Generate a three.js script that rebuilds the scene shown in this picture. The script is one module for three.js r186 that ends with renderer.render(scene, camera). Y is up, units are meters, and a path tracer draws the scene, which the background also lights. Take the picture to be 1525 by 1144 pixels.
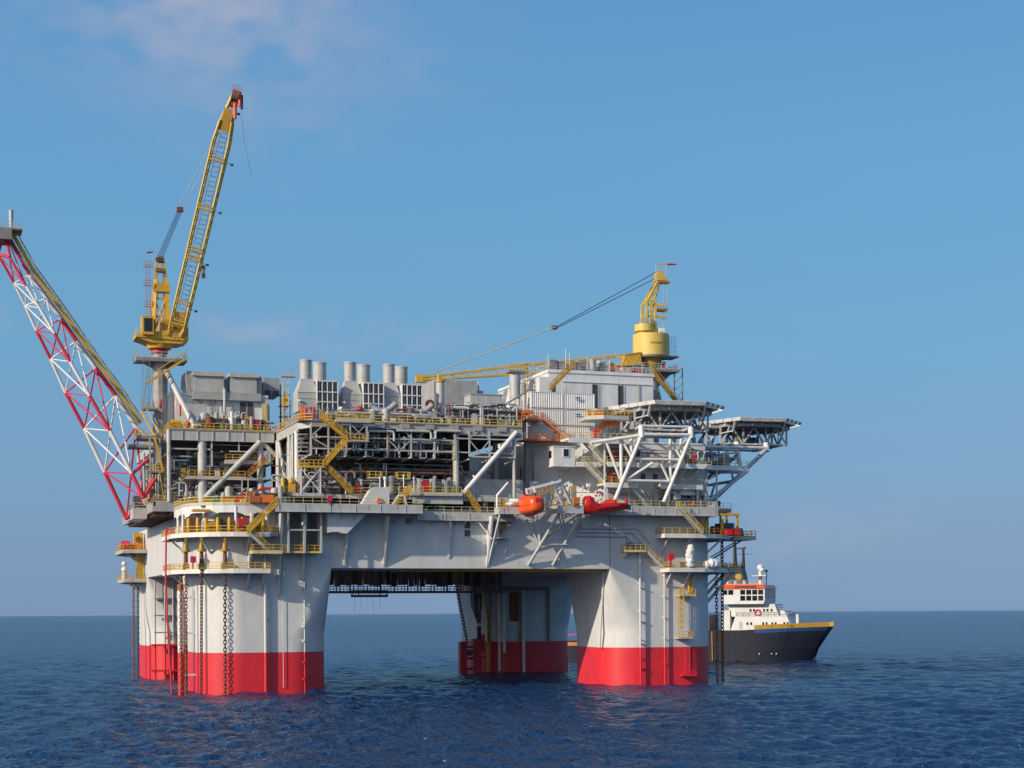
import * as THREE from 'three';
import { MarchingCubes } from 'three/addons/objects/MarchingCubes.js';

// World frame: x runs to the right along the platform's front, z towards the sea in front of it,
// y up from the mean water line. The origin is the centre of the near left hull column.
const scene = new THREE.Scene();
const renderer = new THREE.WebGLRenderer({ antialias: true });
renderer.toneMapping = THREE.LinearToneMapping;
renderer.toneMappingExposure = 1.06;
renderer.shadowMap.enabled = true;
renderer.setSize(1024, 768);

// ---------------------------------------------------------------- camera
const F_PX = 2487.6, W_PX = 1525, H_PX = 1144;
const camera = new THREE.PerspectiveCamera(2 * Math.atan(H_PX / 2 / F_PX) * 180 / Math.PI, W_PX / H_PX, 1, 60000);
const EYE = new THREE.Vector3(-52.55, 13.3, 287.83), YAW = -0.3331;
camera.position.copy(EYE);
camera.rotation.order = 'YXZ';
camera.rotation.set(0, YAW, -0.0058);
camera.setViewOffset(W_PX, H_PX, 0, -340.6, W_PX, H_PX);   // level camera, lens raised
camera.updateProjectionMatrix();

// ---------------------------------------------------------------- noise helpers
function mulberry(a) { return () => { a |= 0; a = a + 0x6D2B79F5 | 0; let t = Math.imul(a ^ a >>> 15, 1 | a); t = t + Math.imul(t ^ t >>> 7, 61 | t) ^ t; return ((t ^ t >>> 14) >>> 0) / 4294967296; }; }
function hash2(x, y, s) { let h = Math.imul(x, 374761393) + Math.imul(y, 668265263) + Math.imul(s, 1274126177); h = Math.imul(h ^ h >>> 13, 1274126177); return ((h ^ h >>> 16) >>> 0) / 4294967296; }
function vnoise(x, y, per, s) {                 // periodic value noise, per = lattice period
  const xi = Math.floor(x), yi = Math.floor(y), fx = x - xi, fy = y - yi, m = (a) => ((a % per) + per) % per;
  const u = fx * fx * (3 - 2 * fx), v = fy * fy * (3 - 2 * fy);
  const a = hash2(m(xi), m(yi), s), b = hash2(m(xi + 1), m(yi), s), c = hash2(m(xi), m(yi + 1), s), d = hash2(m(xi + 1), m(yi + 1), s);
  return a + (b - a) * u + (c - a) * v + (a - b - c + d) * u * v;
}
function fbm(x, y, per, s, oct = 4) { let r = 0, a = .5, n = 0; for (let i = 0; i < oct; i++) { r += a * vnoise(x, y, per, s + i); n += a; a *= .5; x *= 2; y *= 2; per *= 2; } return r / n; }
const sstep = (a, b, x) => { const t = Math.min(1, Math.max(0, (x - a) / (b - a))); return t * t * (3 - 2 * t); };
const lerp = (a, b, t) => a + (b - a) * t;

const SUN = new THREE.Vector3(-.850, .412, .330).normalize();
// ---------------------------------------------------------------- sky (air and thin clouds only)
const SKYW = 2048, SKYH = 1024;
{
  const d = new Float32Array(SKYW * SKYH * 4);
  const stops = [[-90, .14, .22, .34], [-1, .19, .29, .46], [0, .20, .305, .475], [2, .205, .325, .49], [5, .19, .36, .55], [9, .165, .375, .59], [14, .145, .355, .60], [21, .12, .305, .57], [40, .075, .19, .39], [90, .05, .13, .29]];
  const clouds = [   // azimuth, elevation (degrees), half sizes, strength, tilt
    [9.2, 19.6, 5.2, 2.3, .95, 0], [5, 20.6, 5, 2.2, .6, 0], [11, 16.6, 3, 1.6, .3, .1], [12.9, 9.7, 2.4, .6, .8, .12], [9.4, 9.5, 1.6, .5, .5, -.05], [15, 9.1, 2.4, .5, .45, .1], [0.2, 10.1, 2.2, .5, .5, -.2],
    [17.2, 18.0, 1.8, .8, .2, .1], [29.5, 2.8, 3.6, 1.1, .3, .15], [26, 8.6, 4, .5, .12, 0], [-40, 16, 14, 3, .35, 0], [80, 20, 16, 4, .4, 0], [150, 18, 18, 4, .35, 0], [-110, 24, 20, 5, .4, 0], [-160, 14, 12, 2, .35, 0]];
  for (let j = 0; j < SKYH; j++) {
    const el = ((j + .5) / SKYH - .5) * 180;
    let k = 0; while (k < stops.length - 2 && el > stops[k + 1][0]) k++;
    const A = stops[k], B = stops[k + 1], t = sstep(0, 1, Math.min(1, Math.max(0, (el - A[0]) / (B[0] - A[0])))) * .4 + .6 * Math.min(1, Math.max(0, (el - A[0]) / (B[0] - A[0])));
    for (let i = 0; i < SKYW; i++) {
      const ph = ((i + .5) / SKYW - .5) * 2 * Math.PI;          // atan2(z, x)
      const az = Math.atan2(Math.cos(ph), -Math.sin(ph)) * 180 / Math.PI;   // 0 = -z, + to the right
      let r = lerp(A[1], B[1], t), g = lerp(A[2], B[2], t), b = lerp(A[3], B[3], t);
      for (const c of clouds) {
        const dx = az - c[0], dy = el - c[1] - dx * c[5], q = (dx / c[2]) ** 2 + (dy / c[3]) ** 2;
        if (q > 5) continue;
        const n = fbm(az * .42 + 300 + el * .08, el * .95 + 200, 4096, 7, 5), n2 = fbm(az * 1.3 + 500 - el * .3, el * 2.6, 4096, 19, 4);
        const m = Math.exp(-q * 1.1) * c[4] * sstep(.28, .72, n * .68 + n2 * .32);
        r = lerp(r, .40, m * .85); g = lerp(g, .43, m * .85); b = lerp(b, .56, m * .85);
      }
      // brightening and whitening of the air towards the sun (clear-sky indicatrix)
      const ce = Math.cos(el * Math.PI / 180), cg = Math.max(-1, Math.min(1, ce * Math.cos(ph) * SUN.x + Math.sin(el * Math.PI / 180) * SUN.y + ce * Math.sin(ph) * SUN.z)), ga = Math.acos(cg);
      const f = (1 + 6 * (Math.exp(-2.4 * ga) - .009) + .3 * cg * cg) / 1.1, ex = Math.max(0, f - 1) * (r * .25 + g * .6 + b * .15);
      r = Math.min(f, 1) * r + ex * 1.2; g = Math.min(f, 1) * g + ex; b = Math.min(f, 1) * b + ex * .78;
      const o = (j * SKYW + i) * 4; d[o] = r; d[o + 1] = g; d[o + 2] = b; d[o + 3] = 1;
    }
  }
  const sky = new THREE.DataTexture(d, SKYW, SKYH, THREE.RGBAFormat, THREE.FloatType);
  sky.mapping = THREE.EquirectangularReflectionMapping; sky.magFilter = THREE.LinearFilter; sky.minFilter = THREE.LinearFilter; sky.needsUpdate = true;
  scene.background = sky; scene.environment = sky;
}

// ---------------------------------------------------------------- sun
const sun = new THREE.DirectionalLight(new THREE.Color(1, .87, .69), 4.1);
sun.position.set(36, 20, -36).addScaledVector(SUN, 400);
sun.target.position.set(36, 20, -36);
sun.castShadow = true; sun.shadow.radius = 1.2; sun.shadow.mapSize.set(4096, 4096);
Object.assign(sun.shadow.camera, { left: -120, right: 120, top: 120, bottom: -120, near: 10, far: 900 });
scene.add(sun, sun.target);

// ---------------------------------------------------------------- textures
function dataTex(n, fn, srgb) {
  const d = new Uint8Array(n * n * 4);
  for (let j = 0; j < n; j++) for (let i = 0; i < n; i++) { const c = fn(i / n, j / n), o = (j * n + i) * 4; for (let k = 0; k < 3; k++) d[o + k] = Math.max(0, Math.min(255, Math.round(c[k] * 255))); d[o + 3] = 255; }
  const t = new THREE.DataTexture(d, n, n); t.wrapS = t.wrapT = THREE.RepeatWrapping; t.magFilter = THREE.LinearFilter; t.minFilter = THREE.LinearMipmapLinearFilter; t.generateMipmaps = true;
  if (srgb) t.colorSpace = THREE.SRGBColorSpace; t.needsUpdate = true; return t;
}
// weathered paint: broad mottling, fine speckle, thin rust runs (u across, v up)
const paintTex = (s, rust, streak) => dataTex(512, (u, v) => {
  const m = fbm(u * 4, v * 4, 4, s, 5), f = vnoise(u * 128, v * 128, 128, s + 9), st = fbm(u * 48, v * 3, 48, s + 20, 3);
  const run = sstep(.66, .82, vnoise(u * 40, v * 2, 40, s + 30)) * sstep(.5, .8, vnoise(u * 9, v * 5, 9, s + 31));
  const w = .87 + .13 * m - .03 * f - streak * sstep(.5, .8, st);
  const k = run * rust; return [w * (1 - .25 * k), w * (1 - .5 * k), w * (1 - .65 * k)];
}, true);
const TX = { hull: paintTex(3, .06, .018), steel: paintTex(51, .3, .06), clean: paintTex(91, .05, .025), deckrust: paintTex(131, 1, .12) };
TX.hull.repeat.set(1 / 9, 1 / 14); TX.steel.repeat.set(1 / 5, 1 / 6); TX.clean.repeat.set(1 / 6, 1 / 6); TX.deckrust.repeat.set(1 / 4, 1 / 4);

const MATS = {};
function M(key, rgb, tex = 'steel', rough = .55, extra = {}) { const m = new THREE.MeshStandardMaterial({ roughness: rough, map: TX[tex] || null, ...extra }); m.color.setRGB(...rgb); m.name = key; return MATS[key] = m; }
M('hull', [.72, .715, .70], 'hull', .45); M('band', [.80, .032, .048], 'hull', .4);
M('white', [.80, .79, .77], 'clean', .5); M('wall', [.74, .745, .745], 'clean', .55); M('steel', [.42, .42, .415], 'steel', .55); M('steelL', [.55, .55, .54], 'steel', .5); M('pipeL', [.6, .6, .58], 'steel', .4);
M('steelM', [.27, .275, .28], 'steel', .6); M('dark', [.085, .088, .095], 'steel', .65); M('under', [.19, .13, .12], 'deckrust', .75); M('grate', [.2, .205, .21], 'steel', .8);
M('yellow', [.70, .405, .035], 'clean', .45); M('yellowP', [.74, .53, .12], 'clean', .45); M('yellowD', [.50, .29, .03], 'steel', .5); M('paleyel', [.64, .55, .27], 'clean', .5);
M('red', [.62, .02, .03], 'clean', .45); M('pink', [.66, .035, .07], 'clean', .4); M('orange', [.80, .20, .04], 'clean', .45); M('boat', [.88, .105, .018], 'clean', .3); M('rescue', [.68, .018, .02], 'clean', .35);
M('rust', [.38, .14, .075], 'deckrust', .85); M('chain', [.13, .075, .055], 'deckrust', .8); M('rope', [.03, .03, .04], null, .7); M('black', [.018, .018, .022], null, .5);
M('silver', [.62, .62, .63], 'clean', .28, { metalness: .55 }); M('green', [.03, .28, .13], 'clean', .5); M('blue', [.03, .10, .26], 'clean', .5); M('stack', [.50, .49, .47], 'clean', .5);
M('navy', [.014, .017, .034], 'clean', .6); M('glass', [.012, .018, .025], null, .06); M('brown', [.22, .08, .05], 'deckrust', .7); M('orangeD', [.5, .15, .04], 'clean', .5); M('scaffold', [.36, .29, .24], 'deckrust', .8); M('lamp', [.8, .8, .78], null, .4);

// ---------------------------------------------------------------- mesh builder
const V = (x, y, z) => new THREE.Vector3(x, y, z);
const v3 = (a) => a.isVector3 ? a : V(a[0], a[1], a[2]);
class MB {
  constructor() { this.p = []; this.n = []; }
  quad(a, b, c, d) { const n = V(0, 0, 0).subVectors(b, a).cross(V(0, 0, 0).subVectors(c, a)).normalize(); for (const q of [a, b, c, a, c, d]) { this.p.push(q.x, q.y, q.z); this.n.push(n.x, n.y, n.z); } return this; }
  tri(a, b, c) { const n = V(0, 0, 0).subVectors(b, a).cross(V(0, 0, 0).subVectors(c, a)).normalize(); for (const q of [a, b, c]) { this.p.push(q.x, q.y, q.z); this.n.push(n.x, n.y, n.z); } return this; }
  hex(b, t) { this.quad(b[3], b[2], b[1], b[0]); this.quad(t[0], t[1], t[2], t[3]); for (let i = 0; i < 4; i++) { const j = (i + 1) % 4; this.quad(b[i], b[j], t[j], t[i]); } return this; }
  box(x0, x1, y0, y1, z0, z1) {
    if (x0 > x1) [x0, x1] = [x1, x0]; if (y0 > y1) [y0, y1] = [y1, y0]; if (z0 > z1) [z0, z1] = [z1, z0];
    return this.hex([V(x0, y0, z1), V(x1, y0, z1), V(x1, y0, z0), V(x0, y0, z0)], [V(x0, y1, z1), V(x1, y1, z1), V(x1, y1, z0), V(x0, y1, z0)]);
  }
  bar(a, b, w = .1, h = w, up = V(0, 1, 0)) {        // square beam between two points
    a = v3(a); b = v3(b); const d = V(0, 0, 0).subVectors(b, a).normalize(); let u = up; if (Math.abs(d.dot(u)) > .98) u = V(0, 0, 1);
    const s = V(0, 0, 0).crossVectors(d, u).normalize(), t = V(0, 0, 0).crossVectors(s, d).normalize();
    const c = (o, i, j) => o.clone().addScaledVector(s, i * w / 2).addScaledVector(t, j * h / 2);
    return this.hex([c(a, -1, 1), c(a, 1, 1), c(a, 1, -1), c(a, -1, -1)], [c(b, -1, 1), c(b, 1, 1), c(b, 1, -1), c(b, -1, -1)]);
  }
  ibeam(a, b, w = .3, h = .5) { a = v3(a); b = v3(b); const o = V(0, h / 2 - .03, 0); return this.bar(a, b, w * .25, h - .12).bar(a.clone().add(o), b.clone().add(o), w, .06).bar(a.clone().sub(o), b.clone().sub(o), w, .06); }
  cyl(a, b, r0, r1 = r0, seg = 10, cap = true) {
    a = v3(a); b = v3(b); const d = V(0, 0, 0).subVectors(b, a), L = d.length(); d.normalize(); const u = Math.abs(d.y) > .95 ? V(1, 0, 0) : V(0, 1, 0);
    const s = V(0, 0, 0).crossVectors(d, u).normalize(), t = V(0, 0, 0).crossVectors(s, d), sl = (r0 - r1) / L;
    const rim = []; for (let i = 0; i <= seg; i++) { const q = i / seg * 2 * Math.PI; rim.push(s.clone().multiplyScalar(Math.cos(q)).addScaledVector(t, -Math.sin(q))); }
    for (let i = 0; i < seg; i++) {
      const e = rim[i], f = rim[i + 1], A = a.clone().addScaledVector(e, r0), B = a.clone().addScaledVector(f, r0), C = b.clone().addScaledVector(f, r1), D = b.clone().addScaledVector(e, r1);
      const ne = e.clone().addScaledVector(d, sl).normalize(), nf = f.clone().addScaledVector(d, sl).normalize();
      for (const [q, n] of [[A, ne], [B, nf], [C, nf], [A, ne], [C, nf], [D, ne]]) { this.p.push(q.x, q.y, q.z); this.n.push(n.x, n.y, n.z); }
      if (cap) { if (r0 > .001) this.tri(a, B, A); if (r1 > .001) this.tri(b, D, C); }
    }
    return this;
  }
  geo(g, m) { let q = g.index ? g.toNonIndexed() : g.clone(); if (m) q.applyMatrix4(m); const P = q.attributes.position.array, N = q.attributes.normal.array; for (let i = 0; i < P.length; i++) { this.p.push(P[i]); this.n.push(N[i]); } return this; }
  sph(c, r, seg = 10, sy = 1) { c = v3(c); return this.geo(new THREE.SphereGeometry(r, seg, Math.max(5, seg * .7 | 0)), new THREE.Matrix4().compose(c, new THREE.Quaternion(), V(1, sy, 1))); }
  caps(a, b, r, seg = 12) { a = v3(a); b = v3(b); this.cyl(a, b, r, r, seg, false); for (const c of [a, b]) this.sph(c, r * .999, seg); return this; }
  pipe(pts, r, seg = 8) {                           // run of pipe with swept elbows
    const q = pts.map(v3), P = [q[0]];
    for (let i = 1; i < q.length - 1; i++) {
      const a = V(0, 0, 0).subVectors(q[i - 1], q[i]), b = V(0, 0, 0).subVectors(q[i + 1], q[i]), k = Math.min(r * 2.2, a.length() * .45, b.length() * .45); a.normalize(); b.normalize();
      const s = q[i].clone().addScaledVector(a, k), e = q[i].clone().addScaledVector(b, k);
      for (let j = 0; j <= 3; j++) { const t = j / 3; P.push(s.clone().multiplyScalar((1 - t) ** 2).addScaledVector(q[i], 2 * t * (1 - t)).addScaledVector(e, t * t)); }
    }
    P.push(q[q.length - 1]);
    for (let i = 0; i < P.length - 1; i++) if (P[i].distanceTo(P[i + 1]) > .005) this.cyl(P[i], P[i + 1], r, r, seg, i === 0 || i === P.length - 2);
    return this;
  }
  prism(poly, axis, d0, d1) {                       // polygon in the plane across an axis, given depth; axis z: (x,y); x: (z,y); y: (x,z)
    const c = poly.map(([a, b]) => new THREE.Vector2(a, b)); if (THREE.ShapeUtils.area(c) < 0) c.reverse();
    const f = THREE.ShapeUtils.triangulateShape(c, []), at = (q, d) => axis === 'z' ? V(q.x, q.y, d) : axis === 'x' ? V(d, q.y, q.x) : V(q.x, d, q.y);
    const lo = Math.min(d0, d1), hi = Math.max(d0, d1), flip = axis !== 'z';
    for (const [i, j, k] of f) { const T = [at(c[i], hi), at(c[j], hi), at(c[k], hi)], B = [at(c[i], lo), at(c[k], lo), at(c[j], lo)]; if (flip) { T.reverse(); B.reverse(); } this.tri(...T); this.tri(...B); }
    for (let i = 0; i < c.length; i++) { const j = (i + 1) % c.length, a = at(c[i], lo), b = at(c[j], lo), e = at(c[j], hi), g = at(c[i], hi); flip ? this.quad(a, g, e, b) : this.quad(a, b, e, g); }
    return this;
  }
  rail(pts, o = {}) {                               // guard rail along a path at deck level
    const h = o.h || 1.1, w = o.w || .085, sp = o.sp || 1.6, q = pts.map(v3);
    for (let i = 0; i < q.length - 1; i++) {
      const a = q[i], b = q[i + 1], L = a.distanceTo(b), n = Math.max(1, Math.round(L / sp));
      for (let k = i ? 1 : 0; k <= n; k++) { const p = a.clone().lerp(b, k / n); this.bar(p, p.clone().add(V(0, h, 0)), w * 1.05); }
      for (const y of [h, h * .52]) this.bar(a.clone().add(V(0, y, 0)), b.clone().add(V(0, y, 0)), w);
      if (o.toe !== false) this.bar(a.clone().add(V(0, .09, 0)), b.clone().add(V(0, .09, 0)), .03, .17);
    }
    return this;
  }
  ladder(a, b, wd, w = .5) { a = v3(a); b = v3(b); wd = v3(wd).normalize().multiplyScalar(w / 2); const n = Math.round(a.distanceTo(b) / .4); this.bar(a.clone().add(wd), b.clone().add(wd), .08).bar(a.clone().sub(wd), b.clone().sub(wd), .08); for (let i = 1; i < n; i++) { const p = a.clone().lerp(b, i / n); this.bar(p.clone().add(wd), p.clone().sub(wd), .05); } return this; }
  build(name, mat, parent) {
    const g = new THREE.BufferGeometry(), P = new Float32Array(this.p), N = new Float32Array(this.n), U = new Float32Array(P.length / 3 * 2);
    for (let t = 0; t < P.length / 9; t++) {         // uv in metres, laid on the face's main plane
      let nx = 0, ny = 0, nz = 0; for (let k = 0; k < 3; k++) { nx += N[t * 9 + k * 3]; ny += N[t * 9 + k * 3 + 1]; nz += N[t * 9 + k * 3 + 2]; }
      nx = Math.abs(nx); ny = Math.abs(ny); nz = Math.abs(nz);
      for (let k = 0; k < 3; k++) { const o = t * 9 + k * 3, x = P[o], y = P[o + 1], z = P[o + 2], u = (t * 3 + k) * 2; if (ny > nx && ny > nz) { U[u] = x; U[u + 1] = z; } else if (nx > nz) { U[u] = z; U[u + 1] = y; } else { U[u] = x; U[u + 1] = y; } }
    }
    g.setAttribute('position', new THREE.BufferAttribute(P, 3)); g.setAttribute('normal', new THREE.BufferAttribute(N, 3)); g.setAttribute('uv', new THREE.BufferAttribute(U, 2));
    const m = new THREE.Mesh(g, typeof mat === 'string' ? MATS[mat] : mat); m.name = name; m.castShadow = m.receiveShadow = true; (parent || scene).add(m); return m;
  }
}
const mb = () => new MB();
const taken = {};
function numbered(n) { const k = taken[n] || 0; taken[n] = k + 1; return k ? `${n}_${String(k).padStart(3, '0')}` : n; }
function tag(o, label, category, group) { o.name = numbered(o.name); o.userData = { label, category }; if (group) o.userData.group = group; return o; }
function thing(name, label, category, pos = [0, 0, 0], group) { const o = new THREE.Group(); o.name = name; tag(o, label, category, group); o.position.set(...pos); scene.add(o); return o; }
const part = (parent, name, mat, fn) => { const m = mb(); fn(m); return m.build(name, mat, parent); };
// ================================================================ SEA
{
  const rnd = mulberry(77), waves = [];
  for (let i = 0; i < 46; i++) {
    const L = 1.5 * Math.pow(15 / 1.5, Math.pow(rnd(), 1.25)), k = 2 * Math.PI / L, spread = (rnd() - .5) * 2.4, th = 2.45 + spread;
    waves.push({ L, kx: k * Math.cos(th), kz: k * Math.sin(th), a: .0125 * Math.pow(L, .85) * (.6 + .8 * rnd()) * Math.exp(-spread * spread * .3), p: rnd() * 6.283 });
  }
  const cols = [], DENSE = 560, half = 25 * Math.PI / 180;
  for (let i = 0; i <= DENSE; i++) cols.push(-YAW - half + 2 * half * i / DENSE);
  const n2 = 70; for (let i = 1; i < n2; i++) cols.push(-YAW + half + (2 * Math.PI - 2 * half) * i / n2);
  const rows = []; let D = 30; while (D < 90) { rows.push(D); D += 3; }
  while (D < 1500) { rows.push(D); D += Math.max(.28, .42 * D * D / (F_PX * 13.3)); } while (D < 45000) { rows.push(D); D *= 1.07; }
  const nc = cols.length, nr = rows.length, P = new Float32Array((nc * nr + 1) * 3), U = new Float32Array((nc * nr + 1) * 2);
  for (let r = 0; r < nr; r++) {
    const D = rows[r], dr = r ? D - rows[r - 1] : 1;
    for (let c = 0; c < nc; c++) {
      const a = cols[c], x0 = EYE.x + Math.sin(a) * D, z0 = EYE.z - Math.cos(a) * D, lat = c < DENSE ? D * 2 * half / DENSE : D * .08; let x = x0, y = 0, z = z0;
      const cell = Math.max(dr, lat), gust = .75 + .5 * fbm(x0 / 60 + 400, z0 / 60 + 400, 4096, 5, 2);
      if (D < 2500) for (const w of waves) {
        const fade = sstep(1.6, 3.6, w.L / cell); if (fade <= 0) continue;
        const ph = w.kx * x0 + w.kz * z0 + w.p, s = Math.sin(ph), q = Math.cos(ph), A = w.a * fade * gust, k = 2 * Math.PI / w.L; y += A * s; x -= A * .8 * q * w.kx / k; z -= A * .8 * q * w.kz / k;
      }
      if (D > 220 && c < DENSE && D < 9000) y += (vnoise(c * .55 + 50, r * .4 + 50, 1 << 20, 12) + .6 * vnoise(c * .21 + 90, r * .17 + 90, 1 << 20, 13) - .8) * Math.min(.5, dr * .22, lat * .42) * sstep(220, 500, D);   // chop too short for the mesh here
      if (D > 6000) y -= (D - 6000) * .00008;
      const o = (r * nc + c); P[o * 3] = x; P[o * 3 + 1] = y; P[o * 3 + 2] = z; U[o * 2] = x; U[o * 2 + 1] = z;
    }
  }
  const ce = nc * nr; P[ce * 3] = EYE.x; P[ce * 3 + 1] = 0; P[ce * 3 + 2] = EYE.z; U[ce * 2] = EYE.x; U[ce * 2 + 1] = EYE.z;
  const idx = []; for (let c = 0; c < nc; c++) { const c2 = (c + 1) % nc; idx.push(ce, c, c2); for (let r = 0; r < nr - 1; r++) { const a = r * nc + c, b = r * nc + c2; idx.push(a, a + nc, b, b, a + nc, b + nc); } }
  const g = new THREE.BufferGeometry(); g.setAttribute('position', new THREE.BufferAttribute(P, 3)); g.setAttribute('uv', new THREE.BufferAttribute(U, 2)); g.setIndex(idx); g.computeVertexNormals();
  if (g.attributes.normal.getY(nc * 40 + 5) < 0) { for (let i = 0; i < idx.length; i += 3) { const t = idx[i]; idx[i] = idx[i + 1]; idx[i + 1] = t; } g.setIndex(idx); g.computeVertexNormals(); }
  const chop = dataTex(1024, (u, v) => { let h = 0; for (const [f, s, a] of [[10, 1, .34], [22, 2, .28], [48, 3, .2], [100, 4, .12], [200, 5, .06]]) { const wx = u * f + .35 * vnoise(u * f * .5, v * f * .5, f / 2, s + 40), n = vnoise(wx, v * f, f, s); h += a * (1 - Math.abs(2 * n - 1)); } return [h, h, h]; });
  chop.repeat.set(1 / 31, 1 / 31);
  const water = new THREE.MeshPhysicalMaterial({ roughness: .19, ior: 1.333, bumpMap: chop, bumpScale: 1.0 }); water.color.setRGB(.008, .034, .1); water.name = 'water';
  const sea = new THREE.Mesh(g, water); sea.name = 'sea'; sea.receiveShadow = true; sea.userData = { kind: 'structure' }; scene.add(sea);
}

// ================================================================ HULL
const COL = 72.8, HA = 11, HR = 7;
const hull = thing('platform_hull', 'floating hull of four white columns with red bases joined by a grey deck box', 'hull');
function ring(y, radii) {      // rounded square, radii for corners (+x+z, -x+z, -x-z, +x-z); returns points with outward directions
  const out = []; const S = [[1, 1, 0], [-1, 1, 90], [-1, -1, 180], [1, -1, 270]];
  S.forEach(([sx, sz, a0], i) => { const r = Math.max(.15, radii[i]); for (let k = 0; k <= 12; k++) { const q = (a0 + k * 7.5) * Math.PI / 180; out.push([sx * (HA - r) + r * Math.cos(q), y, sz * (HA - r) + r * Math.sin(q), Math.cos(q), Math.sin(q)]); } });
  return out;
}
function loft(m, cx, cz, rings, slope = []) {
  for (let r = 0; r < rings.length - 1; r++) { const A = rings[r], B = rings[r + 1], n = A.length;
    for (let i = 0; i < n; i++) { const j = (i + 1) % n; for (const q of [A[i], B[i], B[j], A[i], B[j], A[j]]) { m.p.push(cx + q[0], q[1], cz + q[2]); const ny = q[5] || 0, l = Math.hypot(1, ny); m.n.push(q[3] / l, ny / l, q[4] / l); } } }
}
const BANDY = 6.9;
const columnSpecs = [[0, 0, 1], [COL, 0, 0], [0, -COL, 2], [COL, -COL, 3]];   // centre and the corner that stays round (outer)
for (const [cx, zz, oc] of columnSpecs) {
  const cz = zz, R = (y) => [0, 1, 2, 3].map((i) => i === oc ? HR : HR * (1 - Math.min(1, Math.max(0, (y - 9.5) / 11.5))));
  const m = mb(), ys = [BANDY, 9.5, 11.4, 13.3, 15.2, 17.1, 19, 21]; const rg = ys.map((y) => ring(y, R(y)));
  rg.forEach((r, k) => r.forEach((q, i) => { const cI = Math.floor(i / 13); if (cI !== oc && ys[k] > 9.6) { const t = (i % 13) / 12; q[5] = -.25 * Math.sin(t * Math.PI); } }));
  loft(m, cx, cz, rg); const col = m.build('column', 'hull', hull); 
  const b = mb(); loft(b, cx, cz, [-7, BANDY].map((y) => ring(y, [HR, HR, HR, HR]))); b.build('red_band', 'band', col);
  // block above the column, with a recess on the near left one
  const top = mb(), outline = ring(0, [0, 1, 2, 3].map((i) => i === oc ? HR : 0)).map((q) => [cx + q[0], cz + q[2]]).filter((q, i, a) => !i || Math.hypot(q[0] - a[i - 1][0], q[1] - a[i - 1][1]) > .4);
  if (cx === 0 && zz === 0) { const i0 = outline.findIndex((q) => q[0] > 10 && q[1] > 10); outline.splice(i0 + 1, 0, [8.6, 11], [8.6, 5], [3.4, 5], [3.4, 11]); }
  top.prism(outline, 'y', 21.02, 31);
  if (cx === 0 && zz === 0) top.box(3.4, 8.6, 21.02, 23.6, 5.05, 10.99);
  top.build('column_head', 'hull', hull);
}
for (const [n, x0, x1, z0, z1] of [['deck_girder', HA, COL - HA, -5, 10.985], ['deck_girder', HA, COL - HA, -COL + 5, -COL - 10.985], ['deck_girder', -10.985, 5, -HA, -COL + HA], ['deck_girder', COL - 5, COL + 10.985, -HA, -COL + HA]])
  part(hull, n, 'hull', (m) => m.box(x0 + .01, x1 - .01, 21, 31, z0, z1));
part(hull, 'weld_seam', 'steelL', (m) => { m.box(-4, 76, 23.02, 23.06, 10.99, 11.012); m.box(11.2, 61.6, 21.0, 21.12, 10.9, 11.02); });
part(hull, 'deck_plate', 'grate', (m) => m.box(-10.8, COL + 10.8, 31.02, 31.3, 10.8, -COL - 10.8));
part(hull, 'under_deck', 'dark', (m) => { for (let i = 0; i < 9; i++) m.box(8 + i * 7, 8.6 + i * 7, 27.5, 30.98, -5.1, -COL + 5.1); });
// bracket plates on the deck box face (knees under the overhanging walkway)
for (const [x, yb, zt] of [[13.3, 21.3, 14], [20.1, 21.3, 14.6], [31.7, 22.8, 12.6], [38.7, 21.3, 14.2], [-3, 17.6, 14.6], [1.9, 16.2, 14.8], [5.9, 17, 14.8]])
  part(hull, 'bracket_plate', 'hull', (m) => m.prism([[10.99, yb], [11.15, yb], [zt, 29.9], [10.99, 30.2]], 'x', x - .16, x + .16));
for (const x of [22, 25, 28, 33, 34.6, 42, 60, 64]) part(hull, 'bracket_plate', 'hull', (m) => m.prism([[10.99, 28.4], [12.3, 29.2], [10.99, 29.2]], 'x', x - .06, x + .06));
// vertical service pipes, guides, ladder on the columns
const cpipe = (x, z, y0, y1, r, mat, clips) => { part(hull, 'service_pipe', mat, (m) => { m.cyl(V(x, y0, z), V(x, y1, z), r, r, 8); if (clips) for (let y = y0 + 1.5; y < y1; y += clips) m.box(x - .12, x + .12, y, y + .18, 10.9, z); }); };
const cpipeR = (x, z, y1, r, c) => { cpipe(x, z, -1.5, BANDY, r, 'band', c); cpipe(x, z, BANDY + .003, y1, r, 'hull', c); };
cpipeR(-.4, 11.55, 24, .3, 4); cpipeR(6.2, 11.5, 25, .12, 3.2); part(hull, 'hose', 'white', (m) => m.cyl(V(2.6, 1, 11.3), V(2.6, 23, 11.3), .05, .05, 6));
cpipeR(67.4, 11.7, 24, .2, 5); cpipeR(72.2, 11.6, 20.8, .17, 3.8);
for (const y of [2.2, 5, 8.6, 11]) part(hull, 'draft_gauge', y < 7 ? 'band' : 'white', (m) => m.box(5.85, 6.1, y, y + .4, 11, 11.9).box(5.75, 6.15, y + .1, y + .3, 11.9, 12.2));
for (const y of [3, 7.5, 11.5, 17.6]) part(hull, 'pipe_clamp', y < 6.9 ? 'band' : 'hull', (m) => m.box(67.5, 68.2, y, y + .22, 10.98, 11.75));
part(hull, 'service_pipe', 'hull', (m) => m.cyl(V(61.55, BANDY, 6.6), V(61.55, 20.9, 8.8), .2, .2, 8));
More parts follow.
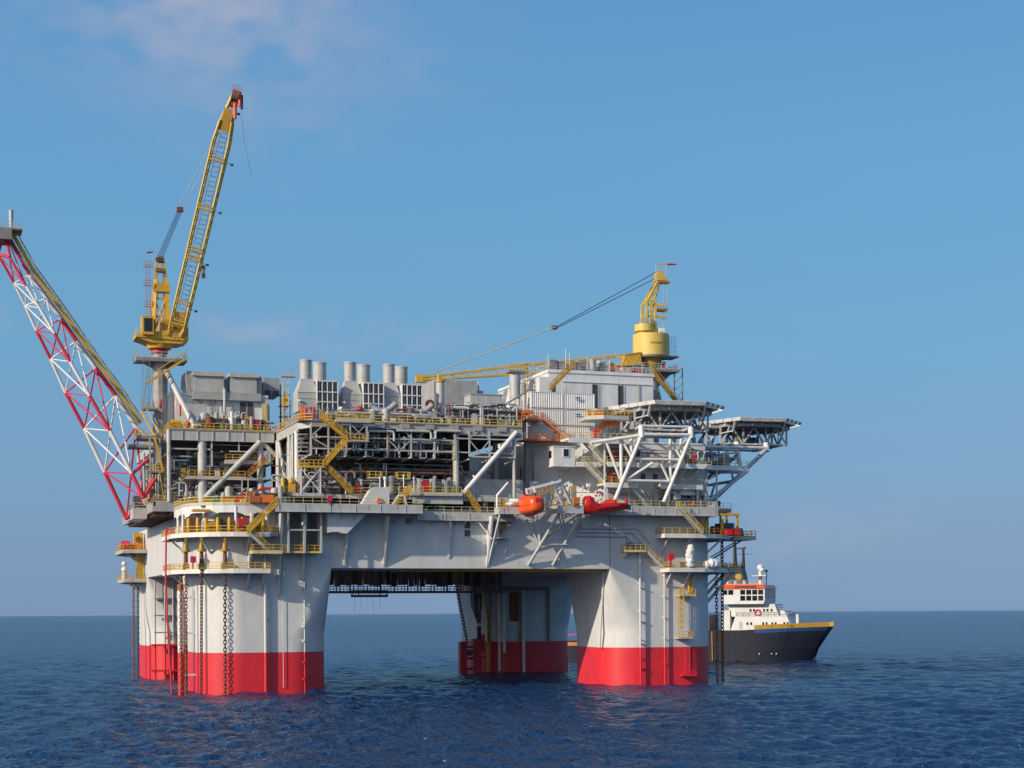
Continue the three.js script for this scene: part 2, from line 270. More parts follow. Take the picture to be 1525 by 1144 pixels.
// pipes along the deck box on the right
for (const [i, y] of [[0, 28.2], [1, 27.5], [2, 26.8]]) part(hull, 'face_pipe', 'steelL', (m) => m.pipe([[56.2 - i * .5, 29.2, 11.3], [56.2 - i * .5, y, 11.3], [67.2 - i * 1.1, y, 11.3], [69.6 - i * 1.1, y - 2.6, 11.3]], .11));
// small openings in the face
for (const y of [26.6, 28]) part(hull, 'vent_opening', 'dark', (m) => m.box(34.6, 35.6, y, y + 1.1, 11.0, 11.05));
part(hull, 'access_hatch', 'steelM', (m) => m.box(24, 25.2, 28.6, 29.6, 11.0, 11.12));
// riser bay on the far right column
part(hull, 'riser_bay_frame', 'steelM', (m) => { for (const x of [63.2, 70.2, 76.9]) m.box(x - .2, x + .2, 7, 18.5, -61.78, -61.2); m.box(63, 77, 18.2, 19, -61.78, -60.9); });
for (const [x, y0, r] of [[65.2, .5, .25], [66.4, 4.5, .28], [70.9, -1, .34]]) part(hull, 'riser_pipe', 'white', (m) => m.cyl(V(x, y0, -61.2), V(x, 18.2, -61.2), r, r, 10));
part(hull, 'riser_gate', 'white', (m) => { for (const y of [8.6, 10.9]) m.box(69, 70.6, y, y + .25, -61.75, -61.5); m.box(69.9, 70.2, 8.6, 11, -61.75, -61.55); });
part(hull, 'riser_gate', 'band', (m) => { for (const y of [2.9, 5.4]) m.box(69, 70.6, y, y + .25, -61.75, -61.5); m.box(68.9, 69.2, 2.9, 5.6, -61.75, -61.55); });
part(hull, 'draft_board', 'yellow', (m) => { m.box(62.6, 63.2, -1, 11, -62.05, -61.7); m.bar([62.9, 11, -61.75], [61.6, 20.9, -61.4], .5, .2); });
part(hull, 'worn_panel', 'rust', (m) => m.box(67.8, 69.8, 11.4, 17.9, -61.78, -61.72));

// mooring fairlead on the far right column
const fair = thing('fairlead_frame', 'red fairlead frame standing in the water beside the far right column', 'fairlead');
part(fair, 'post', 'red', (m) => m.box(56.0, 57.5, -1, 7, -62, -60.4)); part(fair, 'post', 'red', (m) => m.box(59, 60.9, -1, 7.6, -62.4, -60.6));
for (const y of [.8, 3.1, 5.6]) part(fair, 'cross_beam', 'red', (m) => m.box(57.5, 59, y, y + .5, -61.8, -60.8));
part(fair, 'guide_wheel', 'dark', (m) => m.cyl(V(58.2, 4.6, -61.6), V(58.2, 4.6, -60.7), .7, .7, 14));
part(fair, 'guide_arm', 'red', (m) => { m.box(61, 61.7, 5, 8.6, -61.6, -60.8); m.box(60.9, 62, 3.4, 3.9, -61.6, -60.8); });
const umb = thing('umbilical_bundle', 'dark bundle of hanging hoses converging beside the far right column', 'hoses');
{ const r = mulberry(5); for (let i = 0; i < 13; i++) part(umb, 'hose', i % 3 ? 'dark' : 'steelM', (m) => { const x = 58.6 + i * .2; m.pipe([[x - .6 + r() * .4, 19.4, -60.5 + r()], [x + r() * .5 - .2, 15, -60.6], [60.1 + (i % 4) * .22, 11.2, -60.9], [60.1 + (i % 4) * .22, 7.5, -60.9]], .13, 6); }); part(umb, 'clamp', 'white', (m) => m.box(59.8, 61.1, 10.4, 11, -61.2, -60.4)); }

// hanging walkway below the deck
const hw = thing('hanging_walkway', 'brown scaffold walkway slung below the deck between the columns', 'walkway');
part(hw, 'walkway_deck', 'scaffold', (m) => m.box(12, 60, 17.4, 17.7, -44, -41)); 
for (let i = 0; i < 34; i++) part(hw, 'hanger', i % 4 ? 'scaffold' : 'steelL', (m) => m.bar([12.5 + i * 1.42, 17.6, -41.1 - (i % 2) * 2.8], [12.5 + i * 1.42, 22.3, -41.1 - (i % 2) * 2.8], i % 5 ? .14 : .3, .14));
{ const r = mulberry(9); for (let i = 0; i < 40; i++) part(hw, 'screen_panel', ['scaffold', 'steelM', 'scaffold', 'steel', 'under', 'paleyel'][r() * 6 | 0], (m) => m.box(12.2 + i * 1.2, 13.3 + i * 1.2, 19.2 - r() * .35, 21.6 + r() * 1.2, -44.2 - r() * .3, -44)); }
part(hw, 'guard_rail', 'scaffold', (m) => m.rail([[12, 17.7, -41], [60, 17.7, -41]], { w: .1, sp: 1.4 }).rail([[12, 17.7, -44], [60, 17.7, -44]], { w: .1, sp: 1.4 }));
part(hw, 'ceiling_tray', 'scaffold', (m) => { for (let i = 0; i < 5; i++) m.box(9, 61, 22.2 + i * .3, 22.5 + i * .3, -38 - i * 3.4, -36.6 - i * 3.4); });
const cr = thing('hanging_cradle', 'dark maintenance cradle hanging lowest under the scaffold walkway', 'cradle');
part(cr, 'floor', 'dark', (m) => m.box(27, 34.2, 16.6, 16.85, -41.5, -39.5)); part(cr, 'guard_rail', 'dark', (m) => m.rail([[27, 16.85, -39.5], [34.2, 16.85, -39.5], [34.2, 16.85, -41.5], [27, 16.85, -41.5], [27, 16.85, -39.5]], { w: .12, sp: 1 }));
for (const x of [28.4, 32.8]) part(cr, 'hanger', 'dark', (m) => m.bar([x, 16.8, -40.5], [x, 22, -40.8], .12));
for (let i = 0; i < 6; i++) part(cr, 'rope', 'rope', (m) => m.cyl(V(27.5 + i * 1.3, 13.5 + (i % 3), -40.5), V(27.5 + i * 1.3, 16.7, -40.5), .025, .025, 5));
tag(part(scene, 'monorail_beam', 'yellow', (m) => m.ibeam([24, 20.75, 7.5], [63.2, 20.75, 9.4], .6, .4)), 'yellow monorail beam along the underside of the deck box', 'beam');
// ================================================================ MOORING BALCONIES AND CHAINS
const arcPts = (r, n = 8) => Array.from({ length: n + 1 }, (_, i) => { const q = Math.PI / 2 * (1 - i / n); return [r * Math.cos(q), r * Math.sin(q)]; });
function cornerMap(cx, cz, sx, sz) { return ([p, q]) => [cx + sx * (4 + p), cz + sz * (4 + q)]; }
function cornerBand(map, i, o, ex, ez) { const inn = [[-ex, 7 + i], ...arcPts(7 + i), [7 + i, -ez]], out = [[-ex, 7 + o], ...arcPts(7 + o), [7 + o, -ez]]; return [...inn, ...out.reverse()].map(map); }
function cornerPath(map, o, ex, ez, y) { return [[-ex, 7 + o], ...arcPts(7 + o), [7 + o, -ez]].map(map).map(([x, z]) => V(x, y, z)); }
function balcony(label, cx, cz, sx, sz, y, o, ex, ez, fasc = 'white') {
  const t = thing('mooring_balcony', label, 'balcony', undefined, 'balconies around the outer corners of the columns'), map = cornerMap(cx, cz, sx, sz);
  part(t, 'floor', 'grate', (m) => m.prism(cornerBand(map, .02, o - .08, ex, ez), 'y', y - .22, y));
  part(t, 'edge_beam', fasc, (m) => { const P = cornerPath(map, o, ex, ez, y - .32); for (let i = 0; i < P.length - 1; i++) m.bar(P[i], P[i + 1], .16, .7); const [a, b] = [map([-ex, 7]), map([-ex, 7 + o])], [c, d] = [map([7, -ez]), map([7 + o, -ez])]; m.bar([a[0], y - .32, a[1]], [b[0], y - .32, b[1]], .16, .7).bar([c[0], y - .32, c[1]], [d[0], y - .32, d[1]], .16, .7); });
  const inner = map([-ex, 7.2]), innerS = map([7.2, -ez]);
  part(t, 'guard_rail', 'yellow', (m) => m.rail([V(inner[0], y, inner[1]), ...cornerPath(map, o - .1, ex, ez, y), V(innerS[0], y, innerS[1])], { sp: 1.5, w: .1 }));
  for (const [p, q, pe, qe] of [[-ex * .8, 7 + o * .8, -ex * .8, 7.05], [-.5, 7 + o * .85, -.5, 7.05], [(7 + o * .8) * .72, (7 + o * .8) * .72, 5, 5], [7 + o * .8, -ez * .6, 7.05, -ez * .6]]) { const a = map([p, q]), b = map([pe, qe]); part(t, 'knee_brace', 'hull', (m) => m.bar([a[0], y - .4, a[1]], [b[0], y - 3.2, b[1]], .3)); }
  part(t, 'under_pipe', 'steelL', (m) => { for (const k of [.35, .7]) { const P = cornerPath(map, o * k, ex * .9, ez * .9, y - .75); for (let i = 0; i < P.length - 1; i++) m.cyl(P[i], P[i + 1], .09, .09, 6); } });
  return { t, map };
}
const flU = balcony('upper yellow-railed balcony around the near left column under the arched gallery', 0, 0, -1, 1, 26.7, 4, 3.8, 12);
const flL = balcony('lower yellow-railed balcony on the near left column, chains hanging below it', 0, 0, -1, 1, 20.7, 4, 3.8, 10);
const frU = balcony('upper yellow-railed balcony around the near right column with red boxes', COL, 0, 1, 1, 27.2, 4, 6, 8);
const frL = balcony('lower yellow-railed balcony on the near right column with white wrapped bundles', COL, 0, 1, 1, 21.1, 3.6, 5, 6);
const blU = balcony('upper balcony on the far left column with a red reel', 0, -COL, -1, -1, 26.7, 4.8, 2, 14, 'steelL');
const blL = balcony('lower balcony on the far left column beside a white dome', 0, -COL, -1, -1, 20.7, 4.4, 2, 13.5, 'steelL');
// outrigger of the right upper balcony
{ const t = thing('balcony_outrigger', 'grey outrigger landing at the tip of the right upper balcony', 'landing');
  part(t, 'floor', 'steelL', (m) => m.box(88.05, 92.6, 26.6, 27.2, 1, 8)); part(t, 'guard_rail', 'yellow', (m) => m.rail([[88.1, 27.2, 8], [92.5, 27.2, 8], [92.5, 27.2, 1]], { w: .1 })); part(t, 'reel', 'dark', (m) => m.cyl(V(90.2, 28.2, 4), V(91.6, 28.2, 4), .8, .8, 14)); part(t, 'reel_frame', 'steelM', (m) => { for (const x of [90, 91.8]) m.bar([x, 27.2, 3.2], [x, 28.4, 4], .15).bar([x, 27.2, 4.8], [x, 28.4, 4], .15); });
  part(t, 'strut', 'steelL', (m) => m.cyl(V(91, 26.6, 5), V(84.6, 22.6, 4), .16).cyl(V(89, 26.4, 7), V(84.2, 23.4, 6), .12)); }
{ const t = thing('balcony_outrigger', 'small railed landing at the tip of the right lower balcony', 'landing');
  part(t, 'floor', 'steelL', (m) => m.box(87.65, 90.6, 20.6, 21.1, 1, 6)); part(t, 'guard_rail', 'yellow', (m) => m.rail([[87.7, 21.1, 6], [90.5, 21.1, 6], [90.5, 21.1, 1]], { w: .1 }));
  part(t, 'strut', 'hull', (m) => m.cyl(V(89.4, 20.6, 5), V(84, 15, 4.6), .3).cyl(V(89, 20.6, 2), V(83.9, 15, 1.8), .3)); }
// gallery on top of the near left column: arched skirt, deck, chain jacks
{
  const t = thing('arched_gallery', 'white arched gallery with yellow chain jacks on top of the near left column', 'gallery'), map = cornerMap(0, 0, -1, 1);
  part(t, 'gallery_deck', 'steelL', (m) => m.prism(cornerBand(map, -2, 2.2, 4, 9), 'y', 31.0 + .32, 31.65));
  part(t, 'guard_rail', 'yellowP', (m) => m.rail(cornerPath(map, 2.1, 4, 9, 31.65), { w: .09 }));
  part(t, 'skirt', 'white', (m) => { const P = cornerPath(map, 2.15, 4, 9, 0); for (let i = 0; i < P.length - 1; i++) { const a = P[i], b = P[i + 1], n = Math.max(1, Math.round(a.distanceTo(b) / .7)); for (let k = 0; k < n; k++) { const p = a.clone().lerp(b, k / n), q = a.clone().lerp(b, (k + 1) / n), ph = (v) => { const s = (v.x + v.z * .8) * .9; return 30.1 - .9 * Math.max(0, Math.cos(s) - .35); }; const y0 = ph(p), y1 = ph(q); m.hex([V(p.x, y0, p.z), V(q.x, y1, q.z), V(q.x * .985, y1, q.z * .985), V(p.x * .985, y0, p.z * .985)], [V(p.x, 31.3, p.z), V(q.x, 31.3, q.z), V(q.x * .985, 31.3, q.z * .985), V(p.x * .985, 31.3, p.z * .985)]); } } });
  for (const [p, q] of [[-3.6, 9], [1.5, 8.9], [6.3, 6.3], [9, 1], [9, -5]]) { const [x, z] = map([p, q]); part(t, 'pillar', 'white', (m) => m.cyl(V(x, 26.72, z), V(x, 31.2, z), .24, .24, 10)); }
  for (const [p, q] of [[-2.9, 9.6], [-1.5, 9.6], [.6, 9.8], [2.6, 9.2], [4.4, 8.6], [6.2, 7.6], [7.4, 6.6], [8.6, 4.6]]) { const [x, z] = map([p, q]); part(t, 'chain_jack', 'yellow', (m) => m.cyl(V(x, 26.72, z), V(x, 29, z), .3, .3, 10).cyl(V(x, 29, z), V(x, 29.3, z), .3, .12, 10)); }
  for (const [p, q] of [[-2.2, 8.4], [1.6, 8.4], [5.3, 7.2]]) { const [x, z] = map([p, q]); part(t, 'winch', 'yellowD', (m) => m.cyl(V(x - .7, 28, z), V(x + .7, 28, z), .75, .75, 14).box(x - .9, x + .9, 26.72, 27.3, z - .7, z + .7)); }
  part(t, 'sun_roof', 'yellow', (m) => { const [x, z] = map([6.9, 7.9]); m.box(x - 1.6, x + 1.3, 30.2, 30.55, z - .9, z + .9); });
  for (const [p, q, mt] of [[-.6, 8.2, 'brown'], [3.2, 7.9, 'dark'], [7.9, 3, 'brown'], [7.9, 0, 'yellowD']]) { const [x, z] = map([p, q]); part(t, 'drive_unit', mt, (m) => m.box(x - .8, x + .8, 26.72, 29.4, z - .5, z + .5)); }
}
// chain stoppers on the lower balcony
for (const [i, [x, z, ord]] of [[-7.5, 14, 'nearest the stair'], [-11.1, 12.6, 'second from the stair'], [-13.2, 9.4, 'third from the stair']].entries()) {
  const t = thing('chain_stopper', `yellow chain stopper on the lower left balcony, ${ord}`, 'stopper', undefined, 'chain stoppers on the lower left balcony');
  part(t, 'base', 'yellowD', (m) => m.box(x - .5, x + .5, 20.72, 21.6, z - .4, z + .4)); part(t, 'body', 'brown', (m) => m.cyl(V(x, 21.6, z), V(x, 23.6, z), .38, .3, 10)); part(t, 'collar', 'yellow', (m) => m.cyl(V(x, 23.6, z), V(x, 23.95, z), .75, .85, 12)); part(t, 'head', 'yellowD', (m) => m.cyl(V(x, 23.95, z), V(x, 25, z), .45, .3, 10).box(x - .15, x + .15, 25, 26, z - .15, z + .15));
}
function chain(label, x0, y0, z0, x1, y1, z1, mat, s = 1) {
  const m = mb(), a = V(x0, y0, z0), b = V(x1, y1, z1), pitch = .56 * s, n = Math.round(a.distanceTo(b) / pitch), d = V(0, 0, 0).subVectors(b, a).normalize();
  const g = new THREE.TorusGeometry(.27 * s, .085 * s, 6, 10), q0 = new THREE.Quaternion().setFromUnitVectors(V(0, 1, 0), d);
  for (let i = 0; i < n; i++) { const c = a.clone().addScaledVector(d, (i + .5) * pitch), q = q0.clone().multiply(new THREE.Quaternion().setFromAxisAngle(V(0, 1, 0), (i % 2 ? 0 : Math.PI / 2) + .35)); m.geo(g, new THREE.Matrix4().compose(c, q, V(.86, 1.42, 1))); }
  const o = m.build('mooring_chain', mat); return tag(o, label, 'chain', 'mooring chains hanging from the columns');
}
chain('rusty mooring chain in front of the near left column, closest to its middle', -7.5, 20.5, 14, -7.6, -1.5, 14, 'chain', 1.08);
chain('rusty mooring chain second from the middle on the near left column', -11.1, 20.5, 12.6, -11.3, -1.5, 12.7, 'chain');
chain('rusty mooring chain on the left corner of the near left column', -13.2, 20.5, 9.4, -13.3, -1.5, 9.5, 'rust');
chain('rusty mooring chain beside the worn fender pipe, leftmost on the near left column', -13.7, 20.5, 7, -13.8, -1.5, 7, 'rust');
chain('rusty mooring chain at the left edge of the far left column, outermost', -13.6, 20.3, -64, -13.7, -1.5, -64, 'rust', 1.05);
chain('rusty mooring chain tight against the left edge of the far left column', -12.4, 20.3, -66.5, -12.4, -1.5, -66.5, 'chain', 1.0);
chain('rusty mooring chain close against the right edge of the near right column', 85.6, 20.9, 5.4, 85.7, -1.5, 5.5, 'rust', 1.15);
chain('rusty mooring chain hanging free right of the near right column', 88.4, 27, 2.2, 88.3, -1.5, 2.4, 'rust', 1.25);
chain('black mooring chain left of the far right column leading to the red fairlead', 55.2, 20.5, -61, 57.8, 6.8, -61.2, 'rope', 1.25);
// fender pipe and red hose by the near left column
{ const t = thing('fender_pipe', 'white fender pipe with rusty cap in the gap left of the near left column', 'pipe'); part(t, 'pipe', 'white', (m) => m.cyl(V(-13.4, BANDY, 4.2), V(-13.4, 17.4, 4.2), .5, .5, 12)); part(t, 'painted_foot', 'band', (m) => m.cyl(V(-13.4, -1.5, 4.2), V(-13.4, BANDY, 4.2), .5, .5, 12)); part(t, 'cap', 'rust', (m) => m.cyl(V(-13.4, 17.4, 4.2), V(-13.4, 18.4, 4.2), .6, .5, 12)); part(t, 'bracket', 'hull', (m) => { for (const y of [3, 10, 16]) m.box(-12.9, -10.5, y, y + .3, 4.05, 4.35); }); }
{ const t = thing('red_hose', 'long red hose hanging from the left balcony down to the sea', 'hose'); part(t, 'hose', 'pink', (m) => m.pipe([[-14.6, 26.8, 6.4], [-15.4, 27.9, 4.8], [-15.6, 27.2, 3.4], [-15.7, 20, 3.2], [-15.4, 10, 3.4], [-14.8, -1, 3.8]], .16)); }
// BL column pipes
{ const t = thing('caisson_pipes', 'pair of grey caisson pipes clamped to the far left column', 'pipes'); for (const x of [-9.6, -7.6, -5.9]) part(t, 'pipe', 'steelL', (m) => m.cyl(V(x, BANDY, -61), V(x, 20.4, -61), .17, .17, 8)); for (const x of [-9.6, -7.6, -5.9]) part(t, 'painted_foot', 'band', (m) => m.cyl(V(x, -1.5, -61), V(x, BANDY, -61), .2, .2, 8)); part(t, 'clamp', 'steelM', (m) => { for (const y of [9.5, 13, 16.5]) m.box(-9.8, -5.7, y, y + .25, -61.7, -60.9); }); part(t, 'guard_frame', 'band', (m) => { m.box(-10.4, -5, 6.9, 7.25, -61.7, -60.3); m.box(-10.4, -5, 1.6, 1.95, -61.7, -60.3); }); }
{ const t = thing('antenna_dome', 'stack of white domes at the edge of the far left balcony', 'dome'); part(t, 'dome', 'white', (m) => m.sph([-15.2, 23.9, -66], .55, 12)); part(t, 'dome', 'white', (m) => m.sph([-15.2, 22.7, -66], .65, 12)); part(t, 'base', 'steelL', (m) => m.cyl(V(-15.2, 20.72, -66), V(-15.2, 22.4, -66), .6, .45, 12)); }
{ const t = thing('hose_reel', 'red hose reel on the upper balcony of the far left column', 'reel'); part(t, 'drum', 'pink', (m) => m.cyl(V(-15.8, 27.7, -65.4), V(-14.2, 27.7, -65), .95, .95, 16)); part(t, 'frame', 'orange', (m) => m.box(-14, -11.9, 26.75, 28, -66, -64.6)); }
{ const t = thing('chain_jack_housing', 'yellow chain jack housing on the upper balcony of the far left column', 'jack'); part(t, 'housing', 'yellow', (m) => m.box(-13.2, -11.3, 26.75, 30.4, -67.6, -66.2)); part(t, 'motor', 'brown', (m) => m.cyl(V(-12.3, 29, -66.2), V(-12.3, 29, -65.6), .6, .6, 12)); part(t, 'support', 'yellowD', (m) => m.box(-12.6, -11.2, 20.8, 26.4, -67.4, -66.4)); }
const lumpRnd = mulberry(303);
function lump(m, x, y, z, r) { const g = new THREE.IcosahedronGeometry(r, 2), P = g.attributes.position, k = lumpRnd() * 50; for (let i = 0; i < P.count; i++) { const f = .8 + .4 * vnoise(P.getX(i) / r * 1.6 + 20 + k, P.getY(i) / r * 1.6 + P.getZ(i) / r * 1.9 + 20, 4096, 3); P.setXYZ(i, x + P.getX(i) * f, y + P.getY(i) * f, z + P.getZ(i) * f); } g.computeVertexNormals(); m.geo(g); }
// things on the right balconies
{ const t = thing('mooring_winch', 'yellow mooring winch under the gantry on the right upper balcony', 'winch'); part(t, 'drum', 'brown', (m) => m.cyl(V(81.6, 28.2, 11.6), V(83, 28.2, 11.6), .7, .7, 16)); for (const x of [79.4, 80.4, 83.6]) part(t, 'chain_jack', 'yellow', (m) => m.cyl(V(x, 27.22, 12), V(x, 30.2, 12), .34, .3, 10)); part(t, 'drive', 'dark', (m) => m.box(84.8, 87, 27.22, 29.6, 6.5, 10)); }
{ const t = thing('lifting_gantry', 'yellow lifting gantry standing on the right upper balcony', 'gantry'); part(t, 'beam', 'yellow', (m) => m.box(82.6, 88.2, 30.9, 31.4, 9.4, 10)); for (const x of [85.7, 87.9]) part(t, 'post', 'yellow', (m) => m.box(x - .16, x + .16, 27.22, 30.9, 9.5, 9.9)); part(t, 'roof', 'steelM', (m) => m.box(82, 87, 31.6, 32.2, 5, 9)); part(t, 'guard_rail', 'steelL', (m) => m.rail([[82, 32.2, 9], [87, 32.2, 9]], { w: .06 })); part(t, 'roof_post', 'steelM', (m) => m.box(82.2, 82.5, 27.22, 31.6, 8.4, 8.7).box(86.4, 86.7, 27.22, 31.6, 5.2, 5.5)); }
for (const [i, x] of [83.4, 84.9].entries()) { const t = thing('red_box', i ? 'right one of the two red boxes on the right upper balcony' : 'left one of the two red boxes on the right upper balcony', 'box', undefined, 'red boxes on the right balcony'); part(t, 'case', 'rescue', (m) => m.box(x, x + 1.2, 27.22, 28.1, 13.4, 14.4)); part(t, 'lid', 'rescue', (m) => m.box(x - .06, x + 1.26, 28.1, 28.25, 13.34, 14.46)); }
{ const t = thing('wrapped_bundle', 'tall white wrapped bundle standing at the edge of the right lower balcony', 'bundle'); part(t, 'roll', 'white', (m) => { for (const [x, y, r] of [[76, 21.8, .8], [76.15, 22.6, .74], [76, 23.4, .78], [76.2, 24.2, .76], [76.3, 24.9, .62]]) lump(m, x, y, 14.1, r); }); }
{ const t = thing('wrapped_bundle', 'low wide white wrapped bundle on the right lower balcony', 'bundle'); part(t, 'roll', 'white', (m) => { for (const [x, y, r] of [[79.6, 21.8, .75], [80.4, 22, .9], [81.1, 22, .85], [81.7, 21.7, .6]]) lump(m, x, y, 13.9, r); }); }
tag(part(scene, 'signal_box', 'red', (m) => m.box(72.5, 73.6, 22.7, 23.8, 12.2, 12.9).box(72.9, 73.2, 21.1, 22.7, 12.4, 12.7)), 'red signal box on a post at the left end of the right lower balcony', 'box');
tag(part(scene, 'signal_box', 'red', (m) => m.box(-5.4, -4.4, 27.8, 29, 14.2, 14.9).box(-5, -4.8, 26.72, 27.8, 14.4, 14.6)), 'red signal box beside the stair on the upper left balcony', 'box');
tag(part(scene, 'signal_box', 'pink', (m) => m.box(-13, -12.1, 21.8, 22.8, 13, 13.6).box(-12.7, -12.5, 20.72, 21.8, 13.2, 13.4)), 'pink signal box between the chain stoppers on the lower left balcony', 'box');
// work platform on the right column face, ladder with cage
{ const t = thing('face_platform', 'small railed platform on the deck box above the right column', 'platform'); part(t, 'floor', 'paleyel', (m) => m.box(64, 68, 24, 24.25, 11.02, 13)); part(t, 'guard_rail', 'yellowP', (m) => m.rail([[64, 24.25, 11.1], [64, 24.25, 12.9], [68, 24.25, 12.9]], { w: .07, sp: 1 })); part(t, 'equipment', 'steelM', (m) => m.box(65, 65.8, 24.25, 25.8, 11.3, 12).box(66.4, 67.6, 24.25, 25.6, 11.3, 12.2)); part(t, 'mast', 'dark', (m) => m.cyl(V(64.6, 24.25, 12), V(64.6, 27.6, 12), .05, .05, 6)); for (const x of [64.4, 67.4]) part(t, 'knee_brace', 'hull', (m) => m.prism([[11.02, 23.95], [12.9, 23.95], [11.02, 22.8]], 'x', x, x + .12)); }
{ const t = thing('caged_ladder', 'yellow caged ladder on the near right column with landings', 'ladder'); part(t, 'upper_ladder', 'yellow', (m) => m.ladder([77.1, 16.5, 12.1], [77.1, 22.1, 12.1], [1, 0, 0], .7).box(76.7, 76.9, 16.5, 21, 11.9, 12.4).box(77.3, 77.5, 16.5, 21, 11.9, 12.4)); part(t, 'lower_ladder', 'yellow', (m) => { m.ladder([75, 8.8, 12.2], [75, 17.6, 12.2], [1, 0, 0], .8); for (let y = 10.5; y < 17.6; y += 1.1) m.box(74.5, 75.5, y, y + .1, 12.2, 12.9); m.bar([74.6, 10.4, 12.9], [74.6, 17.6, 12.9], .14).bar([75.4, 10.4, 12.9], [75.4, 17.6, 12.9], .14); });
  for (const [x0, x1, y] of [[74.6, 77.8, 16.3], [74.4, 77.2, 8.6]]) { part(t, 'landing', 'steelL', (m) => m.box(x0, x1, y - .2, y, 10.9, 13)); part(t, 'guard_rail', 'yellow', (m) => m.rail([[x0, y, 12.9], [x1, y, 12.9], [x1, y, 11.2]], { w: .09, sp: 1 })); } part(t, 'lower_guide', 'steelL', (m) => { m.cyl(V(76.3, BANDY, 11.5), V(76.3, 8.4, 11.5), .07).cyl(V(77.2, BANDY, 11.5), V(77.2, 16, 11.5), .07); }); part(t, 'boat_step', 'band', (m) => { m.box(75.4, 78.2, 1.6, 1.8, 10.95, 12.2); m.rail([[75.4, 1.8, 12.1], [78.2, 1.8, 12.1]], { w: .1, sp: .7, h: .9 }); for (const x of [76.3, 77.2]) m.cyl(V(x, 1.6, 11.5), V(x, BANDY, 11.5), .07); }); }

// ================================================================ STAIRS
function stair(label, a, b, w, mat = 'yellow', strMat = mat, axis = V(0, 0, 1)) {     // a foot, b head, width vector axis*w
  a = v3(a); b = v3(b); const t = thing('stair_flight', label, 'stair', undefined, 'open steel stair flights'), o = axis.clone().multiplyScalar(w / 2), n = Math.max(3, Math.round(Math.abs(b.y - a.y) / .25));
  for (const s of [1, -1]) { const p = a.clone().addScaledVector(o, s), q = b.clone().addScaledVector(o, s); part(t, 'stringer', strMat, (m) => m.bar(p, q, .09, .34)); part(t, 'handrail', mat, (m) => { const u = V(0, 1.05, 0), h = V(0, .55, 0); m.bar(p.clone().add(u), q.clone().add(u), .1).bar(p.clone().add(h), q.clone().add(h), .085); for (let k = 0; k <= 4; k++) { const c = p.clone().lerp(q, k / 4); m.bar(c, c.clone().add(u), .09); } }); }
  part(t, 'treads', mat, (m) => { for (let i = 1; i < n; i++) { const c = a.clone().lerp(b, i / n); m.bar(c.clone().sub(o), c.clone().add(o), .26, .045); } });
  return t;
}
stair('yellow stair from the left balcony up to the front walkway', [-4, 26.7, 15.9], [.9, 31.5, 15.9], 1);
stair('grey and yellow stair below the left balcony down to the small landing', [-.4, 23.6, 15.6], [-4, 26.7, 15.6], 1, 'yellowD', 'steelL');
stair('upper yellow stair of the zigzag tower on the process module front', [13.6, 42.7, 12.4], [8.9, 46.4, 12.4], 1.1);
stair('middle yellow stair of the zigzag tower on the process module front', [9.4, 38, 12.4], [13.6, 42.6, 12.4], 1.1);
stair('lower yellow stair of the zigzag tower behind its lattice legs', [14.2, 33.6, 12.2], [9.6, 37.9, 12.2], 1.1, 'yellow', 'yellowD');
stair('short yellow stair from the front walkway up to the process deck', [21.2, 31.4, 14.2], [24, 34.2, 14.2], 1.1);
stair('yellow stair going down under the tube brace foot', [37, 30.6, 12.1], [34.6, 33.8, 12.1], 1, 'yellow', 'yellowD');
stair('orange-yellow stair inside the open left module', [.5, 37.9, -9], [4.1, 41, -9], 1.1, 'orangeD', 'yellowD');
stair('short yellow stair on the left module roof deck', [2.9, 46.1, -12], [.6, 48.2, -12], .9);
stair('orange stair at the left edge of the container stack', [56, 44.2, 6], [51, 48, 6], 1, 'orangeD', 'orange');
stair('bright orange stair right of the containers up to the helideck bridge', [60.2, 44.6, 7], [63.6, 48.2, 7], 1, 'orange', 'orange');
stair('white upper stair with pale yellow rails on the quarters front', [60.4, 40, 11.2], [56.6, 43.9, 11.2], 1, 'paleyel', 'white');
stair('white lower stair with pale yellow rails on the quarters front', [60.6, 36.4, 11.2], [56.8, 40, 11.2], 1, 'paleyel', 'white');
stair('white stair on the quarters front behind the red rescue boat', [69.8, 32.2, 10.6], [65.6, 36.2, 10.6], 1, 'paleyel', 'white');
stair('grey stair from the main deck down to the right upper balcony', [78, 27.3, 15.2], [73.4, 32, 15.2], 1, 'yellowP', 'steelL');
stair('pale yellow stair from the face platform down to the right lower balcony', [71.6, 21.2, 12.3], [68.1, 24.3, 12.3], .9, 'yellowP', 'hull');
stair('yellow stair on the quarters roof above the containers', [55.5, 54.6, -2], [60.2, 59.2, -2], .9, 'yellowD', 'yellowD');
stair('brown shaded stair under the small davit landing', [40.2, 26.4, 12], [43.2, 29.6, 12], .8, 'yellowD', 'steelM');
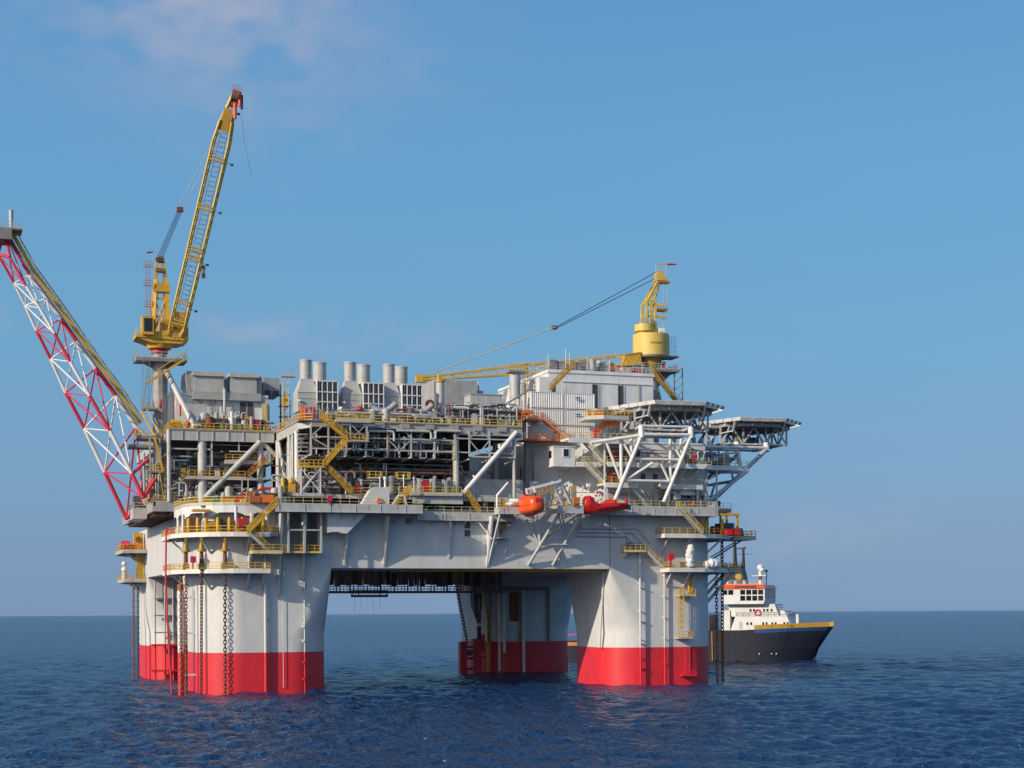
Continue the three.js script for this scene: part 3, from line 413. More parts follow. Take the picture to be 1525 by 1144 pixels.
// ================================================================ LOWER WALKWAYS
function walkway(label, x0, x1, z0, z1, y, edge, o = {}) {
  const t = thing(o.name || 'walkway', label, 'walkway');
  part(t, 'floor', 'grate', (m) => m.box(x0, x1, y - .15, y, z0, z1 - .12));
  part(t, 'edge_beam', edge, (m) => { m.box(x0, x1, y - (o.d || 1.1), y + .12, z1 - .12, z1); m.box(x0, x1, y - (o.d || 1.1), y - (o.d || 1.1) + .06, z1, z1 + .16); if (o.left) m.box(x0 - .12, x0, y - (o.d || 1.1), y + .12, z0, z1); if (o.right) m.box(x1, x1 + .12, y - (o.d || 1.1), y + .12, z0, z1); });
  for (let x = x0 + .6; x < x1; x += 4.3) part(t, 'stiffener', edge, (m) => m.box(x, x + .05, y - (o.d || 1.1) + .06, y + .02, z1, z1 + .09));
  if (o.rail) part(t, 'guard_rail', o.rail, (m) => m.rail([...(o.left ? [V(x0, y, z0)] : []), V(x0, y, z1 - .06), V(x1, y, z1 - .06), ...(o.right ? [V(x1, y, z0)] : [])], { w: o.w || .075 }));
  return t;
}
walkway('grey front walkway above the skirt panel on the deck box', .4, 25.4, 11.02, 16.4, 31.4, 'steelL', { rail: 'paleyel', d: 1.3, right: true });
walkway('narrow grey walkway along the middle of the deck box', 25.7, 43, 11.02, 12.7, 30.5, 'steelL', { rail: 'paleyel', d: 1.3 });
walkway('grey walkway in front of the quarters beside the rescue boat', 55.4, 81.4, 11.02, 14.6, 32, 'steelL', { rail: 'paleyel', d: 1.5, right: true });
walkway('small grey landing left of the lifeboat', 39.6, 43.6, 12.72, 15.4, 31.4, 'steelL', { rail: 'paleyel', right: true, d: 1.1, left: true });
walkway('grey boat landing between the lifeboat and the rescue boat', 49.7, 54.4, 13, 17.2, 31.7, 'steelL', { rail: 'paleyel', d: 1.2, left: true });
walkway('small railed platform below the open steel frame stair', -3.2, 1.6, 12, 16.4, 23.6, 'paleyel', { rail: 'yellow', d: .4, left: true });
walkway('little railed platform behind the left stair', -2.8, 1.2, 11.05, 14, 26.7, 'steelL', { rail: 'yellow', d: .5, right: true });
{ const t = thing('open_frame', 'open steel frame with railed floor in front of the dark recess', 'frame');
  for (const x of [2.9, 5.6, 8.4]) part(t, 'post', 'steelL', (m) => m.box(x - .16, x + .16, 23.4, 30.05, 14.5, 14.8)); part(t, 'beam', 'steelL', (m) => m.box(3.06, 8.24, 27.1, 27.35, 14.55, 14.75)); part(t, 'floor', 'paleyel', (m) => m.box(2.6, 8.6, 23.4, 23.6, 11.02, 14.48)); part(t, 'guard_rail', 'yellow', (m) => m.rail([[1.6, 23.6, 14.4], [8.5, 23.6, 14.4], [8.5, 23.6, 11.2]], { w: .1, sp: 1.1 })); part(t, 'hanger', 'steelL', (m) => m.bar([2.6, 23.4, 13], [2.6, 16, 11.3], .08)); part(t, 'brace', 'steelM', (m) => m.bar([6.4, 27.3, 12.2], [7, 30, 12.6], .25)); }
{ const t = thing('skirt_panel', 'large pale skirt panel hanging below the front walkway', 'panel');
  part(t, 'panel', 'hull', (m) => m.prism([[9.5, 30.08], [16.3, 30.08], [12.8, 26.7], [12, 26.75], [11.2, 27], [10.4, 26.95], [9.5, 26.8]], 'z', 11.05, 14.7)); part(t, 'stiffener', 'steelL', (m) => { for (const x of [11.6, 13.7]) m.prism([[x, 30.05], [x + .1, 29], [x + .3, 30.05]], 'z', 14.72, 15.05); }); }
{ const t = thing('storm_cover', 'pale sloped cover with a red lifebuoy above the front walkway', 'cover'); part(t, 'shell', 'hull', (m) => m.prism([[15.4, 31.45], [20.3, 31.45], [20.3, 34.6], [17.9, 34.6], [17, 34.1]], 'z', 12.2, 14.2)); part(t, 'vent_pipe', 'white', (m) => m.cyl(V(19.9, 34.6, 13), V(19.9, 36.2, 13), .2, .2, 8).cyl(V(19.9, 36, 13), V(19.9, 36.5, 13), .32, .32, 8)); }
const buoy = (label, x, y, z) => { const t = thing('lifebuoy', label, 'lifebuoy', undefined, 'lifebuoys on the front walkway'); part(t, 'ring', 'orange', (m) => m.geo(new THREE.TorusGeometry(.42, .13, 8, 16), new THREE.Matrix4().makeTranslation(x, y, z))); part(t, 'cross_strap', 'red', (m) => m.box(x - .05, x + .05, y - .4, y + .4, z - .05, z + .05)); };
buoy('orange lifebuoy hung on the pale sloped cover', 18.4, 32.3, 14.45); buoy('orange lifebuoy behind the white slanted post', 22.3, 32.6, 14.6);
tag(part(scene, 'slanted_post', 'white', (m) => m.bar([19.6, 30.2, 15.2], [21.6, 33.2, 15.2], .3).bar([21.6, 33.2, 15.2], [22.6, 33.2, 15.2], .3).bar([22.6, 33.2, 15.2], [23.4, 30.2, 15.2], .25)), 'white slanted post frame at the right end of the front walkway', 'post');
tag(part(scene, 'alarm_box', 'pink', (m) => m.box(9.1, 9.9, 32, 32.9, 16.42, 16.7).box(9.4, 9.6, 31.4, 32, 16.4, 16.6)), 'pink alarm box on the front walkway rail', 'box');

// ================================================================ CLUTTER: pipes and equipment bolted inside a module
const PM = ['steel', 'steelL', 'steelM', 'pipeL', 'steel', 'steelM', 'dark', 'steelL', 'white', 'brown', 'steelM', 'steel'];
function clutter(t, seed, [x0, x1], [y0, y1], [z0, z1], o) {
  const r = mulberry(seed), R = (a, b) => a + (b - a) * r(), pick = () => PM[r() * PM.length | 0];
  for (let i = 0; i < (o.runs || 0); i++) { const y = R(y0 + (y1 - y0) * .25, y1 - .2), z = R(z0, z1), a = R(x0, x1 - 3), b = Math.min(x1, a + R(3, x1 - x0)); part(t, 'pipe', pick(), (m) => { const rr = R(.06, .26); r() < .5 ? m.pipe([[a, y, z], [b, y, z], [b, Math.max(y0, y - R(1, 4)), z]], rr, 7) : m.pipe([[a, Math.max(y0, y - R(.6, 3)), z], [a, y, z], [b, y, z]], rr, 7); }); }
  for (let i = 0; i < (o.risers || 0); i++) { const x = R(x0, x1), z = R(z0, z1), a = R(y0, y0 + (y1 - y0) * .3), b = R(y0 + (y1 - y0) * .5, y1); part(t, 'riser', pick(), (m) => { const rr = R(.06, .2); r() < .4 ? m.pipe([[x, a, z], [x, b, z], [x + R(-2, 2), b, z]], rr, 7) : m.cyl(V(x, a, z), V(x, b, z), rr, rr, 7); if (r() < .5) { const y = R(a, b); m.cyl(V(x, y, z), V(x, y + .16, z), rr * 1.9, rr * 1.9, 8); } }); }
  for (let i = 0; i < (o.vessels || 0); i++) { const L = R(1.2, 3), rr = R(.4, .8), x = R(x0 + 1, x1 - L - 1), z = R(z0, z1), y = y0 + rr + .5; part(t, 'vessel', pick(), (m) => { m.caps([x, y, z], [x + L, y, z], rr, 12); for (const k of [.2, .8]) m.box(x + L * k - .12, x + L * k + .12, y0, y, z - rr * .7, z + rr * .7); m.cyl(V(x + L * .5, y + rr * .9, z), V(x + L * .5, y + rr + .5, z), .14, .14, 7); }); }
  for (let i = 0; i < (o.tanks || 0); i++) { const h = R(1.6, 3.4), rr = R(.35, .8), x = R(x0 + 1, x1 - 1), z = R(z0, z1); part(t, 'tank', pick(), (m) => m.cyl(V(x, y0, z), V(x, y0 + h, z), rr, rr, 12).sph([x, y0 + h, z], rr * .99, 12, .5)); }
  for (let i = 0; i < (o.boxes || 0); i++) { const w = R(.5, 1.6), h = R(.7, 2.2), d = R(.4, 1.2), x = R(x0, x1 - w), z = R(z0, z1), c = r(); part(t, 'cabinet', c < .06 ? 'red' : c < .12 ? 'orangeD' : c < .17 ? 'yellowD' : pick(), (m) => m.box(x, x + w, y0, y0 + h, z, z - d).box(x + .08, x + w - .08, y0 + .15, y0 + h - .1, z, z + .04)); }
  for (let i = 0; i < (o.trays || 0); i++) { const y = R(y0 + (y1 - y0) * .5, y1), z = R(z0, z1), a = R(x0, x1 - 4), b = Math.min(x1, a + R(4, 14)); part(t, 'cable_tray', 'steel', (m) => { m.box(a, b, y, y + .04, z, z + .5).box(a, b, y, y + .16, z, z + .04).box(a, b, y, y + .16, z + .46, z + .5); for (let x = a + .5; x < b; x += 3) m.box(x, x + .06, y + .04, y1, z + .2, z + .26); }); }
  for (let i = 0; i < (o.lamps || 0); i++) { const x = R(x0, x1), z = R(z0 * .3 + z1 * .7, z1), y = R(y0 + (y1 - y0) * .4, y1 - .5); part(t, 'lamp_housing', 'lamp', (m) => m.box(x, x + .5, y, y + .22, z, z + .22)); }
}

// ================================================================ LEFT MODULE
const lm = thing('compressor_module', 'open steel left module on thick tubular legs behind the arched gallery', 'module');
part(lm, 'lower_deck', 'steel', (m) => { m.box(-16, 5.4, 31.5, 33.2, -10, -10.5); m.box(-16.2, -15.7, 31.5, 33.2, -10, -60); m.box(-15.7, 5.4, 32.9, 33.2, -10.5, -60); });
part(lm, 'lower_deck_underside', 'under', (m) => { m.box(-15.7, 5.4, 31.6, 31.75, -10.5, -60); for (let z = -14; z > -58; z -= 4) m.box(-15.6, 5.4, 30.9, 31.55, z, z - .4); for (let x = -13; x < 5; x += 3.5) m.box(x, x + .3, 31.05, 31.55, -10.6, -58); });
part(lm, 'corner_skid', 'steelL', (m) => { m.box(-18.6, -16.22, 30.6, 32.4, -18, -30); m.rail([[-18.5, 32.4, -30], [-18.5, 32.4, -18], [-16.2, 32.4, -18]], { w: .1 }); });
part(lm, 'skid_engine', 'dark', (m) => { m.cyl(V(-18.2, 33.9, -22), V(-16.9, 33.9, -22), 1.1, 1.1, 14).box(-18.4, -16.6, 32.4, 33.4, -25, -19.5); });
part(lm, 'mid_deck', 'steelL', (m) => { m.box(-10.2, 2.6, 37.25, 37.7, -9.6, -9.9); m.box(-10.2, 5, 37.4, 37.65, -9.9, -30); m.box(-3.4, 5.2, 40.2, 40.75, -10.2, -16); });
part(lm, 'guard_rail', 'yellow', (m) => { m.rail([[-10.1, 37.7, -9.7], [.1, 37.7, -9.7]], { w: .095, sp: 1.3 }); m.rail([[-3.3, 40.75, -10.3], [3.2, 40.75, -10.3]], { w: .095, sp: 1.3 }); m.rail([[3.8, 41, -9.6], [5.2, 41, -9.6]], { w: .095 }); m.rail([[-15.9, 33.2, -60], [-15.9, 33.2, -10.1], [-9, 33.2, -10.1]], { w: .08 }); });
part(lm, 'upper_girder', 'steelL', (m) => { m.ibeam([-13.4, 45.05, -10], [5.4, 45.05, -10], .5, 1.9); m.ibeam([-13.2, 45.05, -10.3], [-13.2, 45.05, -60], .5, 1.9); for (let x = -11; x < 5; x += 2.7) m.box(x, x + .1, 44.2, 45.9, -9.98, -9.78); });
part(lm, 'upper_deck', 'grate', (m) => m.box(-13.4, 5.5, 46, 46.12, -9.75, -60));
part(lm, 'deck_beams', 'steelM', (m) => { for (let z = -14; z > -58; z -= 4) m.ibeam([-13, 45.3, z], [5.4, 45.3, z], .3, 1.2); });
part(lm, 'upper_guard_rail', 'yellow', (m) => m.rail([[-13.3, 46.12, -60], [-13.3, 46.12, -9.85], [5.6, 46.12, -9.85]], { w: .1, sp: 1.6 }));
for (const [x, z, r] of [[-7.4, -10.6, .78], [3, -10.6, .6], [-7.4, -24, .78], [3, -24, .6], [-13, -28, .6], [-13, -46, .6]]) part(lm, 'leg', 'steelL', (m) => { m.cyl(V(x, 33.2, z), V(x, 44.1, z), r, r, 16); m.cyl(V(x, 37.2, z), V(x, 37.6, z), r * 1.2, r * 1.2, 16); });
part(lm, 'corner_post', 'pipeL', (m) => m.cyl(V(-13.3, 33.2, -10.1), V(-13.3, 45.9, -10.1), .36, .36, 12));
part(lm, 'tube_brace', 'pipeL', (m) => m.cyl(V(2.9, 44.2, -10), V(-7, 34, -10), .5, .5, 12)); part(lm, 'tube_brace', 'pipeL', (m) => m.cyl(V(3.2, 44.2, -10.4), V(8, 40, -10.4), .45, .45, 12));
part(lm, 'side_frame', 'steel', (m) => { for (const z of [-16, -22, -34, -40, -52]) m.box(-13.35, -13.05, 33.2, 44.1, z - .15, z + .15); for (const y of [36.4, 39.6, 42.4]) m.box(-13.3, -13.1, y, y + .25, -10.4, -58); for (let z = -16; z > -50; z -= 6) m.bar([-13.2, 39.8, z], [-13.2, 42.4, z - 6], .14); });
part(lm, 'hanging_frame', 'steelL', (m) => m.box(-12.9, -5.6, 42.5, 42.75, -10.15, -10.4).box(-5.9, -5.6, 39.6, 44.1, -10.15, -10.4)); part(lm, 'hanging_frame', 'steelL', (m) => m.box(-2.6, 4.5, 42.3, 42.5, -10.2, -10.4).box(-1, -.8, 42.5, 44.1, -10.2, -10.4)); part(lm, 'hanging_frame', 'steelL', (m) => m.box(-.6, -.4, 34.9, 37.2, -9.5, -9.7).box(.5, .7, 34.9, 37.2, -9.5, -9.7).box(-.6, .7, 34.9, 35.1, -9.5, -9.7));
clutter(lm, 11, [-12.5, 4.5], [33.25, 37.1], [-22, -11.2], { runs: 16, risers: 14, vessels: 4, tanks: 5, boxes: 14, trays: 2, lamps: 2 });
clutter(lm, 12, [-12.5, 4.5], [37.7, 43.9], [-26, -11.5], { runs: 26, risers: 18, vessels: 4, tanks: 3, boxes: 10, trays: 5, lamps: 4 });
clutter(lm, 16, [-12.8, 4.6], [33.25, 36.8], [-11.4, -10.3], { risers: 26, boxes: 16, tanks: 3, lamps: 4 }); clutter(lm, 17, [-15.6, -13.6], [33.25, 44], [-30, -11], { risers: 22, boxes: 8, lamps: 2 }); clutter(lm, 13, [-12.5, 5], [33.25, 43.5], [-45, -27], { runs: 22, risers: 22, vessels: 3, tanks: 6, boxes: 10 });
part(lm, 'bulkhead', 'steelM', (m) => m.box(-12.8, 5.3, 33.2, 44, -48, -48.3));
// roof deck equipment of the left module
const eq = thing('process_skid', 'row of grey valves and drums on the left module roof deck', 'skid');
clutter(eq, 14, [-8, 4.8], [46.15, 48.6], [-15.4, -11], { runs: 24, risers: 40, vessels: 4, tanks: 8, boxes: 30, lamps: 5 });
clutter(eq, 15, [-9, 5.2], [46.15, 47.6], [-11.4, -10.3], { risers: 26, boxes: 16, tanks: 4 });
for (let i = 0; i < 4; i++) { const x = -3.4 + i * 1.15; part(eq, 'cooler_drum', 'steelL', (m) => m.cyl(V(x, 46.15, -12.6), V(x, 48, -12.6), .45, .45, 12).cyl(V(x, 48, -12.6), V(x, 48.6, -12.6), .45, .2, 12).pipe([[x, 48.5, -12.6], [x, 49.6, -12.6], [x + .8, 49.6, -12.6]], .16)); }
for (const x of [-3.9, -.7]) part(eq, 'green_drum', 'green', (m) => m.cyl(V(x, 46.15, -10.6), V(x, 47.4, -10.6), .4, .4, 12));
part(eq, 'grey_cabinet', 'steelL', (m) => m.box(-9.4, -6, 48.2, 51, -13.5, -15).box(-8, -6.2, 46.15, 48.2, -13.6, -15));
{ const t = thing('fire_pump', 'yellow and red pump set at the left corner of the roof deck', 'pump'); part(t, 'body', 'yellowD', (m) => m.box(-12.8, -10.6, 46.15, 47.1, -11, -13)); part(t, 'cover', 'yellow', (m) => m.cyl(V(-12.6, 47.5, -12), V(-10.9, 47.5, -12), .45, .45, 12)); part(t, 'valve', 'red', (m) => m.sph([-9.9, 47, -10.8], .6, 10).cyl(V(-11, 48.6, -12), V(-11, 50.6, -12), .16, .16, 8)); }
// white enclosure
const en = thing('turbine_enclosure', 'white enclosure with grey roof boxes behind the left module roof deck', 'enclosure');
part(en, 'wall', 'white', (m) => { m.box(-11.2, 5.6, 46.15, 53.4, -16.5, -34); m.prism([[-12.6, 46.15], [-11.25, 46.15], [-11.25, 54.4], [-12.2, 53]], 'z', -19, -34); });
for (const [x, w] of [[-7.4, .15], [-3, .15], [1.6, .15]]) part(en, 'wall_seam', 'steelL', (m) => m.box(x, x + w, 46.15, 53.3, -16.4, -16.5));
part(en, 'fascia', 'steel', (m) => m.box(-8.2, 4.2, 52.2, 53.6, -15.6, -16.5));
part(en, 'louvre_door', 'dark', (m) => m.box(.4, 1.5, 48.2, 52, -16.38, -16.5).box(1.75, 2.8, 48.2, 52, -16.38, -16.5));
part(en, 'ladder', 'steelM', (m) => m.ladder([-4.6, 48, -16.3], [-4.6, 52.2, -16.3], [1, 0, 0], 1).ladder([-6.9, 49, -16.3], [-6.9, 52.2, -16.3], [1, 0, 0], .6));
part(en, 'pipe', 'pipeL', (m) => m.pipe([[-2.5, 48.6, -16], [-2.5, 54.2, -15.4], [-2.5, 54.2, -17]], .28));
part(en, 'corner_duct', 'steelL', (m) => m.box(4.3, 5.75, 46.2, 52.6, -15.9, -16.6)); part(en, 'yellow_ladder', 'yellowP', (m) => m.box(4.8, 5.3, 48, 51.8, -15.7, -15.88));
for (const [x0, x1, y0, y1, z] of [[-9.2, -8, 52.8, 57.3, -16.2], [-8, -2.6, 53.65, 56.6, -15.9], [-1.4, 3.4, 53.65, 56.4, -15.9], [3.5, 4.4, 53.65, 56.8, -16.4]]) part(en, 'filter_box', x1 - x0 > 3 ? 'stack' : 'steel', (m) => m.box(x0, x1, y0, y1, z, z - 8));
for (const [x0, x1] of [[-8.3, -2.5], [-1.5, 3.8]]) part(en, 'filter_hood', 'stack', (m) => m.prism([[x0, 56.45], [x1, 56.45], [x1, 57.2], [x0, 57.2]], 'z', -15.5, -24));
part(en, 'vent_box', 'steel', (m) => m.box(5.4, 8.4, 53.9, 57.2, -20, -26)); part(en, 'vent_grille', 'dark', (m) => m.box(5.6, 6.8, 53.95, 54.8, -19.92, -20).box(7.05, 8.3, 53.95, 54.8, -19.92, -20));
for (const [x, h] of [[-11.8, 56.8], [-11, 57.6], [-12.4, 55.8], [9.4, 56.6], [10.1, 55.4]]) part(en, 'vent_pipe', 'pipeL', (m) => m.cyl(V(x, 46.2, -24), V(x, h, -24), .16, .16, 8));
part(en, 'side_stair_tower', 'dark', (m) => { for (let y = 46.4; y < 53; y += 2) m.box(8.2, 10, y + 1.4, y + 1.55, -18, -20).bar([8.2, y, -18], [10, y + 1.5, -18], .12); for (const x of [8.2, 10]) m.box(x - .06, x + .06, 46.2, 53, -18, -18.15); });

// ================================================================ MIDDLE MODULE
const pm = thing('process_module', 'dark open process module with lattice pipe rack under the exhaust stacks', 'module');
part(pm, 'upper_deck', 'grate', (m) => m.box(5.7, 45.4, 45.85, 46, 10.9, -34));
part(pm, 'front_girder', 'steel', (m) => { m.ibeam([7.6, 45.35, 10.6], [33, 45.35, 10.6], .5, .95); m.ibeam([33, 45.05, 10.7], [45.4, 45.05, 10.7], .5, 1.6); for (let x = 10; x < 45; x += 4.4) m.box(x, x + 1.6, 45.0, 45.8, 10.9, 11.1); });
part(pm, 'side_girder', 'steelL', (m) => m.ibeam([5.9, 45.05, 8.6], [5.9, 45.05, -34], .5, 1.7).bar([5.9, 45.05, 8.6], [8, 45.3, 10.6], .4, 1)); part(pm, 'side_girder', 'steelL', (m) => m.ibeam([45.2, 45.05, 10.4], [45.2, 45.05, -34], .5, 1.6));
part(pm, 'deck_beams', 'steelM', (m) => { for (let z = 6; z > -32; z -= 4) m.ibeam([6, 45.2, z], [45, 45.2, z], .3, 1.2); for (let x = 9; x < 45; x += 6) m.ibeam([x, 45, 10], [x, 45, -32], .3, 1.3); });
part(pm, 'upper_guard_rail', 'yellow', (m) => m.rail([[5.8, 46, -10], [5.8, 46, 8.8], [7.8, 46, 10.85]], { w: .1 })); part(pm, 'upper_guard_rail', 'yellowP', (m) => m.rail([[9.6, 46, 10.85], [45.3, 46, 10.85], [45.3, 46, 0]], { w: .1, sp: 1.5 }));
part(pm, 'lower_deck', 'grate', (m) => { m.box(2.8, 45, 33.2, 33.45, 11.2, -34); });
part(pm, 'lower_girder', 'steelL', (m) => { m.ibeam([25, 32.75, 12], [34, 32.75, 12], .5, 1.3); m.box(2.6, 25, 32.8, 33.45, 11.2, 11.4); m.box(34, 45, 32.7, 33.45, 11.2, 11.4); m.box(2.4, 9, 33.0, 33.5, 12.8, 13); m.box(24.6, 33.8, 33.45, 33.9, 11.2, 12.6); });
part(pm, 'skid_base', 'steelM', (m) => { for (const x of [4, 10, 16, 22, 30, 38]) m.box(x, x + .8, 31.32, 33.2, 8, 11.1); });
part(pm, 'lower_guard_rail', 'yellowP', (m) => m.rail([[14.6, 33.45, 11.3], [25, 33.9, 12.5], [33.6, 33.9, 12.5]], { w: .08 })); part(pm, 'lower_guard_rail', 'yellowP', (m) => m.rail([[2.8, 33.45, 6], [2.8, 33.45, 11.3], [4.4, 33.45, 11.3]], { w: .09 }));
// legs and braces
for (const [x, z, r, mt] of [[33.4, 10.2, .5, 'pipeL'], [44, 10.4, .3, 'steelL'], [20.4, 2, .55, 'steel'], [31, 2, .6, 'steel'], [44, 0, .5, 'steelL'], [8.4, -14, .6, 'steel'], [5.9, -8.4, .55, 'pipeL'], [5.9, 1.4, .42, 'pipeL'], [20.4, -16, .6, 'steel'], [33, -16, .6, 'steel']]) part(pm, 'leg', mt, (m) => m.cyl(V(x, 33.45, z), V(x, 44.3, z), r, r, 14));
part(pm, 'tube_brace', 'white', (m) => m.cyl(V(44.3, 45, 10.9), V(34.1, 34, 12), .42, .42, 12)); part(pm, 'tube_brace', 'steel', (m) => m.cyl(V(24.6, 40, 3), V(31, 33.8, 3), .5, .5, 12)); part(pm, 'tube_brace', 'steelM', (m) => m.cyl(V(14, 40, 2), V(19.6, 34, 2), .45, .45, 12));
part(pm, 'side_brace', 'pipeL', (m) => m.cyl(V(5.9, 44, -8), V(6.4, 35, -3.4), .36, .36, 12)); part(pm, 'side_brace', 'pipeL', (m) => m.pipe([[5.9, 44.2, 4.4], [5.8, 39, 3.4], [5.8, 33.6, 3.4]], .33, 10));
part(pm, 'riser_pipe', 'white', (m) => m.cyl(V(5.9, 33.5, 7.4), V(5.9, 44.4, 7.4), .42, .42, 12)); part(pm, 'riser_pipe', 'pipeL', (m) => m.cyl(V(5.6, 34, 5.6), V(5.6, 44, 5.6), .2, .2, 10));
for (let i = 0; i < 8; i++) part(pm, 'side_tray', 'steelL', (m) => m.box(6, 7.4, 38.6 + i * .72, 38.72 + i * .72, 8, 9.6));
// lattice pipe rack along the front
const rackX = [7.6, 10.6, 13.7, 17.1, 20.9, 25.1, 29.3, 33, 35.6, 39.3, 44];
for (const x of rackX) part(pm, 'rack_post', 'steelL', (m) => { m.box(x - .13, x + .13, x > 34 ? 40.5 : 40, 45, 10.75, 11.0); m.bar([x, 40.1, 10.85], [x - 1.1, 39.6, 8.6], .2); });
for (const [a, b, y] of [[7.7, 33, 43.2], [7.7, 33, 41.2], [33.2, 44, 43.6], [33.2, 44, 41.2], [35.6, 39.3, 44.2], [36, 44.1, 40.5]]) part(pm, 'rack_beam', 'steelL', (m) => m.box(a, b, y - .11, y + .11, 10.8, 10.98));
for (const [xa, ya, xb, yb] of [[7.6, 43.3, 9.6, 45], [7.6, 43.1, 10.6, 41.4], [13.7, 45, 15.4, 43.2], [20.9, 43.1, 23, 41.2], [25.1, 43.1, 23, 41.2], [23, 45.6, 25.1, 43.4], [20.9, 43.4, 22, 44.6], [35.6, 43.7, 37.4, 45], [39.3, 43.7, 37.5, 45], [35.6, 43.4, 37.4, 41.3], [39.3, 43.4, 37.5, 41.3], [42.6, 43.4, 44, 40.6]]) part(pm, 'rack_diagonal', 'steelL', (m) => m.bar([xa, ya, 10.9], [xb, yb, 10.9], .16));
for (const [xa, xb] of [[26.6, 27.7], [17, 18.2]]) part(pm, 'pull_box', 'steelL', (m) => { m.box(xa, xa + .1, 40.1, 41.1, 10.9, 11.05).box(xb, xb + .1, 40.1, 41.1, 10.9, 11.05).box(xa, xb, 40, 40.12, 10.9, 11.05); });
for (const [xa, xb, y, dn] of [[17.4, 22, 44.4, 1.6], [22.4, 28.6, 44.6, 1.3], [29.4, 34, 44.8, 1.4]]) part(pm, 'header_pipe', 'pipeL', (m) => m.pipe(xa > 29 ? [[xa, y - dn, 11.2], [xa, y, 11.2], [xb, y, 11.2]] : [[xa, y - (xa < 20 ? dn : 0), 11.2], [xa, y, 11.2], [xb, y, 11.2], [xb, y - dn, 11.2]], .22, 9));
part(pm, 'rack_floor', 'grate', (m) => { m.box(7, 34, 39.9, 40, 10.5, -12); m.box(7, 34, 42.1, 42.2, 9.6, 2); });
for (const x of [17.6, 22.6]) { part(pm, 'gauge_platform', 'steelM', (m) => m.box(x, x + 2.2, 36.2, 36.4, 9.4, 11.4).box(x + .2, x + .4, 33.45, 36.2, 10, 10.2).box(x + 1.8, x + 2, 33.45, 36.2, 10, 10.2)); part(pm, 'gauge_rail', 'yellowP', (m) => m.rail([[x, 36.4, 9.6], [x, 36.4, 11.3], [x + 2.2, 36.4, 11.3], [x + 2.2, 36.4, 9.6]], { w: .09, sp: 1.1 })); }
for (const [x, y] of [[19.4, 36.4], [23.6, 36.8], [25.4, 36.4], [13.4, 36.8], [36.2, 37]]) part(pm, 'vent_post', 'white', (m) => m.cyl(V(x, 33.5, 11.4), V(x, y, 11.4), .1, .1, 8).cyl(V(x, y, 11.4), V(x, y + .2, 11.4), .22, .22, 8));
part(pm, 'switch_cabinet', 'red', (m) => m.box(26.6, 27.9, 34, 36, 11.4, 12.2)); part(pm, 'switch_cabinet', 'steelL', (m) => m.box(28.2, 29, 34, 36.4, 11.4, 12.2).box(26, 26.5, 34, 36.4, 11.4, 12.2)); part(pm, 'switch_cabinet', 'yellow', (m) => m.box(27.95, 28.15, 34, 35.8, 11.4, 12.3)); part(pm, 'switch_cabinet', 'red', (m) => m.box(15.2, 16.2, 33.5, 35.2, 10.4, 11));
part(pm, 'dark_duct', 'dark', (m) => m.cyl(V(19.9, 33.5, 7), V(19.9, 40, 7), .45, .45, 12)); part(pm, 'brown_duct', 'brown', (m) => m.cyl(V(18.2, 33.5, 7), V(18.2, 40, 7), .3, .3, 10)); part(pm, 'grey_tower', 'steel', (m) => m.box(35, 41, 33.5, 38.5, 4.5, 2).box(36, 40.6, 33.5, 36.5, 5.6, 4.5));
part(pm, 'ladder_tower', 'paleyel', (m) => m.ladder([32.8, 34, 11.3], [32.8, 43.2, 11.3], [1, 0, 0], .6));
clutter(pm, 21, [7, 34.5], [40.05, 44.6], [-6, 10], { runs: 60, risers: 46, vessels: 4, boxes: 12, trays: 10 });
clutter(pm, 22, [7, 36], [33.5, 39.6], [0, 9.8], { runs: 34, risers: 44, vessels: 9, tanks: 10, boxes: 34, trays: 6, lamps: 5 });
clutter(pm, 23, [8, 44], [33.5, 39.6], [-16, -1], { runs: 20, risers: 20, vessels: 6, tanks: 8, boxes: 16 });
clutter(pm, 25, [8, 33], [33.5, 36.6], [9.6, 11], { risers: 40, boxes: 26, tanks: 6, runs: 8, lamps: 6 }); clutter(pm, 26, [7.6, 33], [40.1, 44.8], [9.4, 10.6], { risers: 34, runs: 12, lamps: 4 }); clutter(pm, 27, [5.4, 7.2], [33.5, 44], [-7, 8.6], { risers: 26, lamps: 4 }); clutter(pm, 24, [2.8, 13], [33.5, 37], [7, 11], { runs: 8, risers: 14, tanks: 4, boxes: 10, lamps: 1 });
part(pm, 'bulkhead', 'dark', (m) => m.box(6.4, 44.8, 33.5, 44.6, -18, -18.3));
part(pm, 'pressure_drum', 'orange', (m) => m.sph([5, 34.6, 11.5], .55, 12));
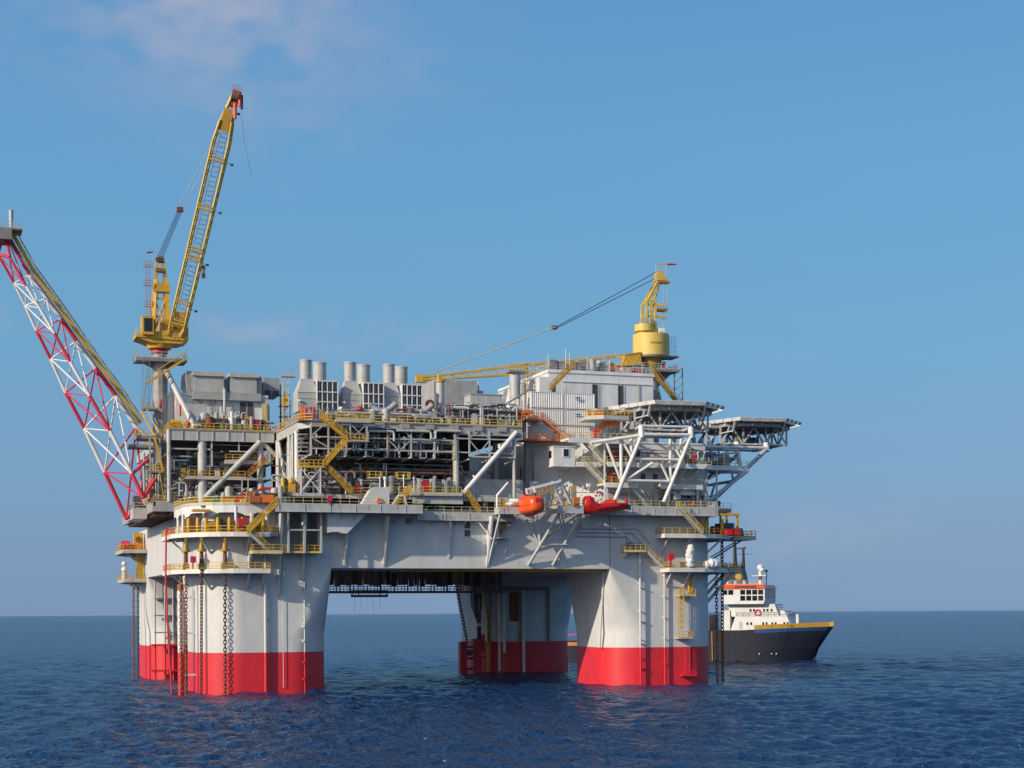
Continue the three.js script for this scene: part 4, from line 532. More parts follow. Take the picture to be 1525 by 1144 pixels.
// stair tower pieces
{ const t = thing('stair_tower', 'white lattice legs and yellow landings carrying the zigzag stairs', 'tower');
  part(t, 'landing', 'yellow', (m) => { m.box(5.2, 9.5, 37.75, 37.95, 11.6, 13.2); m.rail([[5.2, 37.95, 11.7], [5.2, 37.95, 13.1], [9.2, 37.95, 13.1]], { w: .11, sp: .8 }); });
  part(t, 'leg', 'white', (m) => { for (const x of [5.4, 8.7]) for (const z of [11.7, 13.1]) m.box(x - .1, x + .1, 33.4, 37.75, z - .1, z + .1); }); part(t, 'diagonal', 'white', (m) => m.bar([5.4, 33.6, 13.1], [8.7, 37.6, 13.1], .13).bar([8.7, 33.6, 13.1], [5.4, 37.6, 13.1], .13).bar([5.4, 33.6, 11.7], [8.7, 37.6, 11.7], .13));
  part(t, 'foot_beam', 'steelL', (m) => m.box(4.6, 9.2, 32.9, 33.38, 11.5, 13.3));
  part(t, 'hanging_frame', 'steelL', (m) => { for (const x of [14.1, 17]) m.box(x - .1, x + .1, 42.5, 45.6, 12, 12.2); m.box(14, 17.1, 42.35, 42.5, 11.4, 13); m.bar([14.1, 45.4, 12.1], [17, 42.7, 12.1], .12).bar([17, 45.4, 12.1], [14.1, 42.7, 12.1], .12).box(11.6, 17.6, 45.6, 46.1, 11.3, 12.6); }); part(t, 'landing_rail', 'yellow', (m) => m.rail([[14, 42.5, 12.9], [17, 42.5, 12.9]], { w: .09, sp: .8 })); part(t, 'top_landing_rail', 'yellowP', (m) => m.rail([[11.6, 46.1, 12.5], [17.6, 46.1, 12.5]], { w: .09 })); }
{ const t = thing('valve_skid', 'rusty orange valve skid beside the red hose crates left of the stair tower', 'skid'); part(t, 'base', 'brown', (m) => m.box(-.5, 3.6, 31.7, 32.1, 9, 13)); clutter(t, 31, [-3.5, 3.4], [31.72, 33.6], [9, 13.4], { boxes: 16, tanks: 5, runs: 8, risers: 8 }); part(t, 'crate', 'orange', (m) => m.box(-1.4, .6, 31.72, 33, 13.2, 14.2)); part(t, 'crate', 'orangeD', (m) => m.box(-3.4, -1.6, 31.72, 32.8, 13.2, 14.2)); part(t, 'yellow_valve', 'yellow', (m) => m.sph([4, 35.4, 11.8], .6, 10).box(3.5, 4.6, 33.5, 35, 11.4, 12.4).cyl(V(2.6, 33.5, 12), V(2.6, 36, 12), .35, .35, 10)); part(t, 'red_canopy', 'red', (m) => m.box(-.6, 2.2, 34.2, 34.6, 8, 9.6).bar([-3.8, 33.1, 9], [-.6, 34.2, 9], .4)); part(t, 'white_frame', 'white', (m) => { for (const y of [36, 36.9]) m.box(2, 4.6, y, y + .14, 5, 5.2); for (const x of [2, 2.9, 3.8, 4.5]) m.box(x, x + .12, 33.5, 37, 5, 5.2); m.bar([2, 36, 5.1], [2.9, 36.9, 5.1], .1).bar([2.9, 36.9, 5.1], [3.8, 36, 5.1], .1); }); }
{ const t = thing('deck_cargo', 'red hose crates and yellow drums on the arched gallery deck', 'cargo'); for (const [x, z, w, h, mt] of [[-9, 9, 1.6, .9, 'green'], [-7.4, 10.4, 2, .8, 'yellow'], [-5, 9.6, 2.4, 1.1, 'red'], [-2.4, 10, 1.8, .9, 'orange'], [-3.8, 7, 2.6, 1.5, 'rescue'], [-.6, 8.4, 1.8, 1.9, 'steelL'], [-6.8, 6.6, 1.4, 1.3, 'red'], [-9.6, 5, 1.4, 1.2, 'yellowD'], [-4.4, 11, 1, .7, 'yellowP']]) part(t, 'crate', mt, (m) => m.box(x, x + w, 31.68, 31.68 + h, z - .6, z + .5).box(x + .05, x + w - .05, 31.68 + h, 31.75 + h, z - .5, z + .4)); }

// ================================================================ STACKS AND INTAKES ON THE MIDDLE MODULE
const ordx = ['leftmost', 'middle', 'rightmost'];
[[8.2, 4.2], [16.1, 3.8], [23.2, 3.4]].forEach(([x, z], i) => {
  const t = thing('exhaust_stack', `${ordx[i]} of the three round exhaust stacks on sloped square bases`, 'stack', undefined, 'front exhaust stacks'), s = 1 - i * .03;
  part(t, 'base_box', 'stack', (m) => m.box(x - 1.75 * s, x + 1.75 * s, 48, 51.3, z - 2.2, z + 1.8)); part(t, 'plinth', 'steelM', (m) => m.box(x - 1.5, x + 1.5, 46.02, 48, z - 1.8, z + 1.4));
  part(t, 'transition', 'stack', (m) => m.hex([V(x - 1.75 * s, 51.3, z + 1.8), V(x + 1.75 * s, 51.3, z + 1.8), V(x + 1.75 * s, 51.3, z - 2.2), V(x - 1.75 * s, 51.3, z - 2.2)], [V(x - 1, 53.7, z + 1), V(x + 1, 53.7, z + 1), V(x + 1, 53.7, z - 1), V(x - 1, 53.7, z - 1)]));
  part(t, 'flue', 'stack', (m) => m.cyl(V(x, 53.4, z), V(x, 57, z), 1.02, 1.02, 24).cyl(V(x, 56.75, z), V(x, 57.02, z), 1.1, 1.1, 24).cyl(V(x, 54.3, z), V(x, 54.4, z), 1.06, 1.06, 24)); part(t, 'flue_mouth', 'black', (m) => m.cyl(V(x, 57.02, z), V(x, 57.04, z), .95, .95, 24)); part(t, 'rib', 'steelL', (m) => { for (const y of [49, 50.2, 51.25]) m.box(x - 1.8 * s, x + 1.8 * s, y, y + .08, z + 1.8, z + 1.88); }); part(t, 'lamp_housing', 'lamp', (m) => m.box(x - 1.9, x - 1.4, 49.6, 50, z + 2, z + 2.3));
});
[[11.6, 0], [19.6, -.4], [26.6, -.8]].forEach(([x, z], i) => { const t = thing('exhaust_stack', `${ordx[i]} of the three plain round stacks rising behind the louvred boxes`, 'stack', undefined, 'rear exhaust stacks'); part(t, 'flue', 'stack', (m) => m.cyl(V(x, 46.02, z), V(x, 57.3, z), 1.14, 1.14, 24).cyl(V(x, 57.05, z), V(x, 57.32, z), 1.22, 1.22, 24)); part(t, 'flue_mouth', 'black', (m) => m.cyl(V(x, 57.32, z), V(x, 57.34, z), 1.05, 1.05, 24)); part(t, 'weld_ring', 'stack', (m) => { for (const y of [50, 52.6, 55]) m.cyl(V(x, y, z), V(x, y + .1, z), 1.17, 1.17, 24); }); });
[[9.7, 13.3], [17.9, 21.5], [24.9, 28.5]].forEach(([x0, x1], i) => {
  const t = thing('air_intake', `${ordx[i]} of the three dark louvred intake boxes between the stacks`, 'intake box', undefined, 'louvred intake boxes'), z = 6.2 - i * .2, w = x1 - x0;
  part(t, 'housing', 'wall', (m) => m.box(x0, x1, 46.6, 53.3, z, z - 3.2)); part(t, 'frame', 'wall', (m) => { for (let k = 0; k <= 4; k++) m.box(x0 + w * k / 4 - .07, x0 + w * k / 4 + .07, 48, 53.3, z, z + .35); for (const y of [48, 49.6, 51.3, 53.15]) m.box(x0, x1, y, y + .16, z, z + .34); m.box(x0 - .05, x1 + .05, 53.3, 53.4, z - 3.2, z + .36); });
  for (let k = 0; k < 8; k++) for (let r = 0; r < 3; r++) part(t, 'louvre_slot', 'black', (m) => m.box(x0 + w * (k + .18) / 8, x0 + w * (k + .82) / 8, [48.2, 49.85, 51.55][r], [49.5, 51.2, 53.05][r], z + .02, z + .12)); part(t, 'leg', 'steelL', (m) => { for (const x of [x0 + .15, x1 - .15]) m.box(x - .1, x + .1, 46.02, 46.6, z - .3, z); });
});
// other things on that deck
{ const t = thing('deck_equipment', 'tangle of grey skids and pipes behind the upper process deck rail', 'equipment'); clutter(t, 41, [7, 31], [46.05, 48.4], [7.4, 10.2], { boxes: 34, risers: 46, runs: 16, vessels: 4, tanks: 6, lamps: 5 }); clutter(t, 42, [31, 45], [46.05, 50.4], [1, 10], { boxes: 28, risers: 54, runs: 22, vessels: 4, tanks: 7, lamps: 5 }); }
[[16.8, 7.8, 'red bottle-shaped tank left of the middle louvred box', 'red'], [26, 7.6, 'dull red tank between the silver elbow ducts', 'brown']].forEach(([x, z, l, mt]) => { const t = thing('fire_tank', l, 'tank'); part(t, 'shell', mt, (m) => m.cyl(V(x, 46.05, z), V(x, 48.4, z), .75, .75, 14).sph([x, 48.4, z], .75, 14, .8)); part(t, 'neck', 'dark', (m) => m.cyl(V(x + .4, 48.8, z), V(x + .4, 49.4, z), .15, .15, 8)); });
{ const t = thing('gas_bottle_rack', 'rack of red and pink gas bottles at the left corner of the process deck', 'rack'); for (const [i, x] of [7, 7.5, 8, 8.5].entries()) part(t, 'bottle', i % 2 ? 'red' : 'pink', (m) => m.cyl(V(x, 46.05, 9.4), V(x, 48.2, 9.4), .2, .2, 10).sph([x, 48.2, 9.4], .2, 10)); part(t, 'frame', 'steelL', (m) => m.rail([[6.8, 46.05, 9.8], [9.4, 46.05, 9.8]], { h: 2.4, sp: .6, w: .07 })); part(t, 'orange_box', 'orange', (m) => m.box(6.2, 6.8, 46.05, 48.4, 8.8, 9.4)); }
[[22.6, 'left silver elbow duct above the process deck rail'], [29.2, 'middle silver elbow duct above the process deck rail'], [36.2, 'right silver elbow duct above the process deck rail']].forEach(([x, l], i) => { const t = thing('silver_duct', l, 'duct', undefined, 'silver elbow ducts'); const y = 48.6 + (i > 1 ? .3 : 0); part(t, 'elbow', 'silver', (m) => m.pipe([[x - 3.6, y + .6, 7], [x - 2.4, y - .3, 7.4], [x - .8, y - .2, 7.6], [x + .5, y + .9, 7.8]], .55, 14)); part(t, 'flange', 'silver', (m) => m.cyl(V(x + .5, y + .9, 7.8), V(x + .62, y + 1, 7.81), .68, .68, 14)); part(t, 'flange', 'silver', (m) => m.cyl(V(x - 3.7, y + .7, 7), V(x - 3.55, y + .56, 7.03), .66, .66, 14)); part(t, 'support', 'steelL', (m) => m.box(x - 1.8, x - 1.6, 46.02, y - .6, 7.3, 7.6)); });
{ const t = thing('ladder_tower', 'narrow yellow ladder tower at the left edge of the stacks', 'tower'); part(t, 'mast', 'paleyel', (m) => { m.ladder([5.2, 46.1, 2], [5.2, 54.6, 2], [1, 0, 0], .8); for (let y = 47; y < 54; y += 1.2) m.box(4.7, 5.7, y, y + .08, 1.2, 2); for (const x of [4.7, 5.7]) m.box(x - .05, x + .05, 46.1, 54.4, 1.2, 1.3); }); part(t, 'cage', 'yellow', (m) => m.box(4.6, 5.8, 49.6, 51.4, .9, 1.1)); part(t, 'top_landing', 'steelL', (m) => m.box(4.4, 7, 54.4, 54.55, .6, 2.2).rail([[4.4, 54.55, 2.1], [7, 54.55, 2.1]], { w: .06 })); }
{ const t = thing('exchanger_house', 'big plain grey box structure right of the stacks on the process deck', 'housing'); part(t, 'box', 'steel', (m) => m.box(36, 44.5, 46.1, 57, -12, -22)); part(t, 'side_step', 'steel', (m) => m.box(44.55, 46, 46.1, 55.4, -13, -20)); part(t, 'vent', 'pipeL', (m) => m.cyl(V(45.4, 55.4, -14), V(45.4, 57.2, -14), .14)); }
{ const t = thing('tray_tank', 'long grey tank on splayed legs at the right of the process deck', 'tank'); part(t, 'tank', 'steelL', (m) => m.box(37.2, 43.2, 50.2, 52, 3, 6.6)); part(t, 'rim', 'steel', (m) => m.box(37.1, 43.3, 51.9, 52.1, 2.9, 6.7)); for (const [xa, xb] of [[38.6, 37.4], [42, 43]]) part(t, 'leg', 'steelL', (m) => m.bar([xa, 50.2, 6.2], [xb, 46.02, 6.2], .22).bar([xa, 50.2, 3.4], [xb, 46.02, 3.4], .22)); part(t, 'post', 'steelL', (m) => m.box(43, 43.3, 46.02, 50.2, 6, 6.3)); part(t, 'hung_vessels', 'silver', (m) => { for (const [x, y] of [[39.4, 48.8], [40.6, 49.2], [41.4, 48.2]]) m.sph([x, y, 5], .6, 12); }); }
{ const t = thing('grey_column', 'short grey column with yellow collar under the crane boom', 'column'); part(t, 'shell', 'steelL', (m) => m.cyl(V(33.6, 46.02, 0), V(33.6, 54.8, 0), .75, .75, 14)); part(t, 'collar', 'yellow', (m) => m.cyl(V(33.6, 54.8, 0), V(33.6, 55.1, 0), .95, .95, 14)); part(t, 'boom_rest', 'yellow', (m) => m.box(33.2, 34, 55.1, 56.2, -.4, .4)); part(t, 'orange_collar', 'orange', (m) => m.sph([31.4, 50.6, 1], .9, 10).cyl(V(31.4, 46.02, 1), V(31.4, 50, 1), .4, .4, 10)); part(t, 'hopper', 'white', (m) => m.hex([V(32.6, 47.4, 4), V(36, 47.4, 4), V(36, 47.4, 2), V(32.6, 47.4, 2)], [V(33, 50.4, 4), V(35.4, 50.4, 4), V(35.4, 50.4, 2), V(33, 50.4, 2)])); }
{ const t = thing('scrubber_tower', 'tall grey scrubber tower with yellow ladder left of the quarters', 'tower'); part(t, 'shell', 'steelL', (m) => m.cyl(V(51, 46, -9), V(51, 58.6, -9), 1.05, 1.05, 16)); part(t, 'platform', 'steelM', (m) => m.box(49.4, 53, 58.4, 58.7, -10.4, -7.6)); part(t, 'guard_rail', 'yellow', (m) => m.rail([[49.4, 58.7, -7.6], [53, 58.7, -7.6]], { w: .1, sp: .8 })); part(t, 'caged_ladder', 'yellow', (m) => { m.ladder([52.8, 51, -8], [52.8, 60, -8], [1, 0, 0], .7); for (let y = 52; y < 60; y += .8) m.box(52.3, 53.3, y, y + .1, -8, -7.3); }); part(t, 'side_column', 'steelM', (m) => m.cyl(V(52.4, 46, -8), V(52.4, 56.4, -8), .5, .5, 12)); for (const [x, h] of [[46.6, 51], [47.8, 52], [48.9, 52.8]]) { part(t, 'small_column', 'pipeL', (m) => m.cyl(V(x, 46, 2), V(x, h, 2), .42, .42, 12)); part(t, 'orange_ring', 'orange', (m) => m.cyl(V(x, 49.2, 2), V(x, 49.7, 2), .7, .7, 12)); } part(t, 'header', 'steelM', (m) => m.bar([45, 50.8, 2], [50, 53.8, 2], .3)); }
// ================================================================ QUARTERS
const q1 = thing('quarters_building', 'white lower quarters building behind the boats with dark windows', 'building');
part(q1, 'wall', 'white', (m) => { m.prism([[48.2, -10], [50.6, 2.4], [62, 8], [82.2, 8], [82.2, -30], [48.2, -30]], 'y', 31.4, 44); });
part(q1, 'roof_edge', 'white', (m) => m.prism([[48.1, -10], [50.5, 2.5], [62, 8.15], [82.3, 8.15], [82.3, -30], [48.1, -30]], 'y', 44, 44.3));
const windows = [[62.6, 41], [65.2, 41.2], [69.2, 37.2], [71.6, 37.2], [74.6, 37.4], [67.4, 41], [64, 37.2], [76.8, 41.4]];
for (const [x, y] of windows) { const f = part(q1, 'window', 'wall', (m) => { m.box(x - .1, x + 1.05, y - .1, y, 8.01, 8.1).box(x - .1, x + 1.05, y + 1.3, y + 1.4, 8.01, 8.1).box(x - .1, x, y, y + 1.3, 8.01, 8.1).box(x + .95, x + 1.05, y, y + 1.3, 8.01, 8.1); }); part(f, 'pane', 'glass', (m) => m.box(x, x + .95, y, y + 1.3, 8.0, 8.05)); }
part(q1, 'doorway', 'dark', (m) => m.box(78.6, 81, 33, 36.2, 8.0, 8.06)); 
part(q1, 'pipe_run', 'brown', (m) => { m.cyl(V(55, 34.8, 8.6), V(78, 34.8, 8.6), .07, .07, 6).cyl(V(62, 34.4, 8.5), V(79, 34.4, 8.5), .05, .05, 6); });
part(q1, 'wall_pipe', 'brown', (m) => m.cyl(V(50, 33, 0), V(50, 42, 0), .14, .14, 8).cyl(V(49.6, 33, -2), V(49.6, 40, -2), .12, .12, 8));
for (const x of [74.6, 76.7]) part(q1, 'drain_elbow', 'white', (m) => m.pipe([[x, 39.8, 9.4], [x, 34.9, 9.4], [x - .9, 34.5, 9.4]], .26, 10));
part(q1, 'air_duct', 'white', (m) => m.box(76.4, 79.2, 34.6, 36, 8.1, 10).box(75.2, 76.6, 32.1, 36, 8.1, 9.4));
for (const x of [55.2, 58.6]) part(q1, 'flood_lamp', 'lamp', (m) => m.box(x - .3, x + .3, 35.8, 36.4, 8.6, 9.2).cyl(V(x, 32, 9), V(x, 35.8, 9), .06));
part(q1, 'grey_screen', 'steelL', (m) => m.box(36, 47, 31.4, 37, 6.5, 6.2).box(48, 52, 31.4, 36.8, 7.4, 7.2)); part(q1, 'screen_post', 'steelM', (m) => m.box(47.2, 47.8, 31.4, 36.6, 6, 5.4));
clutter(q1, 64, [66, 81], [32.1, 35.6], [8.5, 10], { boxes: 10, risers: 16, runs: 6, tanks: 2, lamps: 3 }); clutter(q1, 65, [62, 75], [40.05, 43.4], [8.5, 10.6], { boxes: 8, risers: 14, runs: 6, lamps: 3 }); clutter(q1, 61, [61, 66], [36.4, 39.4], [8.6, 9.8], { boxes: 6, risers: 8, runs: 4 }); clutter(q1, 62, [76, 81.8], [40.2, 43.6], [8.4, 10], { boxes: 8, risers: 8, runs: 5 });
for (const [x, y] of [[62.4, 36.3], [62.8, 40], [59.4, 44.2], [78.8, 40.1]]) part(q1, 'fire_station', 'red', (m) => m.box(x, x + .55, y, y + 1.9, 9.6, 10.1).cyl(V(x + .9, y, 9.8), V(x + .9, y + 2.2, 9.8), .1, .1, 8));
// bay cabin
{ const t = thing('bay_cabin', 'white box cabin with a square window standing out of the quarters wall', 'cabin'); part(t, 'body', 'white', (m) => m.box(51.4, 55.5, 39.4, 42.7, 7.2, 10.4)); part(t, 'sill', 'white', (m) => m.box(51.3, 55.6, 39.2, 39.4, 7.2, 10.5)); const w = part(t, 'window', 'wall', (m) => m.box(53.1, 54.4, 40.9, 42.5, 10.4, 10.5)); part(w, 'pane', 'glass', (m) => m.box(53.3, 54.2, 41.05, 42.3, 10.5, 10.54)); part(t, 'side_window', 'glass', (m) => m.box(51.34, 51.4, 40.8, 42.1, 8.2, 9.4)); part(t, 'roof', 'white', (m) => m.box(51.3, 55.6, 42.7, 42.85, 7.2, 10.5)); }
// quarters walkways
function gallery(label, x0, x1, y, z0, z1, rail, o = {}) { const t = thing('quarters_walkway', label, 'walkway'); part(t, 'floor', 'white', (m) => m.box(x0, x1, y - .3, y, z0, z1)); part(t, 'edge_beam', 'white', (m) => m.box(x0, x1, y - .75, y + .1, z1, z1 + .14)); part(t, 'guard_rail', rail, (m) => m.rail([V(x0, y, z0 + .2), V(x0, y, z1 - .05), V(x1, y, z1 - .05)], { w: .085, sp: 1.2 })); if (o.posts) for (const x of o.posts) part(t, 'post', 'white', (m) => m.box(x - .12, x + .12, o.foot, y - .3, z1 - .35, z1 - .1)); return t; }
gallery('white roof-level walkway at the top of the quarters stairs', 53.6, 66.4, 44.1, 8.12, 12, 'paleyel', { posts: [60.6], foot: 32 });
gallery('white middle walkway on the quarters front under the helideck', 61, 81.6, 40, 8.12, 12, 'yellowP', { posts: [] });
gallery('white lower walkway left under the helideck struts', 60.6, 66.8, 36.3, 8.12, 12, 'yellowP', { posts: [61], foot: 32 });
gallery('white lower walkway right under the helideck struts', 71.8, 80.2, 36.3, 8.12, 11, 'paleyel', {});
gallery('white landing beside the bay cabin', 55.7, 60.4, 40, 8.12, 10.4, 'paleyel', {});
gallery('white main walkway reaching right under the second helideck', 81.8, 93, 40.6, -6, 4, 'paleyel', { posts: [83, 86.6], foot: 31.4 });
// upper quarters block
const q2 = thing('upper_quarters', 'tall pale upper quarters block behind the containers with roof coolers', 'building');
part(q2, 'wall', 'wall', (m) => m.box(59.6, 81.6, 44.35, 59.6, -14, -44));
for (let x = 63.2; x < 81; x += 3.65) part(q2, 'wall_joint', 'steelL', (m) => m.box(x, x + .06, 46, 59, -13.97, -14)); part(q2, 'roof_trim', 'white', (m) => m.box(59.4, 81.8, 59.6, 60.1, -13.8, -44)); part(q2, 'ledge', 'wall', (m) => m.box(59.4, 81.7, 57.9, 58.1, -13.8, -14));
part(q2, 'left_annex', 'white', (m) => m.box(54.8, 59.55, 44.35, 57.5, -6, -34)); part(q2, 'left_annex_window', 'dark', (m) => m.box(57.2, 58, 54.6, 56, -5.95, -6));
for (const x of [69.2, 74.6]) part(q2, 'louvre_strip', 'dark', (m) => { m.ladder([x, 50.4, -13.8], [x, 57.8, -13.8], [1, 0, 0], 1.1); m.box(x - .45, x + .45, 50.6, 57.6, -13.92, -13.98); });
part(q2, 'wall_sign', 'pink', (m) => m.box(76.6, 77.9, 52.8, 53.1, -13.7, -14).bar([77.2, 52.4, -13.8], [77.9, 54, -13.8], .1)); part(q2, 'conduit', 'steelM', (m) => m.pipe([[79, 50.6, -13.8], [78.4, 53.4, -13.8], [78.4, 57.9, -13.8]], .09));
for (const [x, w, h, mt] of [[60.4, 1.6, 2.2, 'steelM'], [62.4, 1.3, 2, 'steelM'], [65, 1.4, 1.9, 'steelM'], [66.8, 2.4, 2.2, 'steelM'], [71, 1.1, 2.2, 'steelM'], [75.6, 1.8, 1.4, 'steelL'], [78.4, 1.4, 1, 'red'], [63.9, .8, 1.1, 'red']]) part(q2, 'roof_cooler', mt, (m) => m.box(x, x + w, 60.1, 60.1 + h, -15.4, -17.4).box(x + .1, x + w - .1, 60.3, 60.1 + h - .2, -15.4, -15.32));
part(q2, 'guard_rail', 'steelL', (m) => m.rail([[59.6, 60.1, -30], [59.6, 60.1, -14], [81.6, 60.1, -14], [81.6, 60.1, -40]], { w: .07 }));
for (const [x, h] of [[59.8, 63.2], [63.4, 64.4], [64.2, 63.6], [67.9, 63], [72.6, 62.6], [79.5, 62.4]]) part(q2, 'antenna', 'white', (m) => m.cyl(V(x, 60.1, -14.6), V(x, h, -14.6), .08, .05, 6));
for (const [x, y] of [[72.6, 61], [74, 60.8], [77, 60.6]]) part(q2, 'roof_hydrant', 'orange', (m) => m.box(x, x + .4, 60.1, y + .6, -15, -15.4));
clutter(q2, 66, [60, 81], [60.15, 62.2], [-22, -15], { boxes: 20, risers: 22, runs: 8, tanks: 4, lamps: 3 });
// containers
const contG = new Map();
[['right', 56.2], ['left', 49.95]].forEach(([side, x0]) => [['top', 50.5], ['middle', 47.45], ['bottom', 44.4]].forEach(([lev, y0]) => {
  const t = thing('shipping_container', `white ribbed container, ${lev} of the ${side} stack beside the quarters`, 'container', undefined, 'stacked white containers'), x1 = x0 + 6.1, y1 = y0 + 2.9, z1 = 3, z0 = .5;
  part(t, 'shell', 'white', (m) => m.box(x0 + .06, x1 - .06, y0 + .08, y1 - .06, z0, z1 - .1)); part(t, 'rib', 'white', (m) => { for (let x = x0 + .3; x < x1 - .3; x += .42) m.prism([[x, z1 - .1], [x + .08, z1 - .01], [x + .22, z1 - .01], [x + .3, z1 - .1]], 'y', y0 + .2, y1 - .2); for (let z = z0 + .2; z < z1 - .4; z += .42) m.box(x0 + .01, x0 + .06, y0 + .2, y1 - .2, z, z + .22); });
  part(t, 'frame', 'wall', (m) => { for (const x of [x0, x1 - .16]) m.box(x, x + .16, y0, y1, z1 - .15, z1 + .02); m.box(x0 + .16, x1 - .16, y0, y0 + .17, z1 - .15, z1 + .01).box(x0 + .16, x1 - .16, y1 - .14, y1, z1 - .15, z1 + .01).box(x0, x0 + .16, y0, y0 + .17, z0, z1 - .15).box(x0, x0 + .16, y1 - .14, y1, z0, z1 - .15); });
  if (side === 'right' && lev !== 'bottom') part(t, 'printed_mark', 'blue', (m) => { m.box(x0 + 2.4, x0 + 3.3, y1 - .95, y1 - .75, z1, z1 + .012).box(x0 + 2.4, x0 + 4.1, y1 - 1.3, y1 - 1.16, z1, z1 + .012).box(x0 + 2.9, x0 + 4.1, y1 - 1.65, y1 - 1.5, z1, z1 + .012); });
  if (side === 'left' && lev === 'bottom') { const d = part(t, 'door', 'wall', (m) => m.box(x0 + 4.2, x0 + 5.3, y0 + .3, y0 + 2.3, z1, z1 + .06)); part(d, 'window', 'blue', (m) => m.box(x0 + 4.45, x0 + 5.05, y0 + 1.4, y0 + 2, z1 + .06, z1 + .08)); }
}));
{ const t = thing('container_landing', 'orange railed landing around the foot of the container stack', 'landing'); part(t, 'floor', 'orangeD', (m) => { m.box(47, 56.6, 44.05, 44.3, 3.1, 6.8); m.box(47.2, 51, 47.7, 47.95, 3.1, 6.6); }); part(t, 'guard_rail', 'orange', (m) => { m.rail([[47.1, 44.3, 6.7], [56.5, 44.3, 6.7]], { w: .09, sp: 1 }); m.rail([[47.3, 47.95, 3.2], [47.3, 47.95, 6.5], [50.8, 47.95, 6.5]], { w: .1, sp: .9 }); }); part(t, 'post', 'steelM', (m) => m.box(48.2, 49.4, 31.4, 44, 3.6, 4.6)); part(t, 'upper_ring', 'orange', (m) => m.box(46.6, 49.6, 49.2, 49.7, 3.4, 5)); }
{ const t = thing('helideck_bridge', 'yellow-railed bridge leading from the containers to the first helideck', 'bridge'); part(t, 'deck', 'steelL', (m) => m.prism([[58.2, 8.6], [61, 10.6], [66, 10.4], [66, 4], [58.6, 4]], 'y', 47.9, 48.5)); part(t, 'guard_rail', 'yellow', (m) => m.rail([[58.3, 48.5, 8.5], [61, 48.5, 10.5], [66, 48.5, 10.3]], { w: .11, sp: .9 })); part(t, 'orange_panel', 'orange', (m) => { for (const x of [58.9, 60, 61.1]) m.box(x, x + .7, 48.8, 49.7, 8, 8.1); }); part(t, 'lower_landing', 'orange', (m) => m.box(63.4, 65.2, 47, 47.8, 5.6, 7.8)); }
